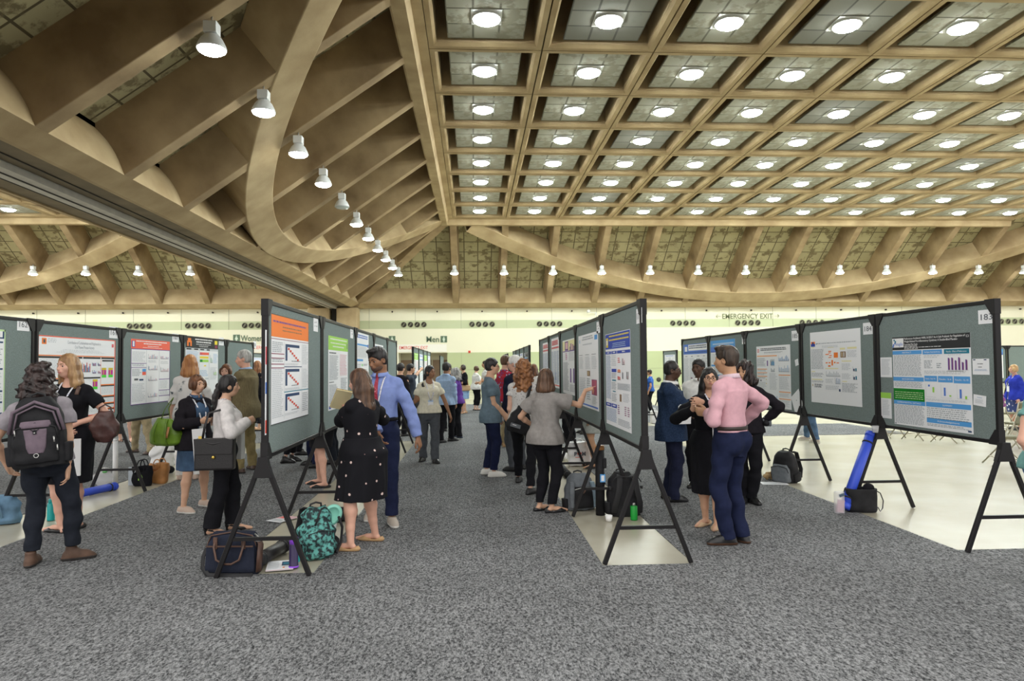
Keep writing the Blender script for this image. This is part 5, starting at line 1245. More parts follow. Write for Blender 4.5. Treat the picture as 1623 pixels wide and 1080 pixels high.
        for n in 'lr':
            w = s.J['ank' + n]; e = s.J['knee' + n]; lg = nrm(nrm(w - e) + np.array([0, 0, -1.5]))
            c = w + np.array([0, 0, -(.047 - ankle) * H]) if crop is None else e + (w - e) * crop
            X, Y, Z = np.meshgrid(*V.ax, indexing='ij'); q = (X - c[0]) * lg[0] + (Y - c[1]) * lg[1] + (Z - c[2]) * lg[2]
            dd = (X - c[0]) ** 2 + (Y - c[1]) ** 2
            other = s.J['ank' + ('r' if n == 'l' else 'l')]; do = (X - other[0]) ** 2 + (Y - other[1]) ** 2
            V.g = np.where((dd < do) & (Z < .33 * H), np.maximum(V.g, q), V.g).astype(np.float32)
        return V.mesh(name, m, s.e)
    def skirt(s, m, z0, z1=.62, hem=(.125, .105), grow=.024, name='skirt', pleat=None, seed=3, wr=.004, yo=0.0, mid=None):
        H = s.H; V = Vol([s.lo[0], s.lo[1], (z0 - .03) * H], [s.hi[0], s.hi[1], (z1 + .08) * H], s.h)
        t = lambda z: [np.interp((z - .52) * H, [q[0] for q in s.tor], [q[i] for q in s.tor]) for i in (1, 2, 3)]
        secs = []
        for z in (z1 + .05, z1, .57, .53, .50):
            if z > z0: a, b, y = t(z); secs.append(((z - .52) * H, a + grow, b + grow + (.014 * H if z < .56 else 0), y - (.008 * H if z < .56 else 0)))
        if mid: secs.append(((mid[0] - .52) * H, mid[1] * H, mid[2] * H, yo * H))
        fx = ((s.feet['l'][0] + s.feet['r'][0]) / 2 * H - s.pel[0]) * .6; fy = ((s.feet['l'][1] + s.feet['r'][1]) / 2 * H - s.pel[1]) * .6
        secs.append(((z0 - .53) * H, hem[0] * H, hem[1] * H, yo * H + fy, fx))
        V.stack(secs, s.pel, None, .02, p=2.4, pleat=(pleat[0], pleat[1], (z0 - .52) * H, .04 * H) if pleat else None)
        V.wrinkle(wr, 8, seed, (1.4, 1.4, .4))
        V.cut((0, 0, z0 * H), (0, 0, -1)); V.cut(s.T(0, 0, z1), s.Rt[:, 2])
        return V.mesh(name, m, s.e)
    def shoes(s, m, style='shoe', sole=None, name='shoe', socks=None):
        H = s.H
        for n in 'lr':
            f = s.feet[n]; a = math.radians(f[2]); d = np.array([-math.sin(a), math.cos(a), 0]); sd = np.array([d[1], -d[0], 0]); an = s.J['ank' + n]; lift = an[2] - .047 * H
            g = np.array([an[0], an[1], lift]); q = H / 1.75; hh = min(s.h, .0075)
            V = Vol(g - np.array([.25, .25, .01]), g + np.array([.25, .25, .26]), hh); P = lambda y, x, z: g + d * y * q + sd * x * q + np.array([0, 0, z * q])
            Rm = np.stack([sd, d, np.array([0, 0, 1.0])], 1)
            hl = .0
            if style == 'heel':
                V.chain([P(-.05, 0, .075), P(.0, 0, .06), P(.09, 0, .028), P(.16, 0, .016)], [.022, .022, .030, .014], .02, flat=((0, 0, 1), .55)); V.cap(P(-.055, 0, .07), P(-.06, 0, .006), .018, .012, .01); V.cap(P(-.062, 0, .07), P(-.062, 0, .105), .020, .018, .015); V.ell(P(-.04, 0, .115), (.035, .035, .05), None, .01, 'sub'); V.cut(g + np.array([0, 0, .002]), (0, 0, -1))
                V.mesh(name, m, s.e); continue
            V.stack([(0, .038 * q, .132 * q, .045 * q), (.022 * q, .039 * q, .134 * q, .045 * q)], g, Rm, .01, p=2.6)
            if style in ('flat', 'sandal'):
                V.chain([P(-.05, 0, .03), P(.03, 0, .022), P(.11, 0, .022), P(.155, 0, .016)], [.034, .034, .034, .02], .02, flat=((0, 0, 1), .75))
                V.ell(P(.01, 0, .075), (.055, .082 if style == 'flat' else .10, .058), Rm, .006, 'sub')
            else:
                top_ = .075 if style == 'boot' else .05
                V.chain([P(-.045, 0, .045), P(.03, 0, .055), P(.10, 0, .036), P(.15, 0, .028)], [.037, .037, .036, .024], .03)
                V.cap(P(-.012, 0, .05), P(-.014, 0, .06 + (.055 if style == 'boot' else .012)), .037, .041 if style == 'boot' else .032, .03)
                V.cut(P(-.02, 0, .13 if style == 'boot' else .085), nrm(np.array([0, 0, 1]) + d * .0))
            V.cut(g + np.array([0, 0, .001]), (0, 0, -1))
            mats = [m] + ([sole] if sole else []); zz = lift + .024 * q
            V.mesh(name, mats, s.e, [lambda C, zz=zz: C[:, 2] < zz] if sole else None)
    def surf(s, x, z, grow=.02, front=1):
        """a point on the chest or back surface at torso coordinates (shares of the height)"""
        H = s.H; zz = (z - .52) * H; a, b, y = [np.interp(zz, [q[0] for q in s.tor], [q[i] for q in s.tor]) for i in (1, 2, 3)]
        xx = min(abs(x * H) / (a + .004), .98); r = (1 - xx ** 2.4) ** (1 / 2.4); bust = 0.0
        if s.sex == 'f' and front > 0: bust = .022 * H * math.exp(-((z - .728) / .035) ** 2) * math.exp(-((abs(x) - .04) / .04) ** 2) + (.010 * H if z < .70 and z > .6 else 0)
        return s.T(0, 0, z) + s.Rt @ np.array([x * H, y + front * (b * r + grow + bust), 0])
    def lanyard(s, drop=.62, badge=(.055, .075), m=None, bm=None, grow=.02, side=0.0, colored=None):
        mb = MB(); H = s.H; m = m or LAN
        for sg in (-1, 1):
            pts = [s.T(sg * .030, -.038, .846), s.T(sg * .040, -.004, .85), s.surf(sg * .038, .815, grow + .004), s.surf(sg * .034, .77, grow + .004), s.surf(sg * .022 + side, .70, grow + .006), s.surf(side + sg * .004, drop + .05, grow + .008)]
            mb.ribbon(pts, .016, .0025, s.Rt @ np.array([0, 1, .1]))
        o = mb.build('lanyard', m, s.e)
        c = s.surf(side, drop + .01, grow + .012); mb = MB(); Rm = Matrix(s.Rt.tolist()); w, hgt = badge
        mb.box(c, (w * 1.75, .004, hgt * 1.75), 0, Rm); 
        if colored:
            for i, (kcol, f0, f1) in enumerate(colored): mb.box(Vector(c) + Rm @ Vector((0, .0026, hgt * 1.75 * (.5 - (f0 + f1) / 2))), (w * 1.75, .002, hgt * 1.75 * (f1 - f0)), i + 1, Rm)
        mb.build('badge', [bm or BADGE] + [PAL[k_[0]] for k_ in (colored or [])], o)
    def belt(s, m, z=.595, buckle=None):
        H = s.H; zz = (z - .52) * H; a, b, y = [np.interp(zz, [q[0] for q in s.tor], [q[i] for q in s.tor]) for i in (1, 2, 3)]; g = .017
        pts = []; 
        for i in range(28):
            t = 2 * PI * i / 28; c, sn = math.cos(t), math.sin(t); r = (abs(c) ** 2.4 + abs(sn) ** 2.4) ** (-1 / 2.4); pts.append(s.pel + s.Rt @ np.array([c * r * (a + g), y + sn * r * (b + g), zz]))
        mb = MB(); vs = []
        for p in pts:
            o = nrm(p - (s.pel + s.Rt @ np.array([0, y, zz]))); up = s.Rt[:, 2]
            for e_, u_ in ((0, -1), (.006, -1), (.006, 1), (0, 1)): vs.append(p + o * e_ + up * u_ * .017)
        n = len(pts); mb.add(vs, [(i * 4 + j, i * 4 + (j + 1) % 4, ((i + 1) % n) * 4 + (j + 1) % 4, ((i + 1) % n) * 4 + j) for i in range(n) for j in range(4)], 0, True)
        ob = mb.build('belt', m, s.e)
        if buckle: q = MB(); q.box(s.surf(0, z, g + .008), (.045, .006, .04), 0, Matrix(s.Rt.tolist())); q.build('buckle', buckle, ob)
    def W(s, p):   # local point to the scene
        return s.e.location + Matrix.Rotation(s.e.rotation_euler.z, 3, 'Z') @ Vector([float(x) for x in p])
def hgt(px, foot, py_top):
    return aty(px, py_top, foot.y).z - .006
# ================================================================== the people
def C(name, col, **kw): return fabric(name, col, **kw)
TEE_G = C('tee_heather', (.30, .275, .30), bscale=300); JEAN_D = C('jeans_black', (.016, .019, .027)); BOOT_B = mat('boot_brown', (.085, .045, .028), .7, var=.3, scale=12, bump=.2)
SOLE_D = mat('sole_dark', (.03, .026, .024), .8); BLACKF = C('black_cloth', (.010, .010, .013)); BLACKF2 = C('black_knit', (.016, .014, .018)); SHOE_K = mat('shoe_black', (.012, .012, .013), .35); SHOE_BR = mat('shoe_brown', (.07, .035, .02), .4)
DENIM = C('denim_blue', (.065, .115, .20), var=.45, scale=7, thr=(.25, .75)); BLOUSE = C('blouse_offwhite', (.74, .70, .69)); OLIVE = C('corduroy_olive', (.19, .155, .085), var=.25, scale=18, stretch=(6, 6, .6)); KHAKI = C('chino_khaki', (.27, .215, .10)); KHAKI2 = C('chino_tan', (.33, .27, .16))
WHITE = C('white_cloth', (.78, .77, .75)); BLUESH = C('shirt_blue', (.235, .31, .62), var=.07); NAVY = C('trouser_navy', (.011, .015, .045)); NAVY2 = C('trouser_navy_blue', (.013, .018, .050)); CREAMT = C('tee_cream', (.72, .68, .55)); GREYTR = C('trouser_grey', (.085, .092, .105)); LBLUE = C('shirt_light_blue', (.38, .52, .75)); PURPLE = C('jacket_purple', (.12, .045, .28))
LSKIRT = C('skirt_light_blue', (.28, .44, .68)); TEALT = C('tee_slate', (.135, .19, .235)); NAVYJ = C('blazer_navy', (.014, .018, .040)); SUIT = C('suit_navy_weave', (.022, .040, .085), var=.3, scale=60); SUITT = C('suit_trouser', (.014, .017, .040)); GREYTEE = C('tee_grey', (.30, .28, .265)); PINK = C('shirt_pink', (.66, .38, .43), var=.06); JEANS = C('jeans_blue', (.075, .13, .22), var=.35, scale=8)
SHOE_W = mat('sneaker_white', (.75, .73, .68), .6); SHOE_G = mat('sneaker_greige', (.46, .40, .34), .7); SHOE_T = mat('flat_tan', (.50, .31, .15), .55); SHOE_BE = mat('slipper_beige', (.55, .42, .34), .7); SHOE_S = mat('flat_straw', (.60, .42, .26), .6)
DKGREY = C('shirt_dark_grey', (.06, .075, .10)); LGREY = C('skirt_light_grey', (.45, .47, .44)); BROWNK = C('brown_knit', (.20, .16, .12)); JBLUE = C('jacket_royal', (.03, .05, .45))
def patterned(name, base, spots, scale, lo, hi, smooth=False):
    m = mat(name, base, .9, spec=.15); nt = m.node_tree; N = nt.nodes; L = nt.links; b = N['Principled BSDF']; tc = N.new('ShaderNodeTexCoord')
    v = N.new('ShaderNodeTexVoronoi'); v.inputs['Scale'].default_value = scale; L.new(tc.outputs['Object'], v.inputs['Vector'])
    n_ = N.new('ShaderNodeTexNoise'); n_.inputs['Scale'].default_value = scale * 1.6; L.new(tc.outputs['Object'], n_.inputs['Vector'])
    a = N.new('ShaderNodeMath'); a.operation = 'ADD'; L.new(v.outputs['Distance'], a.inputs[0])
    s_ = N.new('ShaderNodeMath'); s_.operation = 'MULTIPLY'; s_.inputs[1].default_value = .25 if not smooth else .8; L.new(n_.outputs['Fac'], s_.inputs[0]); L.new(s_.outputs[0], a.inputs[1])
    r = N.new('ShaderNodeValToRGB'); e = r.color_ramp.elements; e[0].position = lo; e[0].color = (*spots[0], 1); e[1].position = hi; e[1].color = (*base, 1)
    for i, sc in enumerate(spots[1:]): x = e.new(lo + (hi - lo) * (i + 1) / (len(spots))); x.color = (*sc, 1)
    L.new(a.outputs[0], r.inputs[0]); L.new(r.outputs[0], b.inputs['Base Color']); return m
FLORAL = patterned('dress_black_sprigged', (.011, .011, .014), [(.70, .55, .50), (.35, .22, .22)], 13, .262, .30)
WFLORAL = patterned('blouse_white_floral', (.74, .72, .70), [(.10, .11, .12), (.4, .42, .42)], 9, .50, .64, True)
REDFLOR = patterned('shirt_red_floral', (.42, .03, .05), [(.75, .70, .72), (.10, .13, .35), (.30, .03, .10)], 14, .25, .60)
LACE = patterned('lace_white', (.62, .60, .58), [(.10, .09, .09), (.45, .42, .40)], 40, .28, .42)
BWDRESS = patterned('dress_blue_white', (.05, .07, .20), [(.80, .80, .84), (.3, .32, .45)], 13, .55, .74, True)

def local(pt, foot, face, H): d = Matrix.Rotation(-math.radians(face), 3, 'Z') @ (Vector(pt) - foot); return (d.x / H, d.y / H, d.z / H)
def mk(label, px, py, ytop, face, pxh=None, feet=None, hands=None, **kw):
    foot = gnd(px, py); H = kw.pop('height', None) or hgt(pxh or px, foot, ytop) / 1.005
    if feet:
        fd = {}
        for n, (fx, fy, toe) in feet.items(): q = local(gnd(fx, fy), foot, face, H); fd[n] = (q[0], q[1], toe - face)
        kw['feet'] = fd
    if hands:
        hd = {}
        for n, (hx, hy, dy) in hands.items(): p = aty(hx, hy, foot.y + dy); p.z -= .006; hd[n] = local(p, foot, face, H)
        kw['hands'] = hd
    return Person(label, foot, H, face, **kw)
PEOPLE = {}
T1 = time.time()
# -- left group
p = PEOPLE['pack'] = mk('person with dark curly hair wearing a large grey and black backpack, seen from behind', 79, 893, 577, 20, 62, feet=dict(l=(50, 898, 12), r=(116, 888, -62)), hands=dict(r=(108, 742, -.02), l=(10, 735, .0)), skin='light', elbow=dict(r=(1, -.25, 0), l=(-.8, -.5, 0)), head=(-8, 4, 4), side=-7, hipshift=(-.03, 0))
p.top(TEE_G, 'tee_shirt', 'short', hem=.50, sleeve_grow=.02); p.trousers(JEAN_D, slim=.004, ankle=.075, wr=.007); p.shoes(BOOT_B, 'boot', SOLE_D, 'boot'); p.hair(HR['curl'], 'curly', .13, 1.5, seed=4)
p = PEOPLE['blackdress'] = mk('woman with long blond hair in a knee length black dress and white lanyard', 112, 843, 560, 178, 118, sex='f', sk=True, feet=dict(r=(94, 846, 75), l=(122, 840, 165)), hands=dict(l=(122, 671, -.12), r=(104, 682, -.22)), elbow=dict(l=(-.9, -.5, -.1), r=(.5, -.6, -.4)), head=(-22, 2, 0), barefoot=True, skin='pink', fat=1.08, hand_kw=dict(l=dict(palm=(0, -1, 0), curl=.5), r=dict(curl=.7)))
p.top(BLACKF, 'dress_top', 'short', hem=.572, wr=.003); p.skirt(BLACKF, .275, .60, (.112, .095), name='dress_skirt', pleat=(7, .02)); p.shoes(SHOE_K, 'flat', None); p.hair(HR['blond'], 'long', .22, .8, part=1); p.brows(HR['blond']); p.lanyard(.60)
p = PEOPLE['denim'] = mk('woman with short brown hair in a denim dress and black cardigan, arms folded', 308, 812, 594, -128, 299, sex='f', sk=True, feet=dict(r=(292, 815, -115), l=(325, 804, -120)), hands=dict(r=(318, 668, -.10), l=(300, 675, -.10)), elbow=dict(r=(.8, -.5, -.5), l=(-.8, -.5, -.5)), head=(8, 2, 0), skin='light', barefoot=False, hand_kw=dict(r=dict(fwd=(-1, .1, 0), palm=(0, -1, 0), curl=.3), l=dict(fwd=(1, .1, 0), palm=(0, -1, 0), curl=.4)))
p.top(DENIM, 'dress_top', None, hem=.572, wr=.003, collar=DENIM); p.skirt(DENIM, .30, .60, (.125, .11), name='dress_skirt', pleat=(6, .03)); p.top(BLACKF2, 'cardigan', 'long', hem=.45, grow=.022, open_=.40, open_w=1.9, wr=.004); p.shoes(SHOE_BE, 'shoe', SHOE_W); p.hair(HR['bronze'], 'bob', .1, 1.0, part=1); p.brows(HR['dark']); p.lanyard(.60, (.045, .06), grow=.026)
p = PEOPLE['ponytail'] = mk('woman with black ponytail in an off-white blouse and black flared trousers', 352, 846, 594, -70, 350, sex='f', feet=dict(r=(338, 850, -90), l=(372, 842, -75)), hands=dict(r=(392, 668, -.05), l=(384, 672, .06)), elbow=dict(r=(.6, -.4, -.6), l=(-.6, -.4, -.6)), skin='light', barefoot=True, hand_kw=dict(r=dict(fwd=(-.5, .6, .2), palm=(-1, 0, 0), curl=.5), l=dict(fwd=(.6, .5, 0), palm=(0, -1, 0))), lean=2)
p.top(BLOUSE, 'blouse', 'long', hem=.575, grow=.016, loose=.008, sleeve_grow=.024, wr=.006); p.trousers(BLACKF, .61, flare=.030, ankle=.05, slim=.004); p.shoes(SHOE_K, 'heel', name='heeled_shoe'); p.hair(HR['black'], 'pony', .34, .9); p.brows(HR['dark']); p.lanyard(.66, (.04, .05), grow=.022)
p = PEOPLE['olive'] = mk('older man with grey hair in an olive jacket and khaki trousers', 387, 748, 555, 78, 372, feet=dict(l=(378, 751, 70), r=(398, 745, 40)), hands=dict(l=(372, 662, .25), r=(392, 672, .0)), head=(25, 4, 0), skin='pink', fat=1.08)
p.top(WHITE, 'shirt', None, hem=.60, collar=LBLUE); p.top(OLIVE, 'jacket', 'long', hem=.44, grow=.026, loose=.010, open_=.5, sleeve_grow=.022, wr=.006); p.trousers(KHAKI, ankle=.03, wr=.008); p.shoes(SHOE_BR, 'shoe', SOLE_D); p.hair(HR['grey'], 'short', .1, 1.2); p.brows(HR['grey'])
p = PEOPLE['wfloral'] = mk('woman with straight reddish hair in a white floral top, seen from behind', 299, 760, 562, 12, 285, sex='f', hands=dict(r=(313, 622, .28), l=(270, 668, .1)), elbow=dict(r=(.8, -.3, -.8)), skin='fair', head=(-15, 0, 0))
p.top(WFLORAL, 'floral_top', 'elbow', hem=.50, loose=.012, sleeve_grow=.02); p.trousers(WHITE); p.shoes(SHOE_BE, 'shoe'); p.hair(HR['ginger'], 'long', .17, .9)
p = mk('woman with a dark reddish bob, just behind the olive jacket', 358, 742, 577, 160, 356, sex='f', skin='fair', head=(18, 0, 0)); p.top(BLACKF2, 'top', 'long', hem=.5); p.trousers(BLACKF); p.shoes(SHOE_K); p.hair(HR['auburn' if False else 'bronze'], 'bob', .1); p.brows(HR['dark'])
p = mk('woman in black with long light brown hair beyond the bare board', 407, 682, 572, -35, 406, sex='f', skin='light', barefoot=True); p.top(BLACKF, 'top', 'long', hem=.5); p.trousers(BLACKF, crop=.8); p.shoes(SHOE_T, 'sandal'); p.hair(HR['auburn'], 'long', .3)
# legs seen under the left boards
p = mk('man in khaki trousers standing behind board 160, only his legs showing', 226, 722, 575, 80, height=1.74, skin='light', feet=dict(l=(212, 718, 80), r=(238, 722, 75)), h=.012); p.top(LBLUE, 'shirt', 'long', hem=.57); p.trousers(KHAKI2, ankle=.03, wr=.009); p.shoes(SHOE_BR, 'shoe', SOLE_D); p.hair(HR['brown'])
p = mk('woman in a white skirt and black heels standing behind board 161', 197, 702, 575, 175, height=1.64, sex='f', sk=True, skin='fair', barefoot=True, feet=dict(r=(190, 702, 150), l=(206, 701, -150)), h=.012); p.top(BLACKF2, 'top', 'short', hem=.57); p.skirt(WHITE, .36, .62, (.11, .095)); p.shoes(SHOE_K, 'heel', name='heeled_shoe'); p.hair(HR['brown'], 'long', .2)
p = mk('person in tall black boots behind the board with the orange poster', 460, 735, 575, -80, height=1.66, sex='f', skin='fair', feet=dict(r=(454, 735, -90), l=(465, 732, -100)), h=.012); p.top(BLACKF2, 'top', 'long', hem=.5); p.trousers(BLACKF, slim=.008, ankle=.09); p.shoes(SHOE_K, 'boot', None, 'boot'); p.hair(HR['dark'], 'long', .2)
p = mk('person in dark trousers and black shoes far behind the orange poster board', 474, 719, 575, -80, height=1.74, skin='tan', feet=dict(l=(469, 716, -90), r=(476, 722, -100)), h=.012); p.top(DKGREY, 'shirt', 'long', hem=.5); p.trousers(BLACKF); p.shoes(SHOE_K); p.hair(HR['dark'])
p = mk('woman in a black skirt and flat black shoes behind the green poster board', 505, 770, 575, 100, height=1.60, sex='f', sk=True, skin='pink', barefoot=True, feet=dict(l=(504, 768, 105), r=(512, 774, 100)), h=.011); p.top(BLACKF2, 'top', 'long', hem=.55); p.skirt(BLACKF, .33, .62, (.11, .095)); p.shoes(SHOE_K, 'flat'); p.hair(HR['brown'], 'long', .2)
p = mk('person in navy trousers behind the second board of the row with the orange poster', 496, 741, 575, 90, height=1.74, skin='light', feet=dict(l=(492, 738, 100), r=(499, 743, 80)), h=.012); p.top(LBLUE, 'shirt', 'long', hem=.55); p.trousers(NAVY); p.shoes(SHOE_K); p.hair(HR['dark'])
p = mk('person in dark jeans behind the board with the green poster', 529, 735, 575, 90, height=1.72, skin='light', h=.012); p.top(DKGREY, 'shirt', 'long', hem=.5); p.trousers(JEAN_D); p.shoes(SHOE_K); p.hair(HR['brown'])
# -- centre left pair
p = PEOPLE['sprig'] = mk('woman with long brown hair in a black sprigged dress holding a notepad', 570, 866, 583, 58, 579, sex='f', sk=True, fat=1.2, skin='pink', barefoot=True, feet=dict(l=(553, 874, 80), r=(592, 858, 75)), hands=dict(l=(548, 645, .28), r=(571, 648, .36)), elbow=dict(l=(-.9, -.5, -.6), r=(.7, -.6, -.6)), head=(18, 12, 0), hand_kw=dict(l=dict(fwd=(.3, .8, .3), palm=(.3, -.1, 1), curl=.6), r=dict(fwd=(-.5, .7, .3), palm=(-.7, 0, -.3), curl=.7)))
p.top(FLORAL, 'dress_top', 'three', hem=.572, grow=.014, sleeve_grow=.018); p.skirt(FLORAL, .265, .61, (.148, .128), name='dress_skirt', pleat=(8, .04), grow=.026); p.shoes(SHOE_T, 'flat'); p.hair(HR['brown'], 'long', .43, 1.0)
p = PEOPLE['tie'] = mk('man in a light blue shirt and red tie with navy trousers, looking down', 606, 830, 549, 168, 613, feet=dict(r=(586, 824, 175), l=(620, 834, 200)), hands=dict(l=(666, 703, -.02), r=(600, 690, -.20)), elbow=dict(l=(-.8, -.5, 0), r=(.8, -.5, 0)), head=(-26, 16, 3), skin='brown', hand_kw=dict(l=dict(curl=.45)))
p.top(BLUESH, 'shirt', 'long', hem=.575, grow=.014, collar=BLUESH, sleeve_grow=.018, wr=.005, loose=.004); p.trousers(NAVY2, .60, slim=.006, ankle=.055); p.shoes(SHOE_G, 'sneaker', SHOE_W, 'sneaker'); p.hair(HR['black'], 'quiff', .1, 1.1); p.brows(HR['black']); p.beard(mat('stubble', (.11, .06, .04), .7)); p.belt(BLACKF, .588)
TIE = mat('tie_red', (.36, .02, .05), .5, col2=(.60, .25, .28), scale=70, thr=(.6, .66))
def tie(p, m, z1=.62):
    mb = MB(); pts = [p.surf(0, .826, .022), p.surf(0, .80, .030), p.surf(0, .74, .030), p.surf(0, .68, .030), p.surf(0, z1, .030)]; Rm = Matrix(p.Rt.tolist()); nn = Rm @ Vector((0, 1, 0))
    ws = [.028, .034, .052, .062, .07]; vs = []
    for q, w in zip(pts, ws): q = Vector(q); x = Rm @ Vector((1, 0, 0)); vs += [q - x * w / 2, q + x * w / 2, q + x * w / 2 + nn * .005, q - x * w / 2 + nn * .005]
    mb.add(vs, [(i * 4 + j, i * 4 + (j + 1) % 4, (i + 1) * 4 + (j + 1) % 4, (i + 1) * 4 + j) for i in range(len(pts) - 1) for j in range(4)]); q = Vector(p.surf(0, .832, .018)); mb.box(q, (.034, .018, .03), 0, Rm); mb.build('tie', m, p.e)
tie(p, TIE); p.lanyard(.60, (.001, .001), grow=.026)
# -- centre aisle
p = PEOPLE['cream'] = mk('woman in a cream tee and grey trousers with a shoulder bag, walking nearer', 682, 733, 579, 195, 691, sex='f', skin='brown', fat=1.1, feet=dict(r=(671, 732, 165), l=(690, 735, -155)), hands=dict(r=(676, 624, -.12), l=(714, 660, -.05)), elbow=dict(r=(.8, -.4, -.7), l=(-.8, -.5, 0)), head=(32, 0, 0), hand_kw=dict(r=dict(fwd=(-.3, .3, .9), palm=(-.5, -.8, 0), curl=.9)))
p.top(CREAMT, 'tee_shirt', 'short', hem=.51, loose=.008); p.trousers(GREYTR, flare=.006); p.shoes(SHOE_K, 'shoe', None); p.hair(HR['black'], 'pony', .25, .8); p.brows(HR['black']); p.lanyard(.59, (.050, .085), colored=[('lblue', 0, .2), ('orange', .72, .86), ('lime', .86, 1.0)])
p = mk('man with glasses and dark hair reaching an arm to the distant boards', 650, 688, 576.5, -70, 653, skin='light', hands=dict(r=(667, 586, .3), l=(646, 640, -.1)), elbow=dict(r=(.5, -.2, -.8)), hand_kw=dict(r=dict(point=True))); p.top(DKGREY, 'shirt', 'short', hem=.5); p.trousers(BLACKF); p.shoes(SHOE_K); p.hair(HR['black'], 'short'); p.glasses(); p.brows(HR['black'])
p = mk('dark haired person just beside the head of the man in tie', 635, 692, 576, -30, 635, skin='light'); p.top(BLACKF2, 'shirt', 'long', hem=.5); p.trousers(BLACKF); p.shoes(SHOE_K); p.hair(HR['black'], 'short', vol=1.3)
p = mk('man in a light blue shirt seen from behind, beside the woman in cream tee', 708, 702, 574.5, -25, 703, skin='brown', feet=dict(l=(699, 703, -40), r=(716, 700, -60)), hands=dict(l=(696, 640, .1), r=(722, 640, .1))); p.top(LBLUE, 'shirt', 'long', hem=.47, collar=LBLUE, wr=.007, loose=.012); p.trousers(BLACKF); p.shoes(SHOE_K); p.hair(HR['black'], 'short')
p = mk('woman with curly grey hair in a purple jacket', 723, 696, 584, 75, 718, sex='f', skin='fair', fat=1.1, feet=dict(l=(720, 695, 85), r=(727, 697, 70))); p.top(PURPLE, 'jacket', 'long', hem=.5, loose=.01); p.trousers(BLACKF); p.shoes(DKGREY, 'sneaker', SHOE_W); p.hair(HR['grey'], 'curly', .10, 1.2)
p = mk('dark haired person half hidden behind the woman in purple', 711, 684, 576, 20, 711, skin='tan'); p.top(DKGREY, 'shirt', 'long', hem=.5); p.trousers(BLACKF); p.shoes(SHOE_K); p.hair(HR['black'])
p = PEOPLE['blackjk'] = mk('woman in a black jacket and light blue skirt carrying a tan bag', 735, 656, 578, 115, 732, sex='f', sk=True, skin='light', barefoot=True, head=(-10, 0, 0), hands=dict(l=(727, 602, -.2), r=(733, 607, -.25))); p.top(WHITE, 'blouse', None, hem=.56); p.top(BLACKF, 'jacket', 'long', hem=.50, grow=.024, open_=.5); p.skirt(LSKIRT, .30, .60, (.115, .10)); p.shoes(SHOE_T, 'heel', name='heeled_shoe'); p.hair(HR['dark'], 'bob', .1, .7); p.brows(HR['dark']); p.glasses()
p = mk('woman in a white cardigan and black cropped trousers by the far boards', 755, 651, 580, -65, 760, sex='f', skin='fair', fat=1.2, barefoot=True, hands=dict(r=(768, 608, .1), l=(766, 612, .3))); p.top(WHITE, 'cardigan', 'long', hem=.47, loose=.012); p.trousers(BLACKF, crop=.72); p.shoes(SHOE_K, 'flat'); p.hair(HR['brown'], 'bob', .08)
p = mk('man in a white shirt facing the woman in white cardigan', 770, 653, 572, 95, 765, skin='tan', hands=dict(l=(758, 607, -.1), r=(760, 610, -.3))); p.top(WHITE, 'shirt', 'short', hem=.5); p.trousers(GREYTR); p.shoes(SHOE_K); p.hair(HR['dark'])
# -- centre right group
p = PEOPLE['slate'] = mk('man in a slate blue tee, navy trousers and white sneakers with glasses', 781, 756, 568, -90, 778, skin='light', feet=dict(l=(773, 753, -80), r=(785, 757, -85)), hands=dict(r=(800, 660, -.02), l=(801, 658, .12)), elbow=dict(r=(.3, -1, -.3), l=(-.3, -1, -.3)), hand_kw=dict(r=dict(curl=.8), l=dict(curl=.8)))
p.top(TEALT, 'tee_shirt', 'short', hem=.455, loose=.006); p.trousers(NAVY, slim=.006, ankle=.06); p.shoes(SHOE_W, 'sneaker', SHOE_W, 'sneaker'); p.hair(HR['black'], 'short', vol=1.2); p.glasses(); p.brows(HR['black'])
p = mk('man with brown hair in a red floral shirt', 801, 712, 563, -62, 795, skin='fair', feet=dict(l=(798, 706, -75), r=(805, 709, -80))); p.top(REDFLOR, 'shirt', 'short', hem=.48, loose=.012); p.trousers(KHAKI2); p.shoes(SHOE_T, 'shoe'); p.hair(HR['brown'], 'short', vol=1.2); p.brows(HR['brown'])
p = PEOPLE['whitehair'] = mk('white haired man with glasses in a navy blazer', 818, 748, 563, 50, 824, skin='pink', fat=1.1, feet=dict(l=(812, 748, 60), r=(826, 744, 30)), head=(18, 6, 0)); p.top(NAVYJ, 'blazer', 'long', hem=.43, grow=.026, loose=.014, sleeve_grow=.022); p.trousers(GREYTR); p.shoes(SHOE_K); p.hair(HR['white'], 'short', vol=1.1); p.glasses()
p = PEOPLE['auburn'] = mk('woman with long wavy auburn hair in a white lace top and black leggings', 830, 775, 571, -8, 829, sex='f', skin='fair', feet=dict(l=(822, 765, -12), r=(841, 784, -40)), hands=dict(l=(814, 672, .2), r=(846, 672, .2)), barefoot=False, fat=1.02)
p.top(LACE, 'lace_top', 'cap', hem=.47, loose=.014); p.trousers(BLACKF, slim=.010, ankle=.06); p.shoes(SHOE_K, 'shoe'); p.hair(HR['auburn'], 'curly', .42, 1.5, wave=.003, seed=9)
p = PEOPLE['point'] = mk('woman in a grey tee and black trousers pointing at a poster', 867, 812, 584, -38, 868, sex='f', skin='light', barefoot=True, fat=1.05, feet=dict(l=(857, 810, -60), r=(876, 813, -75)), hands=dict(r=(928, 619, .10), l=(846, 676, .32)), elbow=dict(r=(.5, -.6, -1), l=(-.6, -.6, -.3)), head=(-8, -3, 0), hand_kw=dict(r=dict(fwd=(.79, .62, .30), palm=(-.2, .3, -1), side=(-1, .2, .3), point=True, curl=.8)))
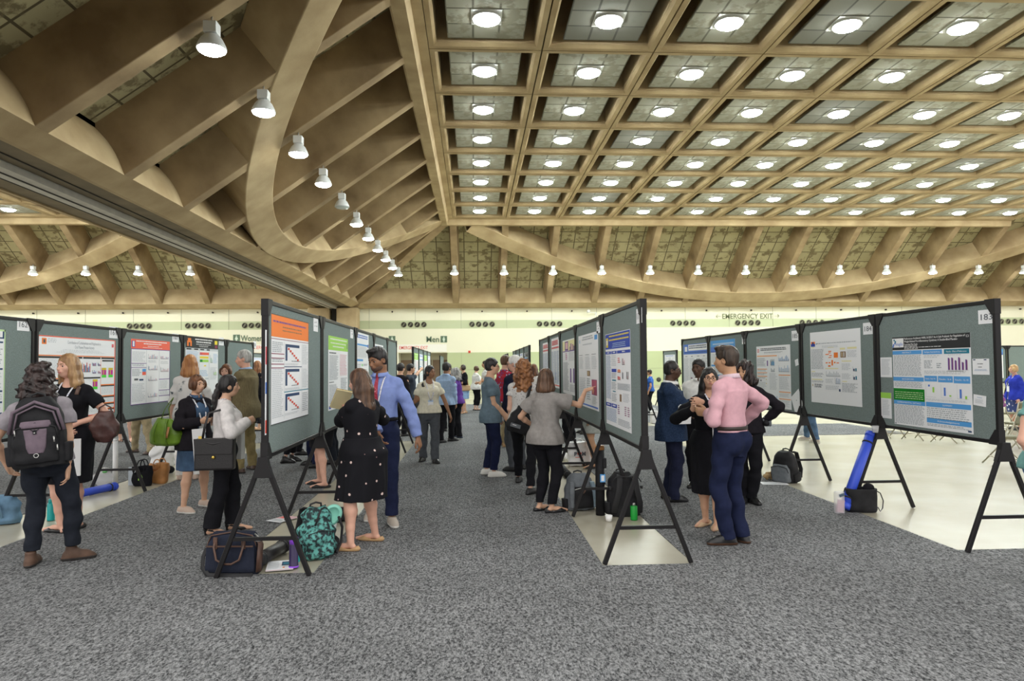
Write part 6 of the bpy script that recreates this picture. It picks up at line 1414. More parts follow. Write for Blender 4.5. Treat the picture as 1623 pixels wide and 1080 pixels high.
p.top(GREYTEE, 'tee_shirt', 'short', hem=.475, loose=.020, grow=.016, sleeve_grow=.030, wr=.007); p.trousers(BLACKF, slim=.008, ankle=.06); p.shoes(SHOE_K, 'flat'); p.hair(HR['brown'], 'long', .13, 1.0)
p = mk('woman in a white top glimpsed between the auburn hair and the boards', 847, 690, 577, -30, 844, sex='f', skin='fair'); p.top(WHITE, 'top', 'short', hem=.5); p.trousers(GREYTR); p.shoes(SHOE_K); p.hair(HR['bronze'], 'long', .15)
p = mk('woman with dark bobbed hair between the floral shirt and white hair', 812, 692, 578, -30, 813, sex='f', skin='tan'); p.top(BLACKF2, 'top', 'short', hem=.5); p.trousers(BLACKF); p.shoes(SHOE_K); p.hair(HR['black'], 'bob', .1)
p = mk('woman in a light grey skirt standing behind the board beside number 175', 941, 742, 576, 85, height=1.64, sex='f', sk=True, skin='tan', barefoot=True, h=.012); p.top(BLACKF2, 'top', 'long', hem=.56); p.skirt(LGREY, .335, .62, (.13, .11)); p.shoes(SHOE_K, 'flat'); p.hair(HR['dark'], 'long', .2)
p = mk('person in black trousers behind the boards near the white carrier bag', 905, 716, 576, 60, height=1.70, skin='light', h=.012); p.top(BLACKF2, 'top', 'long', hem=.5); p.trousers(BLACKF); p.shoes(SHOE_K); p.hair(HR['dark'])
p = mk('person in dark jeans behind the boards above the white carrier bag', 926, 688, 576, 100, height=1.72, skin='light', h=.012); p.top(DKGREY, 'top', 'long', hem=.5); p.trousers(GREYTR); p.shoes(SHOE_K); p.hair(HR['brown'])
# -- right group
p = PEOPLE['suit'] = mk('man with glasses in a navy suit jacket, standing in profile', 1068, 796, 571, -108, 1073, skin='dark', fat=1.08, feet=dict(l=(1061, 791, -85), r=(1071, 797, -88)), hands=dict(r=(1110, 640, .10), l=(1108, 638, .25)), elbow=dict(r=(.4, -.6, -.8), l=(-.4, -.6, -.8)), head=(5, 4, 0))
p.top(WHITE, 'shirt', None, hem=.6, collar=WHITE); p.top(SUIT, 'suit_jacket', 'long', hem=.43, grow=.026, loose=.014, sleeve_grow=.026, open_=.55, wr=.006); p.trousers(SUITT, flare=.006, ankle=.02, wr=.007); p.shoes(SHOE_K, 'shoe'); p.hair(HR['black'], 'receding', .1, .5); p.glasses(); p.brows(HR['black'])
p = PEOPLE['wshirt'] = mk('man in a white shirt standing between the man in suit and the woman in glasses', 1112, 774, 568, 150, 1124, skin='dark', head=(-15, 3, 0)); p.top(WHITE, 'shirt', 'long', hem=.57, collar=WHITE, loose=.006); p.trousers(BLACKF); p.shoes(SHOE_K); p.hair(HR['black'], 'short', vol=.7); p.brows(HR['black'])
p = PEOPLE['gesture'] = mk('woman with glasses and long dark hair in a black dress, gesturing', 1122, 836, 582, 188, 1124, sex='f', sk=True, fat=1.12, skin='light', barefoot=True, feet=dict(r=(1120, 834, 130), l=(1138, 839, 150)), hands=dict(r=(1097, 650, -.24), l=(1114, 638, -.30)), elbow=dict(r=(.9, -.4, -.8), l=(-.9, -.4, -.8)), head=(-18, -2, -3), hand_kw=dict(r=dict(fwd=(-.5, .3, .6), palm=(0, -1, .2), curl=.6), l=dict(fwd=(.85, .3, .1), palm=(0, -1, -.2), side=(0, 0, 1), curl=.12, spread=.25)))
p.top(BLACKF, 'dress_top', 'long', hem=.572, sleeve_grow=.018); p.skirt(BLACKF, .215, .61, (.115, .10), name='dress_skirt', pleat=(14, .05)); p.shoes(SHOE_S, 'flat'); p.hair(HR['black'], 'long', .27, .9, part=-1); p.brows(HR['dark']); p.glasses(); p.lanyard(.60, (.062, .095), colored=[('lblue', .78, 1.0), ('crimson', 0, .12)])
p = PEOPLE['pinkman'] = mk('man in a pink shirt and navy trousers seen from behind, talking with one hand raised', 1161, 861, 548, 38, 1158, skin='tan', fat=.94, feet=dict(l=(1150, 864, 88), r=(1172, 860, 35)), hands=dict(l=(1123, 655, .05), r=(1178, 668, .34)), elbow=dict(l=(-.9, -.7, -.5), r=(.9, -.5, -.3)), head=(10, 2, 0), hand_kw=dict(l=dict(fwd=(-.3, .9, .1), palm=(.8, 0, .2), curl=.55)))
p.top(PINK, 'shirt', 'long', hem=.565, grow=.014, collar=C('collar_pale_pink', (.66, .50, .56)), loose=.010, sleeve_grow=.016, wr=.006); p.trousers(NAVY2, .595, ankle=.03, wr=.006); p.shoes(SHOE_K, 'shoe', SHOE_BR); p.hair(HR['dark'], 'quiff', .1, 1.0); p.belt(mat('belt_dark', (.03, .02, .016), .5), .585, mat('steel', (.5, .5, .48), .35, metal=.8))
p = PEOPLE['camera'] = mk('person with black curly hair behind the man in pink, holding a camera', 1186, 797, 574, 130, 1182, skin='tan', hands=dict(l=(1212, 668, -.08), r=(1180, 680, -.15)), feet=dict(r=(1180, 797, 150), l=(1191, 799, -170)), elbow=dict(l=(-.8, -.5, -.4))); p.top(BLACKF2, 'shirt', 'long', hem=.5, loose=.01); p.trousers(BLACKF); p.shoes(SHOE_K); p.hair(HR['curl'], 'curly', .06, 1.3)
p = mk('person in blue jeans walking away behind board 184', 1284, 702, 578, 60, height=1.72, skin='light', feet=dict(l=(1277, 698, 80), r=(1292, 703, 20)), h=.012); p.top(DKGREY, 'top', 'short', hem=.5); p.trousers(JEANS, slim=.006); p.shoes(SHOE_G, 'sneaker', SHOE_W); p.hair(HR['brown'])
p = PEOPLE['blonde'] = mk('blonde woman in a royal blue jacket and patterned dress at the far right', 1611, 682, 578, 82, 1612, sex='f', sk=True, skin='pink', fat=1.2, h=.012); p.top(BWDRESS, 'dress_top', None, hem=.56); p.skirt(BWDRESS, .26, .62, (.135, .12), name='dress_skirt'); p.top(JBLUE, 'jacket', 'long', hem=.46, grow=.026, open_=.46); p.shoes(SHOE_K); p.hair(HR['lightblond'], 'bob', .1, 1.2); p.lanyard(.62)
p = mk('person in a teal tee whose bare elbow reaches in at the right edge', 1679, 930, 588, 180, height=1.66, sex='f', skin='pink', fat=1.05, hands=dict(r=(1655, 742, -.02)), elbow=dict(r=(1, .1, .1)), h=.011); p.top(C('tee_teal', (.16, .34, .32)), 'tee_shirt', 'cap', hem=.5); p.trousers(JEANS); p.shoes(SHOE_K); p.hair(HR['brown'], 'long', .2)
p = mk('person in a blue top behind the edge of board 175', 1031, 655, 586, 70, 1030, skin='tan'); p.top(C('top_blue', (.04, .12, .42)), 'top', 'short', hem=.5); p.trousers(BLACKF); p.shoes(SHOE_K); p.hair(HR['dark'])
print('people', time.time() - T1, {k: (round(v.H, 2), [round(x, 2) for x in v.e.location]) for k, v in PEOPLE.items()})
# ================================================================== bags, bottles, tubes and other loose things
NYL_K = C('nylon_black', (.018, .018, .020), var=.3, scale=9, bump=.25, rough=.6); NYL_G = C('nylon_grey', (.15, .165, .18), rough=.7); NYL_M = C('nylon_mauve', (.165, .125, .155), rough=.7); NYL_B = C('nylon_bluegrey', (.20, .27, .32), rough=.7); STRAP_K = mat('strap_black', (.014, .014, .016), .7)
LEATH_K = mat('leather_black', (.016, .014, .015), .38, bump=.15, bscale=120); LEATH_B = mat('leather_brown', (.095, .050, .035), .45, var=.25, scale=14, bump=.2, bscale=60); LEATH_T = mat('leather_tan', (.42, .19, .06), .45, var=.2, scale=10); LEATH_D = mat('leather_oxblood', (.075, .032, .028), .4, var=.3, scale=12, bump=.25, bscale=40)
NAVYC = C('canvas_navy', (.020, .024, .040), bump=.3); GREENB_ = mat('bag_green', (.13, .24, .015), .45, var=.25, scale=9, bump=.25, bscale=30); BRASS = mat('brass', (.75, .52, .12), .3, metal=.9); STEEL = mat('steel', (.5, .5, .48), .35, metal=.8)
PLAST_W = mat('plastic_white_bag', (.80, .80, .80), .45, bump=.2, bscale=25); PLAST_C = mat('plastic_clear', (.80, .80, .82), .25, alpha=.35); BLUETUBE = mat('tube_blue', (.035, .085, .62), .45); TEALP = mat('plastic_teal', (.02, .42, .42), .3); PURP = mat('plastic_purple', (.30, .08, .75), .4); PURPD = mat('bottle_dark_purple', (.035, .022, .085), .35)
GREENP = mat('flask_green', (.0, .30, .03), .35); PAPERM = mat('paper_white', (.80, .80, .80), .6); TEALPAT = mat('nylon_teal_print', (.010, .022, .026), .75, col2=(.12, .40, .36), scale=30, detail=7, thr=(.44, .58), bump=.2); MINT = mat('lining_mint', (.25, .62, .50), .7)
BOTTLE = mat('bottle_clear', (.85, .90, .93), .08, alpha=.45); LABELB = mat('bottle_label', (.20, .42, .78), .4); DENIMB = C('denim_bag', (.13, .23, .34), var=.25, scale=8); OLIVEP = C('chair_pad_olive', (.20, .19, .115)); CHROME = mat('chair_frame', (.42, .39, .30), .4, metal=.5)
def span(px0, px1, yb, yt):
    c = gnd((px0 + px1) / 2, yb); return c, abs(aty(px1, yb, c.y).x - aty(px0, yb, c.y).x), aty((px0 + px1) / 2, yt, c.y).z
def thing(name, label, cat, loc, rz=0.0, group=None): return empty(name, loc, math.radians(rz), label, cat, group)
def vol(w, d, h, res=.008, m=.08): return Vol((-w / 2 - m, -d / 2 - m, -.02), (w / 2 + m, d / 2 + m, h + m), res)
def backpack(label, loc, rz, w, d, h, mb_, mf, lean=0.0, pocket=True, panel=None, res=.009, sidem=None, straps=True, name='backpack', wr=.004, strap_side=1):
    e = thing(name, label, 'backpack', loc, rz); e.rotation_euler = (math.radians(lean), 0, math.radians(rz)); e.rotation_mode = 'XYZ'
    V = vol(w, d, h, res); V.stack([(0, w * .44, d * .44, 0), (h * .08, w * .49, d * .5, 0), (h * .55, w * .48, d * .5, 0), (h * .85, w * .40, d * .42, .01), (h, w * .22, d * .22, .02)], p=3.0); V.wrinkle(wr, 9, 3); V.mesh('pack_body', mb_, e)
    if pocket:
        V = vol(w, d * 2.2, h, res); V.stack([(h * .06, w * .37, d * .22, -d * .46), (h * .12, w * .40, d * .26, -d * .48), (h * .5, w * .38, d * .25, -d * .48), (h * .64, w * .28, d * .16, -d * .44)], p=3.0); V.wrinkle(wr * .6, 9, 5); fp = V.mesh('front_pocket', mb_ if panel else mf, e)
        q = MB(); q.tube([(-w * .37, -d * .60, h * .40), (-w * .34, -d * .64, h * .56), (0, -d * .68, h * .63), (w * .34, -d * .64, h * .56), (w * .37, -d * .60, h * .40)], .005, 6); q.build('zip', STRAP_K if mf is not NYL_K else STEEL, fp)
    for s in (-1, 1):
        V = vol(w * 1.5, d, h, res); V.stack([(h * .04, w * .07, d * .3, 0, s * w * .48), (h * .10, w * .09, d * .33, 0, s * w * .48), (h * .32, w * .10, d * .33, 0, s * w * .49)], p=2.5); V.mesh('side_pocket', sidem or mb_, e)
    q = MB(); q.tube([(-.05, d * .3, h * .93), (-.045, d * .3, h * 1.03), (0, d * .3, h * 1.06), (.045, d * .3, h * 1.03), (.05, d * .3, h * .93)], .009, 8); q.build('grab_handle', STRAP_K, e)
    if straps:
        for s in (-1, 1):
            sd = strap_side; pts = [(s * .07, sd * d * .42, h * .93), (s * .085, sd * (d * .5 + .05), h * .86), (s * .10, sd * (d * .5 + .055), h * .6), (s * .13, sd * (d * .5 + .04), h * .35), (s * w * .40, sd * d * .45, h * .10)]
            q = MB(); q.ribbon(pts, .06, .012, (0, sd, .2)); q.build('shoulder_strap', STRAP_K, e, bevel=.003)
    return e
def worn_pack(p, label):
    w, d, h = .40, .17, .56; H = p.H
    c = p.T(0, 0, .505) + p.Rt @ np.array([0, -(.115 * H * .62 + d / 2 + .055), 0]); e = backpack(label, p.W(c), math.degrees(p.e.rotation_euler.z), w, d, h, NYL_K, NYL_M, straps=False, panel=True, wr=.005, res=.008)
    e.rotation_euler = (math.radians(-2), math.radians(-4), p.e.rotation_euler.z)
    V = vol(w, d * 2.6, h, .007); V.stack([(h * .20, w * .13, d * .10, -d * .70), (h * .28, w * .17, d * .12, -d * .72), (h * .52, w * .20, d * .10, -d * .70), (h * .54, w * .20, d * .09, -d * .70)], p=2.6); V.mesh('pocket_panel', NYL_M, e)
    V = vol(w, d * 2.6, h, .007); V.stack([(h * .56, w * .24, d * .12, -d * .62), (h * .60, w * .27, d * .14, -d * .60), (h * .66, w * .25, d * .10, -d * .56)], p=2.6); V.mesh('upper_pocket', NYL_M, e)
    q = MB()
    for k in range(2): q.tube([(-w * .47 + .03 * k, -d * .40, h * .50), (-w * .38 + .03 * k, -d * .50, h * (.80 - .03 * k)), (0, -d * .50, h * (.93 - .06 * k)), (w * .38 - .03 * k, -d * .50, h * (.80 - .03 * k)), (w * .47 - .03 * k, -d * .40, h * .50)], .013 if k == 0 else .008, 8)
    q.build('seam_band', NYL_M, e)
    q = MB(); q.prism([(-.03, .03), (-.012, .012), (-.012, -.01), (.012, -.01), (.012, .012), (.03, .03), (.012, .022), (0, .026), (-.012, .022)], (1, 0, 0), (0, 0, 1), (0, -d * .83, h * .49), (0, .012, 0)); q.build('emblem', NYL_K, e)
    q = MB(); q.lathe([(.006, 0), (.006, .008)], 10, (0, -d * .84, h * .49), R=Matrix.Rotation(PI / 2, 3, 'X')); q.tube([(.016 * math.cos(t), -d * .78, h * .17 + .016 * math.sin(t)) for t in np.linspace(0, 2 * PI, 13)[:-1]], .004, 6, closed=True)
    for x, z in ((-.135, .55), (.125, .42), (.145, .30)): q.tube([(x, -d * .78, h * z), (x + .004, -d * .82, h * z - .045)], .006, 6)
    q.build('zip_pulls', STEEL, e)
    M = e.matrix_basis.inverted() if False else (Matrix.Translation(e.location) @ e.rotation_euler.to_matrix().to_4x4()).inverted()
    for s in (-1, 1):
        q = MB(); pts = [p.T(s * .066, -.075, .755), p.T(s * .064, -.050, .812), p.T(s * .062, -.018, .833), p.T(s * .066, .024, .822), p.T(s * .075, .056, .78), p.T(s * .085, .066, .70), p.T(s * .098, .03, .62)]
        pts = [M @ p.W(x) for x in pts]; cc = M @ p.W(p.T(s * .066, -.01, .77)); q.ribbon(pts, .062, .014, lambda i: (pts[i] - cc)); q.build('shoulder_strap', STRAP_K, e, bevel=.003)
    return e
worn_pack(PEOPLE['pack'], 'large grey and black backpack worn by the person with curly hair')
def inv(e): return (Matrix.Translation(e.location) @ e.rotation_euler.to_matrix().to_4x4()).inverted()
def strap_world(e, pts, w, th, m, name='shoulder_strap', nr=(0, -1, 0)):
    M = inv(e); q = MB(); q.ribbon([M @ Vector(x) for x in pts], w, th, nr); q.build(name, m, e)
# brown sack bag of the woman in the black dress
P_ = PEOPLE['blackdress']; dz = P_.e.location.y
c = aty(166, 700, dz - .02); e = thing('shoulder_bag', 'dark brown leather sack bag hanging at the elbow of the woman in black dress', 'bag', c, 20)
V = vol(.30, .2, .32, .008, .1); V.stack([(0, .06, .04, 0), (.05, .115, .075, 0), (.16, .13, .08, 0), (.25, .085, .05, 0), (.30, .05, .025, 0)], p=2.3); V.wrinkle(.008, 12, 4, (1, 1, .4)); V.mesh('bag_body', LEATH_D, e)
q = MB(); q.tube([(-.06, 0, .26), (-.05, 0, .34), (0, 0, .37), (.05, 0, .34), (.06, 0, .26)], .008, 8); q.build('handle', LEATH_D, e)
strap_world(e, [aty(162, 655, dz), aty(156, 640, dz + .02), P_.W(P_.T(-.06, -.06, .76)), P_.W(P_.T(-.066, -.01, .829)), P_.W(P_.T(-.066, .03, .81)), P_.W(P_.T(-.072, .062, .77))], .035, .006, LEATH_B, nr=lambda i: (0, -1, .4))
e = thing('paper_bag', 'white paper bag held low in front of the woman in black dress', 'bag', aty(103, 756, dz - .26), 25); q = MB(); q.box((0, 0, .18), (.26, .05, .36)); q.build('bag_body', PAPERM, e, bevel=.006)
# white blouse and denim pair
P_ = PEOPLE['denim']; dz = P_.e.location.y
c = aty(262, 707, dz - .02); e = thing('handbag', 'bright green shoulder bag of the woman in denim dress', 'bag', c, -20)
V = vol(.44, .2, .34, .008, .1); V.stack([(0, .10, .05, 0), (.03, .19, .08, 0), (.14, .20, .085, 0), (.25, .14, .06, 0), (.31, .09, .03, 0)], p=2.6); V.wrinkle(.006, 9, 8, (1, 1, .4)); V.mesh('bag_body', GREENB_, e)
q = MB()
for x in (-.08, .09): q.ribbon([(x, -.06, .02), (x, -.098, .08), (x * .95, -.10, .16), (x * .8, -.072, .25), (x * .6, -.03, .31)], .02, .004, (0, -1, .2))
q.build('panel_seam', GREENB_, e)
q = MB(); q.ribbon([(.12, -.08, .22), (.125, -.105, .15), (.12, -.11, .10)], .03, .004, (0, -1, 0)); q.build('tab', LEATH_T, e)
strap_world(e, [aty(256, 666, dz - .03), aty(261, 651, dz - .09), aty(268, 640, dz - .13), aty(275, 632, dz - .10), aty(274, 634, dz + .02), aty(268, 648, dz + .07), aty(270, 666, dz + .02)], .030, .006, GREENB_, nr=lambda i: (-1, -.6, .4))
e = thing('paper_folder', 'white paper tucked under the folded arms of the woman in denim dress', 'papers', aty(316, 728, dz - .30), 10); q = MB(); q.box((0, 0, .15), (.13, .02, .36), 0, Matrix.Rotation(-.08, 3, 'Y')); q.build('papers', PAPERM, e)
P_ = PEOPLE['ponytail']; dz = P_.e.location.y
c = aty(341, 745, dz - .22); e = thing('satchel', 'black leather satchel with a gold clasp on the woman with ponytail', 'bag', c, 4)
bw, bh = .36, .30
V = vol(bw, .12, bh, .006); V.rbox((0, 0, bh / 2), (bw / 2, .055, bh / 2), .018); V.mesh('bag_body', LEATH_K, e)
q = MB(); q.prism([(-bw / 2, bh), (bw / 2, bh), (bw / 2 - .01, bh * .50), (-bw / 2 + .01, bh * .50)], (1, 0, 0), (0, 0, 1), (0, -.068, .002), (0, .012, 0)); q.build('flap', LEATH_K, e, bevel=.004)
q = MB(); q.lathe([(.016, 0), (.016, .008), (.006, .012)], 14, (0.0, -.066, bh * .42), R=Matrix.Rotation(PI / 2, 3, 'X')); q.box((-.13, -.03, bh + .01), (.03, .01, .03)); q.box((.13, -.03, bh + .01), (.03, .01, .03)); q.build('clasp', BRASS, e)
q = MB(); q.tube([(-.08, -.04, bh), (-.07, -.06, bh - .035), (0, -.065, bh - .05), (.07, -.06, bh - .035), (.08, -.04, bh)], .009, 8); q.build('handle', LEATH_K, e)
strap_world(e, [aty(320, 703, dz - .22), aty(324, 680, dz - .24), aty(331, 655, dz - .23), P_.W(P_.T(.10, .02, .80)), P_.W(P_.T(.088, -.01, .816)), P_.W(P_.T(.08, -.04, .80))], .022, .004, LEATH_K, nr=lambda i: (0, -1, .3))
e = thing('paper_bag', 'white carrier bag seen between the woman with ponytail and the olive jacket', 'bag', aty(371, 729, dz + .25), -20); q = MB(); q.box((0, 0, .16), (.22, .06, .30)); q.build('bag_body', PAPERM, e, bevel=.008)
# navy laptop bag in the foreground
c, w, h = span(329, 402, 913, 852); w = .43; h = .32; e = thing('laptop_bag', 'navy canvas laptop bag with brown leather handles on the carpet', 'bag', c + Vector((0, .08, CT)), -4)
V = vol(w, .17, h, .006); V.stack([(0, w * .47, .075, 0), (.03, w * .49, .08, 0), (h * .7, w * .47, .07, 0), (h * .93, w * .42, .05, 0), (h, w * .36, .025, 0)], p=5); V.wrinkle(.003, 8, 2); V.mesh('bag_body', NAVYC, e)
V = vol(w, .34, h, .006); V.stack([(.02, w * .44, .02, -.075), (.05, w * .455, .026, -.078), (h * .70, w * .44, .02, -.070)], p=5); V.mesh('front_pocket', NAVYC, e)
q = MB(); q.tube([(-w * .455, -.045, h * .5), (-w * .44, -.048, h * .74), (-w * .38, -.05, h * .93), (0, -.035, h * 1.01), (w * .38, -.05, h * .93), (w * .44, -.048, h * .74), (w * .455, -.045, h * .5)], .006, 6); q.box((0, -.094, h * .70), (w * .86, .006, .012)); q.build('piping', LEATH_B, e)
q = MB(); q.tube([(-.11, -.092, h * .82), (-.115, -.11, h * .70), (-.09, -.125, h * .40), (-.03, -.128, h * .30), (.03, -.128, h * .30), (.09, -.125, h * .40), (.115, -.11, h * .70), (.11, -.092, h * .82)], .009, 8)
for x in (-.11, .11): q.box((x, -.094, h * .78), (.03, .012, .09))
q.build('handle', LEATH_B, e)
q = MB(); q.ribbon([(w * .46, -.02, h * .84), (w * .53, -.05, h * .72), (w * .525, -.07, h * .40), (w * .50, -.06, h * .06)], .05, .008, (1, -.6, 0)); q.build('leather_strap', LEATH_B, e)
q = MB(); q.tube([(w * .40, -.02, h * .95), (w * .49, -.04, h * .88), (w * .50, -.05, h * .80)], .006, 6); q.box((0, -.11, .012), (.16, .01, .016)); q.box((w * .49, -.055, h * .84), (.035, .012, .03)); q.build('clips', STEEL, e)
q = MB(); q.ribbon([(-w * .49, -.02, h * .6), (-w * .54, -.03, h * .4), (-w * .53, -.05, .05), (-w * .35, -.12, .008), (0, -.13, .004), (w * .45, -.12, .004)], .04, .006, lambda i: (-.6, -1, .5)); q.build('webbing', STRAP_K, e)
# black poster tube, leaflets and flask at the orange board
def tube_obj(label, a, b, r, m, capm, straps=True, cat='poster tube', name='poster_tube'):
    a = Vector(a); b = Vector(b); e = thing(name, label, cat, (a.x, a.y, a.z)); d = b - a; n = d.normalized()
    q = MB(); q.tube([(0, 0, 0), d * .5, d], r, 20); q.build('tube', m, e)
    for t in (0, 1):
        q = MB(); p0 = d * t; q.tube([p0 - n * .012, p0 + n * .05 * (1 - 2 * t) + n * .0], r * 1.08, 20); q.build('end_cap', capm, e)
    if straps:
        q = MB()
        for t in (.12, .86): p0 = d * t; q.tube([p0 - n * .008, p0 + n * .008], r * 1.10, 20)
        q.build('strap_loop', STRAP_K, e)
    return e
r = .055; tube_obj('black poster tube lying between the navy bag and the teal backpack', gnd(407, 903) + Vector((0, .02, r + .01)), gnd(452, 876) + Vector((0, 0, r + .01)), r, LEATH_K, STRAP_K)
def flat_sheet(label, px, py, w, d, rz, z=.012, draw=None, name='leaflet', cat='leaflet'):
    P = Poster(w, d, 70 + int(px)); (draw or d_leaf)(P); o = P.build(name); g = gnd(px, py); o.location = (g.x - w / 2 * math.cos(math.radians(rz)), g.y + d / 2, z); o.rotation_euler = (-PI / 2, 0, math.radians(rz)); return tag(o, label, cat)
def d_leaf(P): P.rect(.55, .15, .92, .55, 'navy', 2); P.rect(.6, .25, .85, .45, 'teal', 3); P.words(.06, .15, .5, .85, 8, 'lgrey'); P.rect(.6, .7, .68, .8, 'orange', 2); P.rect(0, .95, 1, 1, 'pink', 2)
def d_leaf2(P): P.rect(0, 0, 1, .5, 'pink', 2); P.rect(.1, .1, .5, .4, 'salmon', 3); P.words(.1, .6, .9, .9, 4, 'grey')
flat_sheet('colour leaflet lying beside the purple flask', 437, 901, .21, .29, 12, .014, d_leaf)
flat_sheet('magazine lying behind the teal backpack', 460, 824, .2, .28, -30, .014, d_leaf2, 'magazine', 'magazine')
def bottle(name, label, loc, prof, m, capm, ch, cr, cat='bottle', band=None, bandm=None):
    e = thing(name, label, cat, loc); q = MB(); q.lathe(prof, 22); q.build('bottle_body', m, e); z = prof[-1][1]
    q = MB(); q.lathe([(cr, z - .002), (cr, z + ch * .8), (cr * .8, z + ch)], 18); q.build('cap', capm, e)
    if band: q = MB(); q.lathe([(band[0], band[1]), (band[0], band[2])], 22); q.build('label', bandm, e)
    return e
g = gnd(463.5, 904); bottle('flask', 'dark flask with purple lid and base standing by the teal backpack', (g.x, g.y + .04, .012), [(.036, 0), (.039, .012), (.036, .02), (.036, .18), (.033, .19)], PURPD, PURP, .055, .034, 'flask', (.0395, .0, .014), PURP)
# teal printed backpack
c, w, h = span(462, 522, 889, 817); e = backpack('teal and black printed backpack slumped open on the floor', c + Vector((.02, .13, .008)), 28, .32, .22, .42, TEALPAT, TEALPAT, lean=6, sidem=NYL_K, name='backpack', strap_side=1, wr=.012)
V = vol(.5, .5, .5, .008); V.ell((.13, .02, .33), (.085, .05, .10), rot((0, 1, 0), .7)); V.ell((.12, -.02, .34), (.06, .045, .075), rot((0, 1, 0), .7), .005, 'sub'); V.mesh('open_flap', MINT, e)
q = MB(); q.tube([(-.05, -.12, .30), (-.03, -.13, .38), (.0, -.10, .43), (.05, -.02, .42)], .008, 8); q.tube([(.17, -.05, .33), (.22, 0, .22), (.22, .02, .08), (.15, -.08, .03)], .012, 8); q.build('zip_band', STRAP_K, e)
q = MB(); q.box((-.17, -.09, .05), (.018, .012, .11), 0, Matrix.Rotation(.1, 3, 'Y')); q.build('tag', TEALP, e)
# jacket on the floor and water bottle
g = gnd(520, 828); e = thing('jacket', 'black jacket crumpled on the concrete strip behind the teal backpack', 'jacket', (g.x, g.y + .05, .0)); V = Vol((-.36, -.25, -.02), (.36, .25, .22), .008); V.ell((-.12, 0, .03), (.20, .13, .06)); V.ell((.14, .03, .05), (.15, .12, .065)); V.cap((-.28, -.05, .03), (.1, -.08, .045), .03, .045); V.cap((.0, .05, .08), (.25, -.02, .06), .04, .05); V.wrinkle(.016, 13, 5); V.cut((0, 0, .003), (0, 0, -1)); V.mesh('folded_cloth', NYL_K, e)
g = gnd(528, 837); WB = [(.030, 0), (.033, .01), (.033, .07), (.030, .085), (.033, .10), (.033, .15), (.026, .18), (.013, .20)]
bottle('water_bottle', 'clear plastic water bottle standing in front of the crumpled jacket', (g.x, g.y + .03, .003), WB, BOTTLE, mat('cap_white', (.85, .85, .85), .4), .022, .014, 'bottle', (.0335, .10, .145), LABELB)
# left edge and left row
g = gnd(5, 834); e = thing('denim_bag', 'blue denim bag on the floor at the far left edge behind the person with backpack', 'bag', (g.x - .10, g.y + .12, .003), -10)
V = vol(.42, .24, .34, .008); V.stack([(0, .18, .09, 0), (.05, .20, .11, 0), (.2, .19, .10, 0), (.29, .15, .06, 0)], p=3); V.wrinkle(.007, 10, 6); V.mesh('bag_body', DENIMB, e); q = MB(); q.ribbon([(-.08, -.11, .15), (-.05, -.13, .22), (.02, -.12, .25), (.09, -.12, .2), (.12, -.115, .08)], .025, .006, (0, -1, .2)); q.build('handle', DENIMB, e)
g = gnd(77, 827); bottle('drink_bottle', 'teal plastic bottle standing on the concrete strip behind the backpack wearer', (g.x, g.y + .04, .003), [(.036, 0), (.038, .01), (.036, .17), (.03, .19)], TEALP, TEALP, .04, .026)
r = .05; tube_obj('blue poster tube lying on the floor behind the woman in black dress', gnd(108, 794) + Vector((0, .02, r + .004)), gnd(181, 778) + Vector((0, .04, r + .004)), r, BLUETUBE, BLUETUBE)
g = gnd(179.5, 768); e = thing('poster_tube', 'white cardboard tube standing upright against the board row', 'poster tube', (g.x, g.y + .05, .004)); q = MB(); q.tube([(0, 0, 0), (0, 0, .62)], .034, 18); q.build('tube', PAPERM, e); q = MB(); q.tube([(0, 0, .60), (0, 0, .63)], .036, 18); q.build('end_cap', mat('cap_white', (.85, .85, .85), .4), e)
g = gnd(160, 772); e = thing('plastic_bag', 'crumpled clear plastic bag with green items beside the white tube', 'bag', (g.x, g.y + .06, .003)); V = Vol((-.2, -.15, -.02), (.2, .15, .3), .009); V.ell((0, 0, .1), (.13, .09, .12)); V.ell((.03, 0, .2), (.07, .05, .06)); V.wrinkle(.012, 14, 7); V.cut((0, 0, .003), (0, 0, -1)); V.mesh('bag_body', PLAST_C, e); V = Vol((-.1, -.1, .1), (.15, .1, .3), .008); V.ell((.04, -.04, .21), (.035, .03, .03)); V.wrinkle(.005, 20, 3); V.mesh('green_content', mat('leaf_green', (.12, .40, .12), .5), e)
def tote(label, loc, rz, w, d, h, m, handle_m, hh=.16, hollow=True, name='tote_bag', wr=.004, content=None, flare=1.0, handles=True):
    e = thing(name, label, 'bag', loc, rz); V = vol(w * flare, d, h, .007); V.stack([(0, w * .46, d * .42, 0), (.03, w * .49, d * .48, 0), (h * .96, w * .5 * flare, d * .45, 0), (h, w * .5 * flare, d * .45, 0)], p=4)
    if hollow: V.stack([(h * .5, w * .45, d * .36, 0), (h + .1, w * .5 * flare - .012, d * .45 - .012, 0)], p=4, k=.004, op='sub')
    V.wrinkle(wr, 9, 5); V.mesh('bag_body', m, e)
    if handles:
        for s in (-1, 1):
            q = MB(); q.tube([(-w * .2, s * d * .45, h * .8), (-w * .2, s * d * .47, h + hh * .3), (-w * .12, s * d * .4, h + hh * .9), (0, s * d * .36, h + hh), (w * .12, s * d * .4, h + hh * .9), (w * .2, s * d * .47, h + hh * .3), (w * .2, s * d * .45, h * .8)], .008, 8); q.build('handle', handle_m, e)
    return e
g = gnd(247, 768); tote('tan leather tote standing on the concrete strip by the left board row', (g.x + .01, g.y + .09, .003), -6, .22, .16, .28, LEATH_T, LEATH_T, .06, flare=1.2)
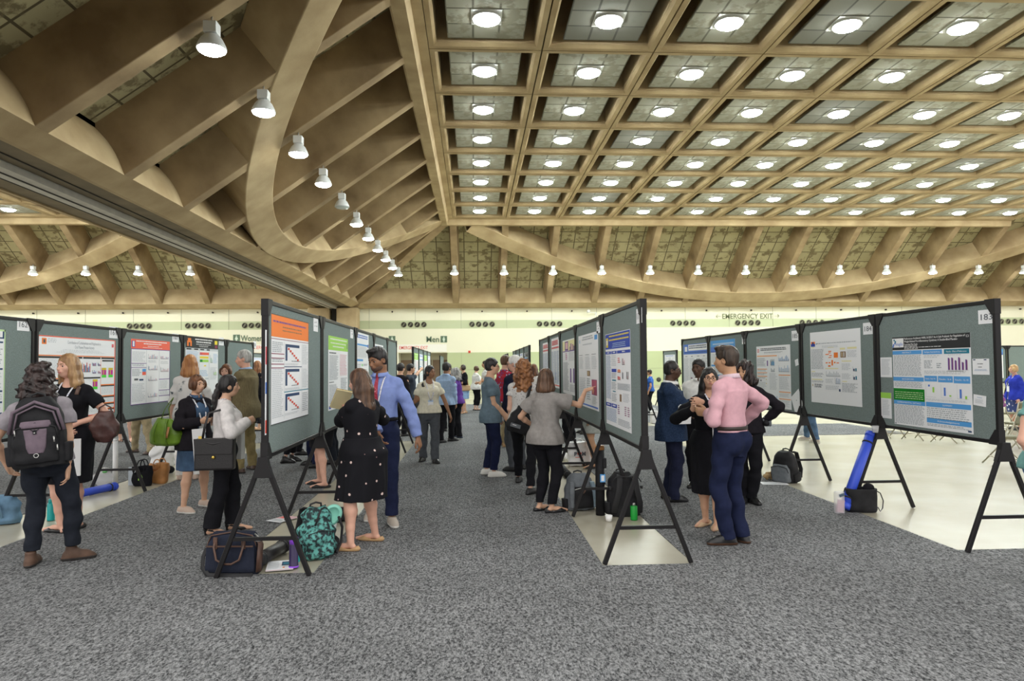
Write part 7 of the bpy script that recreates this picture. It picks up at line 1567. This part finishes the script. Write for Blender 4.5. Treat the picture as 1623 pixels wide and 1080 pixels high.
g = gnd(222, 772); e = tote('black tote with a green leaf mark beside the tan leather tote', (g.x, g.y + .07, .003), 4, .25, .13, .27, BLACKF, BLACKF, .09); q = MB(); q.prism([(-.03, -.035), (.01, -.04), (.03, .0), (.015, .04), (-.02, .025)], (1, 0, 0), (0, 0, 1), (-.005, -.0685, .12), (0, .004, 0)); q.build('leaf_mark', PAL['green'], e)
g = gnd(206, 771); e = thing('book', 'pale grey book standing against the black tote', 'book', (g.x, g.y + .06, .003), 5); q = MB(); q.box((0, 0, .125), (.09, .03, .25)); q.build('cover', mat('book_cover', (.45, .50, .56), .5), e); q = MB(); q.box((.003, 0, .125), (.086, .024, .244)); q.build('pages', PAPERM, e)
g = gnd(253, 741); e = tote('white plastic carrier bag behind the tan leather tote', (g.x, g.y + .12, .003), 0, .34, .2, .34, PLAST_W, PLAST_W, .05, False, 'carrier_bag', .012, handles=False)
g = gnd(264, 752); e = thing('shoe_bag', 'small dark bag on the floor right of the tan leather tote', 'bag', (g.x, g.y + .06, .003)); V = Vol((-.14, -.12, -.02), (.14, .12, .18), .009); V.ell((0, 0, .06), (.09, .07, .065)); V.wrinkle(.006, 12, 2); V.cut((0, 0, .003), (0, 0, -1)); V.mesh('bag_body', NYL_K, e)
# centre right: packs, tubes, carrier bag under the boards
c, w, h = span(886, 944, 813, 759); e = backpack('grey and black backpack on the floor beside the woman pointing', c + Vector((.06, .17, .004)), 10, .36, .20, .40, NYL_G, NYL_K, lean=-4, sidem=NYL_K, straps=False); 
for x, m in ((-.135, NYL_G), (.135, NYL_B)): V = vol(.5, .6, .4, .008); V.stack([(.03, .022, .03, -.12, x), (.2, .03, .04, -.13, x), (.31, .025, .03, -.09, x * .85)], p=2.5); V.mesh('side_panel', m, e)
q = MB(); q.prism([(-.035, 0), (0, .035), (.035, 0), (.01, -.03), (-.015, -.03)], (1, 0, 0), (0, 0, 1), (-.02, -.178, .22), (0, .006, 0)); q.build('emblem', LEATH_B, e)
r = .055; g = gnd(953.5, 819); e = thing('poster_tube', 'black poster tube standing upright with a blue name tag', 'poster tube', (g.x, g.y + .07, .004)); q = MB(); q.tube([(0, 0, 0), (0, 0, .72)], .05, 20); q.build('tube', NYL_K, e); q = MB(); q.tube([(0, 0, .70), (0, 0, .745)], .052, 20); q.build('end_cap', LEATH_T, e)
q = MB(); q.box((.02, -.055, .40), (.055, .006, .085), 0); q.box((.02, -.059, .40), (.032, .004, .06), 1); q.build('name_tag', [PAL['sky'], PAPERM], e); q = MB(); q.box((.045, -.03, .56), (.04, .06, .11)); q.build('pouch', NYL_K, e, bevel=.01); q = MB(); q.ribbon([(.03, -.05, .5), (.03, -.056, .46), (.025, -.056, .44)], .012, .003, (0, -1, 0)); q.build('strap_loop', STRAP_K, e)
c, w, h = span(966, 1021, 822, 748); e = backpack('large black backpack with shoulder straps outward on the concrete strip', c + Vector((0, .16, .004)), 6, .36, .24, .46, NYL_K, NYL_K, lean=-3, pocket=False, strap_side=-1)
q = MB(); q.tube([(-.16, -.14, .36), (-.12, -.15, .42), (.12, -.15, .42), (.16, -.14, .36)], .006, 6); q.box((-.175, -.1, .3), (.02, .03, .03)); q.box((.175, -.1, .3), (.02, .03, .03)); q.build('trim', STRAP_K, e)
g = gnd(1006, 826); bottle('drink_flask', 'bright green flask standing in front of the large black backpack', (g.x, g.y + .03, .004), [(.036, 0), (.037, .01), (.037, .14), (.035, .145)], GREENP, STEEL, .03, .014)
g = gnd(966, 828); e = thing('cup', 'white cup tipped beside the large black backpack', 'cup', (g.x, g.y + .03, .004)); q = MB(); q.lathe([(.03, 0), (.038, .06), (.034, .06), (.027, .005)], 18); q.build('cup_body', PAPERM, e)
g = gnd(920, 740); e = tote('white carrier bag printed with POM under the boards', (g.x, g.y + .10, .004), 8, .38, .18, .38, PLAST_W, PLAST_W, .05, False, 'carrier_bag', .006)
def on_bag(e, txt, x, z, size, m, y=-.1):
    vs, fs = text_mesh(txt, size, offset=.004); q = MB(); q.add([(x + v.x, y, z + v.y) for v in vs], fs); q.build('lettering', m, e)
on_bag(e, 'P', -.115, .17, .085, PAL['ink'], -.098); on_bag(e, 'M', .012, .17, .085, PAL['ink'], -.098)
q = MB(); hp = [(.035 * math.sin(t) ** 3 * 1.0, .030 * (13 * math.cos(t) - 5 * math.cos(2 * t) - 2 * math.cos(3 * t) - math.cos(4 * t)) / 15) for t in np.linspace(0, 2 * PI, 29)[:-1]]; q.prism(hp, (1, 0, 0), (0, 0, 1), (-.027, -.100, .20), (0, .004, 0)); q.build('heart_mark', PAL['red'], e)
q = MB(); q.box((-.03, -.098, .145), (.13, .003, .008)); q.build('small_print', PAL['salmon'], e)
r = .05; tube_obj('black poster tube lying under the boards left of the carrier bag', gnd(887, 742) + Vector((0, .05, r + .004)), gnd(901, 760) + Vector((0, .02, r + .004)), r, NYL_K, STRAP_K)
g = gnd(893, 735); e = thing('plastic_bag', 'small crumpled white bag left of the POM carrier bag', 'bag', (g.x, g.y + .35, .004)); V = Vol((-.16, -.15, -.02), (.16, .15, .2), .01); V.ell((0, 0, .07), (.11, .09, .08)); V.wrinkle(.012, 14, 9); V.cut((0, 0, .003), (0, 0, -1)); V.mesh('bag_body', PLAST_W, e)
# right row
c, w, h = span(1228, 1274, 767, 720); e = backpack('charcoal backpack on the concrete under boards 184 and 185', c + Vector((0.04, .16, .004)), -55, .34, .24, .42, NYL_K, NYL_G, lean=10, strap_side=1)
g = gnd(1222, 762); e = thing('snack_bag', 'small brown paper snack bag beside the charcoal backpack', 'bag', (g.x, g.y + .05, .004)); V = Vol((-.12, -.1, -.02), (.12, .1, .16), .008); V.ell((0, 0, .05), (.08, .05, .055)); V.wrinkle(.010, 20, 3); V.cut((0, 0, .003), (0, 0, -1)); V.mesh('bag_body', mat('kraft_paper', (.45, .30, .14), .7, var=.3, scale=20), e)
flat_sheet('white sheet lying under the charcoal backpack', 1228, 767, .34, .21, -12, .010, lambda P: P.words(.1, .1, .9, .9, 6, 'lgrey'))
a = gnd(1341, 814) + Vector((0, .03, .055)); b = aty(1381, 686, a.y + .22); tube_obj('long blue poster tube leaning against the stand between boards 183 and 184', a, b, .052, BLUETUBE, BLUETUBE)
g = gnd(1374, 816); e = tote('black open tote bag behind the leaning blue tube', (g.x + .02, g.y + .16, .004), -4, .34, .22, .25, NYL_K, LEATH_K, .05, True, 'tote_bag', .004, handles=False, flare=.95)
q = MB(); q.tube([(.17, -.03, .22), (.20, -.04, .20), (.225, -.05, .12), (.215, -.05, .04), (.19, -.05, .006), (.17, -.04, .05)], .006, 8); q.build('handle', LEATH_K, e); V = vol(.4, .3, .4, .008); V.ell((.10, .02, .24), (.06, .05, .06)); V.wrinkle(.004, 12, 2); V.mesh('scarf_inside', BLACKF, e)
g = gnd(1333, 816); e = thing('plastic_bag', 'clear zip bag with pink contents at the foot of the leaning blue tube', 'bag', (g.x, g.y + .03, .004), 10); q = MB(); q.box((0, 0, .12), (.11, .05, .24)); q.build('bag_body', PLAST_C, e, bevel=.015); q = MB(); q.box((.012, 0, .08), (.07, .03, .13), 0, Matrix.Rotation(.2, 3, 'Y')); q.build('pink_content', mat('pink_content', (.55, .30, .38), .6), e); q = MB(); q.box((.015, -.02, .20), (.06, .015, .03), 0, Matrix.Rotation(-.25, 3, 'Y')); q.build('blue_label', mat('dark_blue_label', (.05, .09, .14), .5), e)
pc = aty(1387.5, 686, row_nodes(XRR, [1392.5])[0] - .06); e = thing('plastic_cup', 'small clear plastic cup wedged on the stand of board 183', 'cup', pc); q = MB(); q.lathe([(.028, 0), (.040, .075), (.038, .075), (.026, .004)], 18); q.build('cup_body', PLAST_C, e)
g = gnd(1038, 672); e = tote('white bag standing far behind between board 175 and the man in suit', (g.x, g.y + .1, .004), 0, .2, .14, .34, PLAST_W, PLAST_W, .08, False, 'carrier_bag')
# things in hands
P_ = PEOPLE['sprig']; c = aty(541, 634, P_.e.location.y + .24); e = thing('notepad', 'yellowish notepad in the hand of the woman in black sprigged dress', 'notepad', c, 40); R = Matrix.Rotation(-.9, 3, 'X') @ Matrix.Rotation(.35, 3, 'Y'); q = MB(); q.box((0, 0, 0), (.15, .22, .012), 0, R); q.build('pages', mat('notepad_paper', (.78, .70, .42), .6), e); q = MB(); q.box(R @ Vector((0, 0, .009)), (.155, .225, .006), 0, R); q.build('cover', mat('notepad_cover', (.45, .30, .04), .5), e)
P_ = PEOPLE['suit']; c = aty(1085, 658, P_.e.location.y - .20); e = thing('document_wallet', 'white papers held under the arm of the man in navy suit', 'papers', c, 8)
for k, m in ((0, PAPERM), (1, PAL['lgrey']), (2, PAPERM)): q = MB(); q.box((.01 * k, .012 * k, .004 * k), (.15, .009, .21), 0, Matrix.Rotation(.06 * k, 3, 'Y')); q.build('sheet', m, e)
P_ = PEOPLE['camera']; c = aty(1214, 670, P_.e.location.y - .10); e = thing('camera', 'dark hand held camera beside the sleeve of the man in pink', 'camera', c, -20); q = MB(); q.box((0, 0, 0), (.12, .06, .085)); q.build('camera_body', NYL_G, e, bevel=.012); q = MB(); q.tube([(0, -.02, 0), (0, -.10, -.005)], .032, 18); q.build('lens', NYL_K, e); q = MB(); q.box((0, 0, .055), (.05, .05, .03)); q.build('viewfinder', NYL_G, e, bevel=.008)
P_ = PEOPLE['slate']; c = aty(796.5, 668, P_.e.location.y + .02); e = thing('cup', 'clear cup in the hands of the man in slate blue tee', 'cup', c); q = MB(); q.lathe([(.028, 0), (.038, .09), (.036, .09), (.026, .004)], 16); q.build('cup_body', PLAST_C, e)
P_ = PEOPLE['cream']; c = aty(671, 650, P_.e.location.y - .02); e = thing('shoulder_bag', 'dark shoulder bag at the hip of the woman in cream tee', 'bag', c, 20); V = vol(.34, .14, .3, .01, .1); V.stack([(0, .12, .05, 0), (.04, .15, .06, 0), (.18, .14, .055, 0), (.27, .10, .03, 0)], p=3); V.wrinkle(.006, 10, 3); V.mesh('bag_body', NYL_M if False else LEATH_K, e); strap_world(e, [aty(668, 633, P_.e.location.y), aty(675, 615, P_.e.location.y - .1), P_.W(P_.T(.075, .06, .79)), P_.W(P_.T(.07, 0, .828)), P_.W(P_.T(.075, -.05, .79)), aty(678, 640, P_.e.location.y + .1)], .04, .006, LEATH_K, nr=lambda i: (-.3, -1, .4))
P_ = PEOPLE['blackjk']; c = aty(737.5, 620, P_.e.location.y - .16); e = thing('handbag', 'tan handbag on the arm of the woman in black jacket', 'bag', c, 10); V = vol(.4, .14, .3, .014, .1); V.stack([(0, .15, .05, 0), (.04, .18, .06, 0), (.2, .17, .05, 0)], p=3); V.mesh('bag_body', mat('leather_sand', (.55, .36, .20), .5), e); q = MB(); q.tube([(-.1, 0, .18), (-.08, 0, .36), (.0, .0, .5), (.08, 0, .36), (.1, 0, .18)], .012, 6); q.build('handle', LEATH_T, e)
P_ = PEOPLE['auburn']; c = aty(818, 686, P_.e.location.y - .28); e = thing('messenger_bag', 'dark grey messenger bag on the back of the woman with auburn hair', 'bag', c, 25); e.rotation_euler = (0, math.radians(18), math.radians(15)); V = vol(.36, .14, .36, .008, .1); V.stack([(0, .13, .05, 0), (.05, .16, .07, 0), (.2, .14, .07, 0), (.34, .07, .04, 0)], p=3); V.wrinkle(.005, 9, 3); V.mesh('bag_body', NYL_K, e); q = MB(); q.box((-.06, -.078, .08), (.14, .015, .05)); q.build('front_pocket', NYL_G, e, bevel=.006)
q = MB(); q.box((-.08, -.0875, .085), (.05, .003, .008)); q.build('label', PAPERM, e)
strap_world(e, [aty(826, 655, P_.e.location.y - .2), aty(836, 630, P_.e.location.y - .16), P_.W(P_.T(.06, -.05, .80)), P_.W(P_.T(.068, -.005, .828)), P_.W(P_.T(.075, .04, .80))], .04, .006, STRAP_K, nr=lambda i: (0, -1, .3))
# folding chairs
def make_chair():
    e = empty('folding_chair'); pad = mat('chair_pad', (.20, .19, .115), .7, var=.1, scale=8)
    V = Vol((-.26, -.26, .38), (.26, .26, .52), .012); V.rbox((0, 0, .45), (.20, .20, .022), .02); V.mesh('seat', pad, e)
    V = Vol((-.26, .1, .5), (.26, .42, .98), .012); V.rbox((0, .265, .74), (.20, .018, .11), .018, rot((1, 0, 0), -.22)); V.mesh('backrest', pad, e)
    for s in (-1, 1):
        q = MB(); q.tube([(s * .215, -.23, .012), (s * .215, .17, .46), (s * .215, .30, .86)], .012, 8); q.build('front_frame', CHROME, e)
        q = MB(); q.tube([(s * .19, .24, .012), (s * .19, -.15, .44)], .012, 8); q.build('rear_leg', CHROME, e)
    q = MB(); q.tube([(-.215, .30, .86), (0, .31, .875), (.215, .30, .86)], .012, 8); q.build('top_rail', CHROME, e); q = MB(); q.tube([(-.215, -.13, .13), (.215, -.13, .13)], .008, 6); q.build('cross_rail', CHROME, e); q = MB(); q.tube([(-.19, .15, .11), (.19, .15, .11)], .008, 6); q.build('cross_rail', CHROME, e)
    return e
ch0 = make_chair(); spots = []
for k in range(3): spots.append((gnd(1410 + k * 46, 694 + k * 4), 190 + 12 * (k % 3), 'olive folding chair, only its legs showing below board 183', 'folding chairs behind board 183'))
for k in range(3): spots.append((gnd(1430 + k * 44, 678 + k * 3), 175, 'olive folding chair, only its legs showing below board 183', 'folding chairs behind board 183'))
spots += [(gnd(1590, 693, .45), 250, 'olive folding chair just right of board 183 with its back to the aisle', None), (gnd(1617, 672, .45), 175, 'olive folding chair at the edge below the blonde woman in blue', None), (gnd(1588, 655, .45), 110, 'olive folding chair draped with a purple patterned scarf', None)]
for i, (g, rz, lb, gp) in enumerate(spots):
    c = ch0 if i == 0 else copy_tree(ch0); c.location = (g.x, g.y, .004); c.rotation_euler = (0, 0, math.radians(rz)); tag(c, lb, 'chair', gp)
g = gnd(1588, 655, .45); SC_ = patterned('scarf_purple', (.32, .10, .34), [(.75, .72, .74), (.10, .08, .10)], 18, .5, .85, True); e = thing('scarf', 'purple patterned scarf over the back of a folding chair', 'scarf', (g.x, g.y, .004), 110); V = Vol((-.3, .05, .45), (.3, .5, 1.02), .012); V.rbox((0, .275, .74), (.24, .045, .16), .04, rot((1, 0, 0), -.22)); V.rbox((0, .265, .70), (.225, .026, .20), .02, rot((1, 0, 0), -.22), .004, 'sub'); V.wrinkle(.014, 10, 3); V.mesh('cloth', SC_, e)
# ------------------------------------------------------------------ light, world, colour
w = bpy.data.worlds.new('world'); SC.world = w; w.use_nodes = True
w.node_tree.nodes['Background'].inputs[0].default_value = (1.0, .98, .95, 1); w.node_tree.nodes['Background'].inputs[1].default_value = 0.95  # even ambient light added in place of light from the unseen hall
SC.view_settings.view_transform = 'Standard'; SC.view_settings.look = 'None'; SC.view_settings.gamma = 1; SC.view_settings.exposure = 0.92; SC.view_settings.use_curve_mapping = False
try:
    SC.cycles.use_denoising = True; SC.cycles.denoiser = 'OPENIMAGEDENOISE'; SC.cycles.max_bounces = 6; SC.cycles.diffuse_bounces = 4; SC.cycles.sample_clamp_indirect = 8; SC.cycles.caustics_reflective = False; SC.cycles.caustics_refractive = False
except Exception as e: print(e)
print('script time', time.time() - T0)
